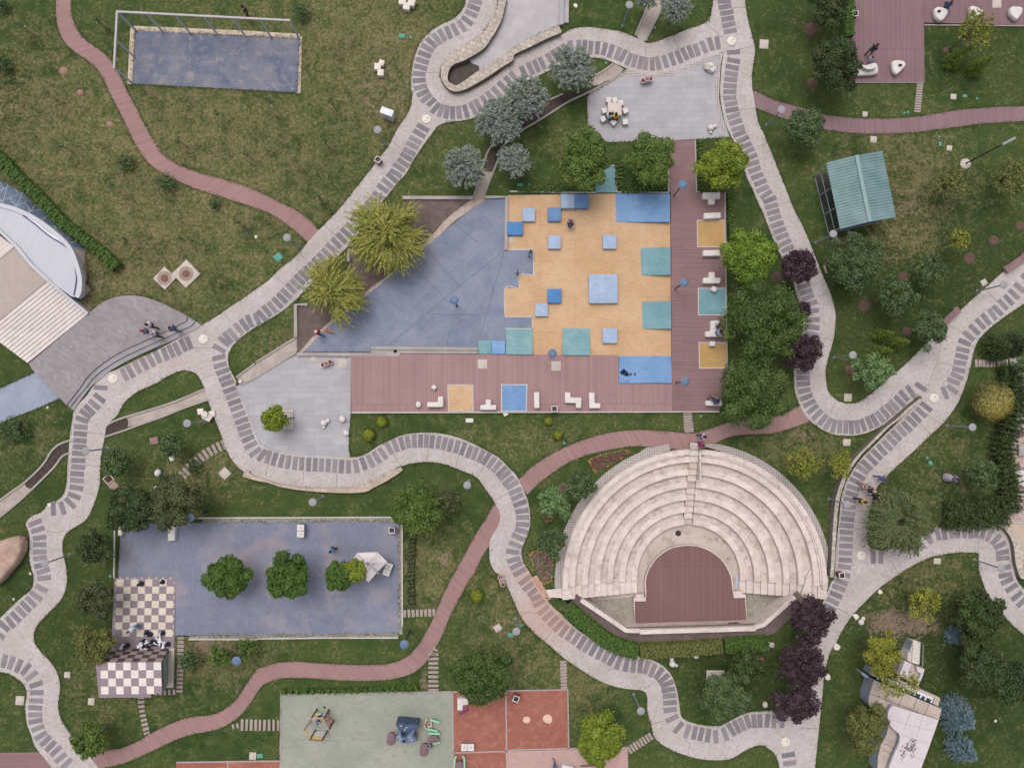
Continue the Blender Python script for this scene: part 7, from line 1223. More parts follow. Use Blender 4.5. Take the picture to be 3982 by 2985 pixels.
for k in range(36):
    u0, u1 = (k+.04)/36, (k+.96)/36; q = [a0.lerp(a1, u0), a0.lerp(a1, u1), b0_.lerp(b1, u1), b0_.lerp(b1, u0)]; mb = MB(); mb.prism(q, 1.1, 1.2); part(mb, 'white_key', KW, r)
    if k % 7 not in (2, 6): m0, m1 = (k+.72)/36, (k+1.28)/36; q = [a0.lerp(a1, m0).lerp(b0_.lerp(b1, m0), .48), a0.lerp(a1, m1).lerp(b0_.lerp(b1, m1), .48), b0_.lerp(b1, m1), b0_.lerp(b1, m0)]; mb = MB(); mb.prism(q, 1.19, 1.27); part(mb, 'black_key', KB, r)
mb = MB(); mb.prism([pi(x, y, 1.25) for x, y in ((1100, 650), (1525, 835), (1390, 1172), (985, 1000))], 0, 1.12); part(mb, 'landing', PNB, r)
for q in (((1100, 650), (1240, 710), (1150, 980), (985, 1000), (985, 930)), ((1345, 760), (1525, 835), (1490, 940), (1370, 890)), ((1450, 925), (1500, 935), (1395, 1175), (1345, 1160))): mb = MB(); mb.prism([pi(x, y, 1.45) for x, y in q], 1.0, 1.45); part(mb, 'landing_block', PNL, r)
for k in range(8): t = k/8; z = .16*(k+1); q = [(1175-2*k, 165+60*k), (1442-3*k, 250+60*k), (1425-3*k, 322+60*k), (1162-2*k, 235+60*k)]; mb = MB(); mb.prism([pi(x, y, z) for x, y in q], 0, z); part(mb, 'step', CUBE, r)
mb = MB(); P = [pi(1165, 200, .1), pi(1085, 330, .0), pi(1060, 430, 0), pi(1090, 600, 0), pi(1155, 620, 0)]; mb.prism([pi(1172, 170, .3), pi(1182, 200, .3), pi(1166, 640, 1.0), pi(1140, 620, 1.0)], 0, .9); part(mb, 'stair_cheek', PNG, r)
for a in (((1265, 210, .9), (1245, 700, 1.95)), ((1495, 300, .9), (1480, 790, 1.95))): p, q = pi(*a[0][:2], a[0][2]), pi(*a[1][:2], a[1][2]); mb = MB(); mb.bar(p, q, .03, .03, 8); o = part(mb, 'handrail', LGREY, r); 
for x, y, z, zb in ((1265, 210, .9, 0), (1245, 700, 1.95, 1.1), (1495, 300, .9, 0), (1480, 790, 1.95, 1.1)): p = pi(x, y, z); mb = MB(); mb.bar((p.x, p.y, zb), p, .02, .02, 6); part(mb, 'rail_post', LGREY, r)
p, q = T('PI', 175, 915, .9), T('PI', 330, 1030, 1.2); mb = MB(); mb.beam((p.x, p.y, .9), (q.x, q.y, .95), .2, .14); part(mb, 'side_arm', PNG, r); mb = MB(); mb.beam((p.x, p.y, 0), (p.x, p.y, .95), .12, .12); part(mb, 'arm_post', PNG, r)
p, q = T('33', 965, 1130, zl), T('33', 1028, 1168, zl); mb = MB(); mb.beam((p.x, p.y, zl+.03), (q.x, q.y, zl+.03), .05, .04); o = part(mb, 'red_bar', mat_plain('bar_red', C(120, 36, 44)), r)
def txp(x, y): return T('TX', x, y, zu)
def lid_text(s, x, y, size, rot, mat, sx=1):
    p = txp(x, y); o = text_at('lettering', s, p-Vector(r.location)+Vector((0, 0, .004)), size, rot, mat, .003, r); o.scale = (sx, 1, 1); return o
lid_text('Red Bull', 1022, 835, .26, math.radians(64), INK, 1.15); o = lid_text('Bach', 1215, 705, .5, math.radians(60), INK, 1.0); lid_text('Flying', 1045, 1060, .38, math.radians(62), WHT, 1.1)
def stroke(pts, rr, mat, nm='flourish'):
    P = [txp(x, y)+Vector((0, 0, .006)) for x, y in catmull(pts, 5)]; mb = MB()
    for i in range(len(P)-1): mb.bar(P[i], P[i+1], rr, rr, 5)
    part(mb, nm, mat, r)
stroke([(1110, 660), (1150, 610), (1190, 530), (1240, 505), (1265, 510)], .012, INK); stroke([(1130, 860), (1200, 860), (1280, 770), (1330, 700), (1300, 700), (1230, 770), (1230, 850), (1300, 820), (1340, 780), (1320, 830), (1230, 900)], .014, INK); stroke([(1210, 930), (1270, 900), (1285, 960), (1260, 1040), (1210, 1060), (1200, 990), (1240, 950)], .012, INK)
stroke([(940, 1000), (935, 1060), (960, 1080), (1010, 1020), (1060, 950)], .012, INK); stroke([(935, 1100), (925, 1140), (945, 1190)], .01, INK); stroke([(1080, 870), (1090, 800)], .01, INK)
for bx, by in ((905, 865), (955, 745)): 
    mb = MB(); P = [txp(bx+dx, by+dy) for dx, dy in ((-22, 15), (-12, -18), (10, -38), (28, -38), (22, -22), (4, -12), (2, 30), (-6, 45), (-14, 40), (-8, 10))]; mb.prism(P, zu, zu+.006); part(mb, 'bull_mark', INK, r)
# ------------------------------------------------------------ people
PM = {}
def pcol(c, nm):
    if c not in PM: PM[c] = mat_plain(nm+'_cloth', C(*c), .15, .85, 9)
    return PM[c]
SKIN = mat_plain('skin', C(206, 158, 136), .06, .6, 9)
def skin_mesh(name, V, E, R, mat, parent, sub=1):
    me = bpy.data.meshes.new(name); me.from_pydata([tuple(v) for v in V], E, []); o = bpy.data.objects.new(name, me); COL.objects.link(o)
    m = o.modifiers.new('skin', 'SKIN'); m.use_smooth_shade = True; sv = me.skin_vertices[0].data
    for i, r in enumerate(R): sv[i].radius = (r, r) if not isinstance(r, tuple) else r; sv[i].use_root = (i == 0)
    if sub: s = o.modifiers.new('sub', 'SUBSURF'); s.levels = sub; s.render_levels = sub
    bpy.context.view_layer.update(); dg = bpy.context.evaluated_depsgraph_get(); nm = bpy.data.meshes.new_from_object(o.evaluated_get(dg)); bpy.data.objects.remove(o); nm.name = name
    nm.materials.clear(); nm.materials.append(mat); n = bpy.data.objects.new(name, nm); COL.objects.link(n); n.parent = parent; return n
def person(tl, x, y, face, pose, shirt, trous, hair, label, h=1.72, zb=.04, dress=False, hat=None, grp=None, long_hair=False, shoes=(60, 56, 60)):
    """face: heading in degrees, 0 = right in the photo, 90 = up; (x, y) = where the feet or the seat stand"""
    b = T(tl, x, y, zb); r = empty('person', (b.x, b.y, zb), math.radians(face-90), label, 'person', grp); k = h/1.75
    st, arm = {'walk': (.22, .2), 'stand': (.03, .03), 'sit': (0, 0), 'crouch': (0, 0), 'lean': (.1, .2), 'lie': (0, 0)}[pose]
    sit = pose in ('sit', 'crouch'); ph = .5 if pose == 'sit' else (.38 if pose == 'crouch' else .95); ly = {'lean': .3, 'crouch': .22, 'sit': .06}.get(pose, .02)
    pel = Vector((0, 0, ph)); ch = Vector((0, ly, ph+.37)); nk = Vector((0, ly*1.25, ph+.56)); hd = Vector((0, ly*1.4+.02, ph+.68)); tp = hd+Vector((0, .0, .1))
    L = {}
    for s, sg in (('l', -1), ('r', 1)):
        sh = ch+Vector((sg*.18, 0, .09))
        if sit: hip, kn, an, to = pel+Vector((sg*.09, .02, -.02)), Vector((sg*.12, .42, .5 if pose == 'sit' else .55)), Vector((sg*.11, .45 if pose == 'sit' else .25, .08)), Vector((sg*.12, .6 if pose == 'sit' else .4, .03)); el, wr = sh+Vector((sg*.06, .12, -.24)), sh+Vector((-sg*.02, .34, -.26))
        else: q = sg*st; hip = pel+Vector((sg*.09, 0, -.03)); kn = Vector((sg*.1, q*.6+.05, .5)); an = Vector((sg*.1, q, .09)); to = an+Vector((0, .15, -.05)); el = sh+Vector((sg*.07, -q*arm*2-.02, -.27)); wr = el+Vector((sg*.0, -q*.8+.1 if pose == 'walk' else .16, -.2 if pose != 'lean' else -.1))
        L[s] = (sh, el, wr, hip, kn, an, to, sg)
    V = [pel, pel+Vector((0, ly*.4, .17)), ch, nk, hd, tp, hd+Vector((0, .11, -.0)), hd+Vector((.085, 0, 0)), hd+Vector((-.085, 0, 0))]; E = [(0, 1), (1, 2), (2, 3), (3, 4), (4, 5), (4, 6), (4, 7), (4, 8)]; R = [.125, .115, .145, .055, .095, .075, .018, .014, .014]
    for s in 'lr':
        sh, el, wr, hip, kn, an, to, sg = L[s]; i = len(V); pm = wr+(wr-el).normalized()*.075; V += [sh, el, wr, pm]; R += [.058, .042, .028, .034]; E += [(2, i), (i, i+1), (i+1, i+2), (i+2, i+3)]; d = (wr-el).normalized(); sd = d.cross(Vector((0, 1, .3))).normalized()
        for f in range(4): j = len(V); a = pm+sd*(f-1.5)*.02+d*.035; V += [a, a+d*(.034+.006*(f in (1, 2)))+Vector((0, .012, -.01))]; R += [.0095, .008]; E += [(i+3, j), (j, j+1)]
        j = len(V); V += [wr+d*.04+sd*sg*.035, wr+d*.075+sd*sg*.05]; R += [.011, .009]; E += [(i+3, j), (j, j+1)]
        i = len(V); V += [hip, kn, an, to]; R += [.085, .055, .038, .033]; E += [(0, i), (i, i+1), (i+1, i+2), (i+2, i+3)]
    sk = lambda vs: [v*k for v in vs]
    skin_mesh('body', sk(V), E, [q*k for q in R], SKIN, r)
    V = [pel+Vector((0, 0, .03)), pel+Vector((0, ly*.4, .17)), ch, ch+Vector((0, .01, .12))]; E = [(0, 1), (1, 2), (2, 3)]; R = [.145, .135, .168, .09]
    for s in 'lr': sh, el = L[s][0], L[s][1]; i = len(V); V += [sh, sh.lerp(el, .7)]; R += [.078, .062]; E += [(2, i), (i, i+1)]
    skin_mesh('shirt', sk(V), E, [q*k for q in R], pcol(shirt, 'shirt'), r)
    if dress: 
        mb = MB(); mb.lathe((0, 0, .12*k), [(.32*k, 0), (.27*k, .4*k), (.16*k, .85*k), (.12*k, .9*k)], 20); mb.build('skirt', pcol(trous, 'skirt'), r)
    else:
        V = [pel]; E = []; R = [.142]
        for s in 'lr': hip, kn, an = L[s][3:6]; i = len(V); V += [hip, kn, an+Vector((0, 0, .03))]; R += [.1, .072, .056]; E += [(0, i), (i, i+1), (i+1, i+2)]
        skin_mesh('trousers', sk(V), E, [q*k for q in R], pcol(trous, 'trousers'), r)
    for s in 'lr': an, to = L[s][5], L[s][6]; mb = MB(); m_ = (an+to)/2*k; mb.ball((m_.x, m_.y, max(.045, m_.z-.01)), .05*k, (1, 2.6, .95), 12, 8); mb.build('shoe', pcol(shoes, 'shoe'), r)
    mb = MB(); c = hd*k; mb.ball((c.x, c.y-.015, c.z+.045), .108*k, (1, 1.1, .95), 16, 10); 
    if long_hair: mb.ball((c.x, c.y-.09*k, c.z-.06*k), .085*k, (1, .7, 1.7), 12, 8)
    mb.build('hair' if not hat else 'hat', pcol(hat or hair, 'hair'), r)
    for sg in (-1, 1): mb = MB(); mb.ball((c.x+sg*.032, c.y+.095*k, c.z+.0), .011, (1, 1, 1), 8, 6); mb.build('eye', INK, r)
    return r
BK = (40, 36, 44); BR = (70, 46, 40); W_ = (226, 224, 232)
person('00', 2145, 150, 200, 'stand', (48, 50, 66), (44, 44, 56), BK, 'person in dark clothes on the grass above the old blue court')
person('01', 1345, 1150, 175, 'walk', W_, BK, BK, 'walker in a white shirt and black trousers on the paver plaza', zb=.37, grp=None); person('01', 1305, 1200, 190, 'walk', (150, 150, 176), (60, 110, 140), (150, 56, 90), 'walker with magenta hair on the paver plaza', zb=.37, long_hair=True)
person('01', 1385, 1225, 165, 'walk', (196, 214, 236), (60, 60, 70), (196, 130, 120), 'walker with pinkish hair and pale blue shirt on the paver plaza', zb=.37, long_hair=True); person('01', 1540, 1178, 170, 'walk', (66, 100, 142), (90, 92, 104), BK, 'person in a blue shirt walking alone at the curved steps', zb=.3)
person('11', 545, 1208, -20, 'walk', (196, 52, 74), (62, 84, 124), (226, 200, 188), 'person in a red top walking a dog by the soil bed', hat=(226, 204, 196))
person('21', 482, 250, -100, 'crouch', (120, 102, 104), (64, 98, 144), BR, 'man with a backpack crouching on the ochre floor', zb=.05); person('21', 135, 525, -90, 'walk', (120, 148, 192), (100, 130, 176), BK, 'child in light blue on the blue notch of the play floor', h=1.3)
person('21', 24, 690, -70, 'stand', (222, 222, 236), (70, 80, 120), BK, 'small child in white near the left edge of the ochre floor', h=.95)
person('20', 800, 1035, 60, 'sit', (210, 226, 244), (60, 96, 140), BK, 'person in a white shirt sitting at the stone table'); person('20', 858, 1040, 90, 'sit', (232, 178, 28), BK, BK, 'person in a bright yellow shirt sitting at the stone table', long_hair=True)
person('20', 830, 1015, 80, 'stand', (60, 56, 66), BK, BK, 'small child in dark clothes between two seated people', h=1.05)
person('30', 1520, 85, 60, 'sit', (70, 96, 136), (60, 80, 116), (120, 60, 60), 'person in blue patterned clothes on a white pebble seat', zb=.15, long_hair=True); person('30', 868, 470, 40, 'walk', (60, 64, 78), (70, 60, 68), (90, 50, 50), 'woman in a dark dress walking barefoot on the terrace', zb=.12, long_hair=True, shoes=(206, 110, 110))
person('30', 870, 540, 60, 'sit', (150, 178, 214), (150, 178, 214), BR, 'child in a light blue dress on the white sofa', h=1.2, zb=.2); person('21', 1730, 1215, 30, 'sit', (150, 188, 222), (60, 56, 80), BK, 'person in a light blue shirt on the angled white bench', zb=.28); person('21', 1735, 1130, -90, 'sit', (176, 200, 230), (120, 150, 190), BK, 'person on the upper arm of the angled white bench', zb=.28, h=1.5)
person('22', 1722, 140, 140, 'sit', (52, 72, 120), (40, 80, 120), BK, 'person in dark blue reclining on the bench at the deck corner', zb=.28); person('22', 1590, 430, 5, 'walk', (212, 190, 226), (60, 70, 120), BK, 'woman in a lilac top on the curved pink walk', long_hair=True); person('22', 1575, 500, -10, 'walk', (190, 54, 96), (40, 60, 110), (96, 50, 60), 'person in a crimson top on the curved pink walk', long_hair=True)
person('12', 672, 1385, 240, 'stand', (86, 150, 206), (60, 60, 70), BK, 'person in a bright blue shirt standing on the blue court', zb=.05); person('NN', 741, 1216, 100, 'stand', (38, 36, 44), (124, 138, 166), BK, 'person in a black shirt and grey jeans between the court trees', zb=.05)
person('32', 940, 785, -5, 'walk', (86, 124, 178), (88, 100, 140), (110, 60, 50), 'walker in blue on the path by the retaining wall', long_hair=True); person('32', 800, 845, -20, 'walk', (176, 156, 156), (180, 164, 160), (120, 84, 66), 'walker in beige on the slab path, first of a couple'); person('32', 845, 890, 10, 'walk', (56, 70, 104), (60, 76, 110), (196, 154, 120), 'fair haired walker in dark blue on the slab path', long_hair=True)
person('32', 895, 945, 5, 'walk', (40, 44, 62), BK, BK, 'walker in black with a white bag on the path'); person('32', 770, 975, -5, 'walk', (206, 180, 96), BK, (90, 50, 44), 'walker in a yellow patterned top on the slab path', long_hair=True); person('32', 1545, 785, -5, 'stand', (110, 128, 160), (186, 170, 190), (90, 50, 50), 'woman in a long pale lilac dress standing on the lawn', dress=True, long_hair=True)
person('03', 1200, 425, 215, 'lean', (206, 220, 240), (70, 130, 170), BR, 'child in a white shirt stooping on the chess board', h=1.35, zb=.06); person('23', 345, 1615, 120, 'walk', (190, 206, 226), (80, 110, 160), BK, 'person in a pale shirt on the rose coloured floor', h=1.6, zb=.05, long_hair=True); person('23', 2085, 680, -60, 'crouch', (150, 50, 60), (70, 60, 80), BR, 'child in red crouching behind the hedge', h=1.3)
person('PL', 345, 205, -95, 'lean', (44, 74, 116), (48, 76, 112), (60, 90, 140), 'child in dark blue climbing on the bars of the frame', h=1.2, zb=.9); person('PL', 1975, 640, 190, 'sit', (120, 130, 170), (90, 60, 60), (70, 80, 120), 'child in blue sitting on the brown pad at the beams', h=1.15, zb=.1, hat=(110, 124, 170))
# dog
c = T('11', 620, 1186); r = empty('dog', (c.x, c.y, .04), math.radians(-22), 'small tan dog with a white muzzle on the blue court', 'dog'); DOG = mat_plain('dog_fur', C(186, 126, 76), .2, .9, 10)
V = [(-.18, 0, .3), (0, 0, .31), (.17, 0, .32), (.26, 0, .4), (.33, 0, .46), (.43, 0, .43), (-.28, 0, .36), (-.38, 0, .42), (.31, .045, .53), (.31, -.045, .53)]; E = [(0, 1), (1, 2), (2, 3), (3, 4), (4, 5), (0, 6), (6, 7), (4, 8), (4, 9)]; R = [.085, .08, .105, .06, .06, .032, .022, .012, .018, .018]
for x_, s_ in ((-.2, -1), (-.2, 1), (.18, -1), (.18, 1)): i = len(V); kx = .05 if x_ < 0 else -.0; V += [(x_, s_*.06, .24), (x_+kx, s_*.065, .15), (x_-kx*.9, s_*.065, .08), (x_-kx*.4+.03, s_*.065, .02)]; R += [.045, .028, .02, .022]; E += [(0 if x_ < 0 else 2, i), (i, i+1), (i+1, i+2), (i+2, i+3)]
skin_mesh('body', [Vector(v) for v in V], E, R, DOG, r); mb = MB(); mb.ball((.42, 0, .42), .036, (1.5, .95, .9), 10, 6); mb.build('muzzle', WHT, r)
# ------------------------------------------------------------ giant chess pieces
CB_ = mat_plain('chess_black', C(48, 50, 64), .15, .35, 6); CW_ = mat_plain('chess_white', C(232, 230, 234), .06, .5, 6)
PRO = {'pawn': [(.16, 0), (.17, .05), (.13, .08), (.08, .13), (.055, .26), (.085, .3), (.06, .32), (.09, .37), (.09, .42), (.05, .47), (.01, .48)], 'rook': [(.18, 0), (.19, .06), (.14, .1), (.1, .16), (.085, .34), (.13, .38), (.13, .48), (.09, .48), (.08, .43), (.01, .43)],
       'king': [(.18, 0), (.19, .06), (.14, .1), (.09, .17), (.06, .42), (.1, .46), (.06, .48), (.1, .6), (.05, .63), (.02, .66), (.03, .7), (.01, .74)], 'bishop': [(.17, 0), (.18, .06), (.13, .1), (.08, .16), (.055, .38), (.09, .41), (.06, .43), (.085, .5), (.05, .58), (.015, .61)]}
def chess(kind, col, tl, x, y, label, fall=None):
    c = T(tl, x, y, .06); mb = MB(); mb.lathe((0, 0, 0), PRO[kind], 20); o = mb.build('chess_'+kind, CB_ if col == 'black' else CW_); o.location = (c.x, c.y, .06); tag(o, label, 'chess piece', 'giant chess pieces')
    if fall is not None: a = math.radians(fall); o.rotation_euler = Vector((math.cos(a), math.sin(a), .06)).to_track_quat('Z', 'Y').to_euler(); o.location.z = .2
for a in (('king', 'black', 'CB', 1108, 308, 'black king standing on square E at the top row'), ('pawn', 'black', 'CB', 1650, 265, 'black pawn standing on the cream top row square'), ('pawn', 'black', 'CB', 1250, 1540, 'left black pawn on the bottom row of squares'), ('bishop', 'black', 'CB', 1345, 1588, 'black bishop next to the left black pawn'), ('pawn', 'black', 'CB', 1660, 1550, 'black pawn alone on the bottom row, right'), ('rook', 'black', '03', 1098, 600, 'black piece standing beside a white one near the hut wall'),
          ('rook', 'white', '03', 1064, 612, 'white rook standing beside a black one near the hut wall'), ('rook', 'white', 'CH', 580, 1205, 'white rook with its ring top facing up, right of two'), ('rook', 'white', 'CH', 495, 1258, 'white rook with its ring top facing up, left of two'), ('pawn', 'black', 'CH', 945, 1130, 'black pawn in the middle of the pile, upper'), ('pawn', 'black', 'CH', 1020, 1225, 'black pawn in the middle of the pile, lower'), ('bishop', 'black', 'CH', 1560, 1225, 'black bishop standing at the right end of the pile')): chess(*a)
for a in (('king', 'white', 'CH', 800, 1090, 'fallen white king with its base to the upper right', 225), ('bishop', 'white', 'CH', 1170, 975, 'fallen white bishop at the top of the pile', 235), ('king', 'white', 'CH', 1255, 1130, 'fallen white king pointing up', 88), ('rook', 'white', 'CH', 1420, 1120, 'fallen white piece with its base up at the right', 262), ('bishop', 'white', 'CH', 1290, 1230, 'fallen white bishop pointing left', 172), ('bishop', 'white', 'CH', 520, 1370, 'fallen white bishop by the checker wall', -5),
          ('bishop', 'black', 'CH', 560, 1040, 'fallen black bishop at the left of the pile', -60), ('king', 'black', 'CH', 1040, 1040, 'fallen black king under the white bishop', -50), ('rook', 'black', 'CH', 600, 1300, 'fallen black rook among the white pieces at the left', -15), ('pawn', 'black', 'CH', 730, 1280, 'fallen black pawn touching the checker wall', -80), ('pawn', 'black', 'CH', 1190, 1130, 'fallen black pawn in the middle of the pile', 200)): chess(*a[:6], fall=a[6])
# ------------------------------------------------------------ playground
PST = mat_plain('play_post_brown', C(118, 100, 96), .12, .7, 5); YEL = mat_plain('play_yellow', C(226, 170, 52), .06, .5); PWH = mat_plain('play_white', C(214, 214, 224), .05, .5); ROPE = mat_plain('rope_red', C(150, 84, 82), .1, .8); BEAMB = mat_plain('play_beam', C(166, 142, 136), .1, .7)
c = T('PL', 320, 340); r = empty('monkey_bars', (c.x, c.y, .05), 0, 'climbing frame with brown posts, yellow bars, ladder and net on the green floor', 'climbing frame'); o3 = Vector((c.x, c.y, 0))
B = {k: T('PL', *v)-o3 for k, v in dict(a=(282, 132), b=(458, 138), c=(532, 298), d=(435, 450), e=(258, 442), f=(180, 300)).items()}; hp = 1.75
for k in 'abcdef': mb = MB(); mb.beam(B[k], B[k]+Vector((0, 0, hp)), .1, .1); mb.build('post', PST, r)
def bar2(p, q, z0, z1, rr, m, nm): mb = MB(); mb.bar(p+Vector((0, 0, z0)), q+Vector((0, 0, z1)), rr, rr, 8); mb.build(nm, m, r)
bar2(B['a'], B['b'], 1.68, 1.68, .045, YEL, 'bar'); bar2(B['a'], B['b'], .95, .95, .03, PWH, 'bar'); bar2(B['f'], B['a'], 1.72, 1.72, .04, BEAMB, 'bar'); bar2(B['b'], B['c'], 1.72, 1.72, .05, BEAMB, 'bar'); bar2(B['f'], B['e'], 1.7, 1.5, .045, YEL, 'bar'); bar2(B['e'], B['d'], 1.74, 1.74, .045, PST, 'bar')
for i in range(6): z = .35+.25*i; bar2(B['e'], B['d'], z, z, .028, YEL if i > 2 else PWH, 'rung')
for i in range(5): t = (i+.5)/5; mb = MB(); p = B['b'].lerp(B['c'], t); mb.bar(p+Vector((0, 0, .1)), p+Vector((0, 0, 1.7)), .014, seg=5); mb.build('net_rope', ROPE, r)
for i in range(5): z = .3+.3*i; bar2(B['b'], B['c'], z, z, .014, ROPE, 'net_rope')
for i in range(10): p = B['b'].lerp(B['c'], .15+.17*(i % 5)); mb = MB(); mb.ball(p+Vector((0, 0, .45+.3*(i//2 % 4))), .045, (1, 1, 1), 8, 6); mb.build('knot', YEL if i % 2 else mat_plain('knot_red', C(190, 70, 60)), r)
DKB = mat_stain('climber_blue', C(66, 80, 108), C(84, 98, 126), C(50, 60, 84), 2, 5, 12, w3=.5, bump=.9, coord='obj'); DKB2 = mat_stain('climber_blue_pale', C(104, 118, 146), C(120, 134, 160), C(70, 84, 112), 2, 5, 12, w3=.5, bump=.9, coord='obj')
c = T('PL', 1610, 520); r = empty('climbing_rock', (c.x, c.y, .05), 0, 'dark blue moulded climbing rock with white holds on the green floor', 'climbing rock'); o3 = Vector((c.x, c.y, 0))
def prz(pts, z0, z1, m, nm, bv=.05): mb = MB(); mb.prism([T('PL', x, y, z1)-o3 for x, y in pts], z0, z1); return mb.build(nm, m, r, bv)
prz([(1445, 340), (1500, 342), (1785, 370), (1782, 402), (1700, 440), (1640, 486), (1560, 482), (1500, 440), (1450, 385)], .2, 1.5, DKB, 'top_wall'); prz([(1475, 425), (1520, 440), (1530, 540), (1560, 560), (1600, 545), (1680, 440), (1755, 420), (1690, 530), (1740, 570), (1760, 600), (1640, 640), (1540, 642), (1480, 600), (1435, 560), (1470, 540)], 0, 1.15, DKB2, 'lower_wall')
prz([(1545, 560), (1600, 560), (1600, 630), (1545, 630)], .9, 1.3, DKB2, 'tower', .03); mb = MB(); q = T('PL', 1570, 605, 1.3)-o3; mb.box((q.x, q.y, 1.31), (.16, .2, .03)); mb.build('hatch', INK, r)
for x, y, z in ((1523, 382, 1.5), (1607, 405, 1.5), (1580, 432, 1.5), (1490, 538, 1.15), (1653, 550, 1.15), (1680, 585, 1.15), (1510, 580, 1.15)): mb = MB(); q = T('PL', x, y, z)-o3; mb.ball((q.x, q.y, z+.01), .05, (1, 1, .5), 10, 6); mb.build('hold', CUBE, r)
for x0, y0 in ((1455, 430), (1758, 455)): mb = MB(); p = T('PL', x0, y0, 1.2)-o3; q = T('PL', x0-5, y0+105, .9)-o3; mb.bar((p.x, p.y, 1.3), (q.x, q.y, .9), .018, seg=6); mb.build('hand_rope', ROPE, r)
PADM = mat_brick('pad_brown', C(136, 108, 116), C(126, 99, 107), C(104, 80, 88), .12, 4, .008, off=0, big=.06)
def pad(tl, x, y, w_, l_, rz, label, h=.4, zb=.05):
    c = T(tl, x, y, h); k = .28; P = [Vector(p) for p in ((-w_/2, -l_/2+k*w_, 0), (-w_/2+k*w_, -l_/2, 0), (w_/2-k*w_, -l_/2, 0), (w_/2, -l_/2+k*w_, 0), (w_/2, l_/2-k*w_, 0), (w_/2-k*w_, l_/2, 0), (-w_/2+k*w_, l_/2, 0), (-w_/2, l_/2-k*w_, 0))]
    r = empty('play_pad', (c.x, c.y, zb), rz, label, 'play pad', 'brown eight sided play pads'); mb = MB(); mb.prism(P, h-.08, h); mb.build('pad_top', PADM, r, .01); mb = MB(); mb.prism([p*.8 for p in P], 0, h-.08); mb.build('pad_base', PST, r)
pad('PL', 1370, 575, .52, .88, -.12, 'brown eight sided pad left of the climbing rock'); pad('PL', 1860, 740, .5, .88, -.1, 'brown eight sided pad alone at the lower right of the green floor'); pad('PL', 2005, 580, .86, .5, 0, 'brown eight sided pad between the green beams with a child'); pad('13', 1740, 1640, .5, .7, 0, 'brown pad between green side pieces at the lower edge')
GRB = mat_plain('play_mint', C(150, 206, 168), .06, .5); WB = mat_stain('play_wood_block', C(196, 150, 122), C(224, 200, 180), C(160, 112, 90), 3, 6, 20, coord='obj')
def beam_set(name, label, items, mats):
    c = T('PL', *items[0][0]) if items[0][0][0] > 100 else None; r = empty(name, (c.x, c.y, .05), 0, label, 'play beam', 'zigzag play beams')
    for (a, b, wd), m in zip(items, mats):
        p, q = T('PL', *a, .35)-Vector((c.x, c.y, 0)), T('PL', *b, .35)-Vector((c.x, c.y, 0)); mb = MB(); mb.beam((p.x, p.y, .28), (q.x, q.y, .28), wd, .12); mb.build('beam', m, r, .03); mb = MB(); mm = (p+q)/2; mb.beam((mm.x, mm.y, 0), (mm.x, mm.y, .26), .1, .1); mb.build('foot', PST, r)
beam_set('play_beam', 'mint green beam at the top of the zigzag set', [((1955, 292), (2095, 335), .16)], [GRB]); beam_set('play_beam', 'mint green beam in the middle of the zigzag set', [((1905, 428), (2070, 468), .14)], [GRB]); beam_set('play_beam', 'mint green beam just above the brown pad', [((1930, 497), (2100, 503), .16)], [GRB]); beam_set('play_beam', 'mint green beam below the brown pad', [((1990, 650), (2100, 628), .14)], [GRB])
beam_set('block_chain', 'tan wooden block chain curving left of the mint beams', [((1915, 275), (1858, 375), .12), ((1866, 355), (1888, 432), .13), ((1925, 405), (1978, 375), .1), ((1970, 330), (1975, 400), .12)], [WB, WB, WB, WB])
for x, l in ((1700, 'left'), (1782, 'right')): c = T('13', x, 1600, .4); mb = MB(); mb.beam((-.06 if x == 1700 else .0, -.7, .3), (0, .25, .36), .14, .14); mb.beam((0, .25, .36), (.12 if x == 1700 else -.12, .38, .36), .14, .14); o = mb.build('play_side_piece', GRB, None, .03); o.location = (c.x, c.y, .05); tag(o, 'mint green '+l+' side piece at the lower edge of the red floor', 'play beam')
c = T('13', 1778, 1172); r = empty('scooter', (c.x, c.y, .06), .5, 'purple kick scooter lying beside the white bench on the red floor', 'scooter'); PUR = mat_plain('scooter_purple', C(100, 58, 140), .1, .5); mb = MB(); mb.box((0, 0, .05), (.55, .11, .03)); mb.build('deck', PUR, r, .01); mb = MB(); mb.bar((.27, 0, .06), (.45, .25, .09), .018, seg=8); mb.bar((.33, .3, .09), (.56, .2, .09), .014, seg=8); mb.build('handlebar', PUR, r)
for x_ in (-.27, .3): mb = MB(); mb.lathe((x_, 0, .03), [(.06, 0), (.06, .03)], 16); mb.build('wheel', INK, r)
# end of frame objects at the lower edge
c = T('23', 450, 1650, .7); mb = MB(); mb.prism([T('23', x, y, .7)-Vector((c.x, c.y, 0)) for x, y in ((410, 1630), (505, 1650), (560, 1720), (405, 1720))], .0, .7); o = mb.build('white_panel_box', WHT, None, .02); o.location = (c.x, c.y, .04); tag(o, 'white topped box cut by the lower edge of the photo', 'box')
r = empty('wooden_frame', T('23', 635, 1640), 0, 'wooden frame with a top bar at the lower edge under the lime tree', 'frame'); q0 = Vector(r.location)
for x in (570, 675): p = T('23', x, 1660)-q0; mb = MB(); mb.beam((p.x, p.y, 0), (p.x, p.y, 1.4), .1, .1); mb.build('post', PST, r)
a, b = T('23', 570, 1640, 1.4)-q0, T('23', 690, 1635, 1.4)-q0; mb = MB(); mb.beam((a.x, a.y, 1.4), (b.x, b.y, 1.4), .1, .1); mb.build('top_bar', PST, r)
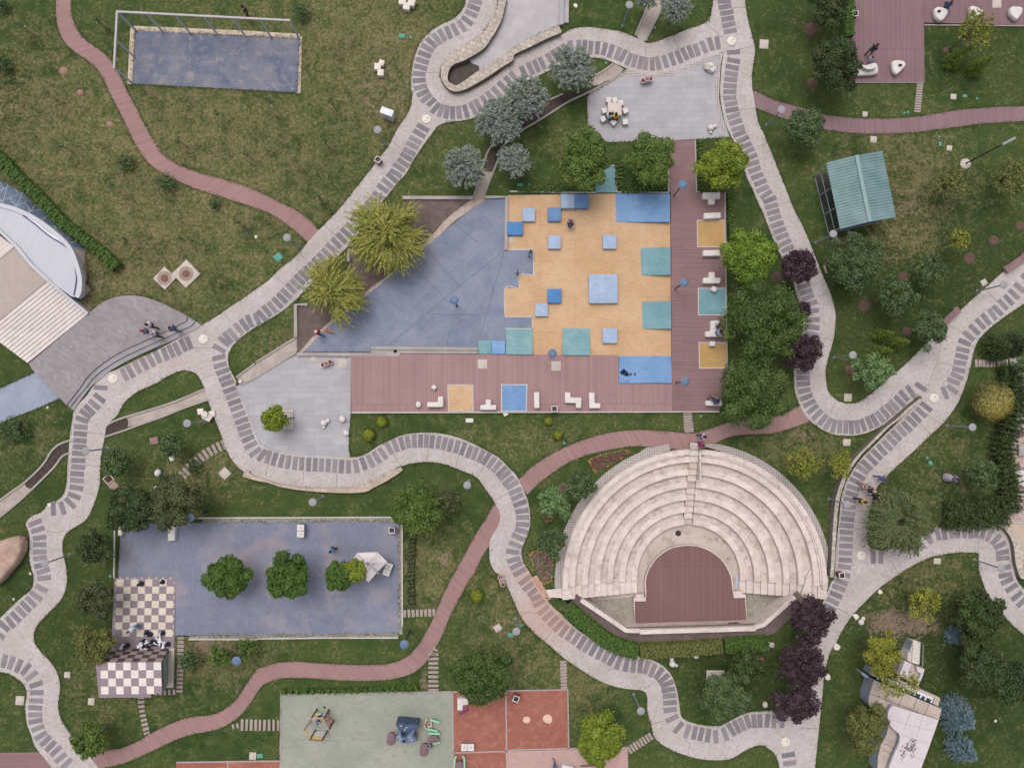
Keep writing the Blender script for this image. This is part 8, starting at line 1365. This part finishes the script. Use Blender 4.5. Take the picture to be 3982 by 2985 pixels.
for x, y, q, l in ((105, 1242, 30, 'smaller'), (287, 1234, 40, 'larger')):
    c = T('23', x, y, .05); mb = MB(); pts = [Vector((math.cos(t), math.sin(t), 0))*TR(q)*RNG.uniform(.9, 1.1) for t in np.linspace(0, 6.28, 12)[:-1]]; mb.prism(pts, 0, .02); o = mb.build('bare_patch', mat_plain('patch_cream', C(226, 190, 170), .1, .9, 6)); o.location = (c.x, c.y, .04); tag(o, l+' pale cream round patch worn in the red floor', 'floor patch', 'worn patches in the red floor')
c = T('13', 580, 1134); mb = MB(); mb.lathe((0, 0, 0), [(.08, 0), (.08, .02), (.03, .03)], 14); o = mb.build('floor_drain', INK); o.location = (c.x, c.y, .05); tag(o, 'tiny dark drain cap above the climbing frame', 'drain')
# ------------------------------------------------------------ grass blades over the lawns and along the edges of the paving
PAVED += [[AC+Vector((math.cos(t), math.sin(t), 0))*10.0 for t in np.linspace(0, 6.2, 60)], [Vector((p.x, p.y, 0)) for p in AMPHI]]
def paved(x, y):
    m = np.zeros(x.shape, bool)
    for P in PAVED:
        xs = [p.x for p in P]; ys = [p.y for p in P]; s_ = (x > min(xs)) & (x < max(xs)) & (y > min(ys)) & (y < max(ys)) & ~m
        if s_.any(): i = np.where(s_)[0]; m[i] |= inside(x[i], y[i], P)
    return m
GRM = leaf_mat('grass_blade', (42, 62, 24), (104, 110, 58), .8)
def tufts(name, x, y, z, t, sz):
    n = len(x); A = unit(rdir(n)*[1, 1, .5]+[0, 0, .35]); o = mesh_obj(name, leaves_mesh(name, np.stack([x, y, z], 1), A, unit(rdir(n)+[0, 0, .8]), sz*RNG.uniform(.6, 1.4, n), sz*.3, t), GRM); return tag(o, kind='stuff')
x = RNG.uniform(-41, 41, 210000); y = RNG.uniform(-31, 31, 210000); k = ~paved(x, y)
x, y = x[k], y[k]; cl = np.sin(x*.9+np.sin(y*.7)*2)*np.cos(y*1.1+np.sin(x*.5)*2); g0 = N(700, 350); wst = np.clip(1-np.hypot((x-g0.x)/17, (y-g0.y)/12), 0, 1); est = np.clip((x-18)/14, 0, 1)
tufts('grass', x, y, RNG.uniform(.01, .05, len(x)), .3+.14*cl+.35*wst-.22*est+RNG.normal(0, .2, len(x)), .11)
ex, ey = [], []
for P in EDGES:
    L = sum((P[i+1]-P[i]).length for i in range(len(P)-1)); n = int(L*8); Q = resample(P, max(3, n))
    for i in range(len(Q)-1): d = Q[i+1]-Q[i]; ex.append((Q[i].x, Q[i].y, -d.y, d.x))
E_A = np.array(ex); nn_ = E_A[:, 2:]/np.maximum(1e-9, np.linalg.norm(E_A[:, 2:], axis=1, keepdims=True)); a_ = paved(E_A[:, 0]+nn_[:, 0]*.16, E_A[:, 1]+nn_[:, 1]*.16); b_ = paved(E_A[:, 0]-nn_[:, 0]*.16, E_A[:, 1]-nn_[:, 1]*.16)
ok = a_ ^ b_; E_A, nn_, out = E_A[ok], nn_[ok], np.where(a_[ok], -1, 1); rep = 6; i = np.repeat(np.arange(len(E_A)), rep); dens_ = .5+.5*np.sin(E_A[i, 0]*2.1+E_A[i, 1]*1.3)*np.sin(E_A[i, 0]*.7-E_A[i, 1]*3.1); kk = RNG.uniform(0, 1, len(i)) < .35+.6*dens_; i = i[kk]
off = out[i]*RNG.normal(.03, .07, len(i))+out[i]*.02; x = E_A[i, 0]+nn_[i, 0]*off+RNG.normal(0, .04, len(i)); y = E_A[i, 1]+nn_[i, 1]*off+RNG.normal(0, .04, len(i))
tufts('grass', x, y, RNG.uniform(.05, .1, len(x)), .3+RNG.normal(0, .2, len(x)), .13)
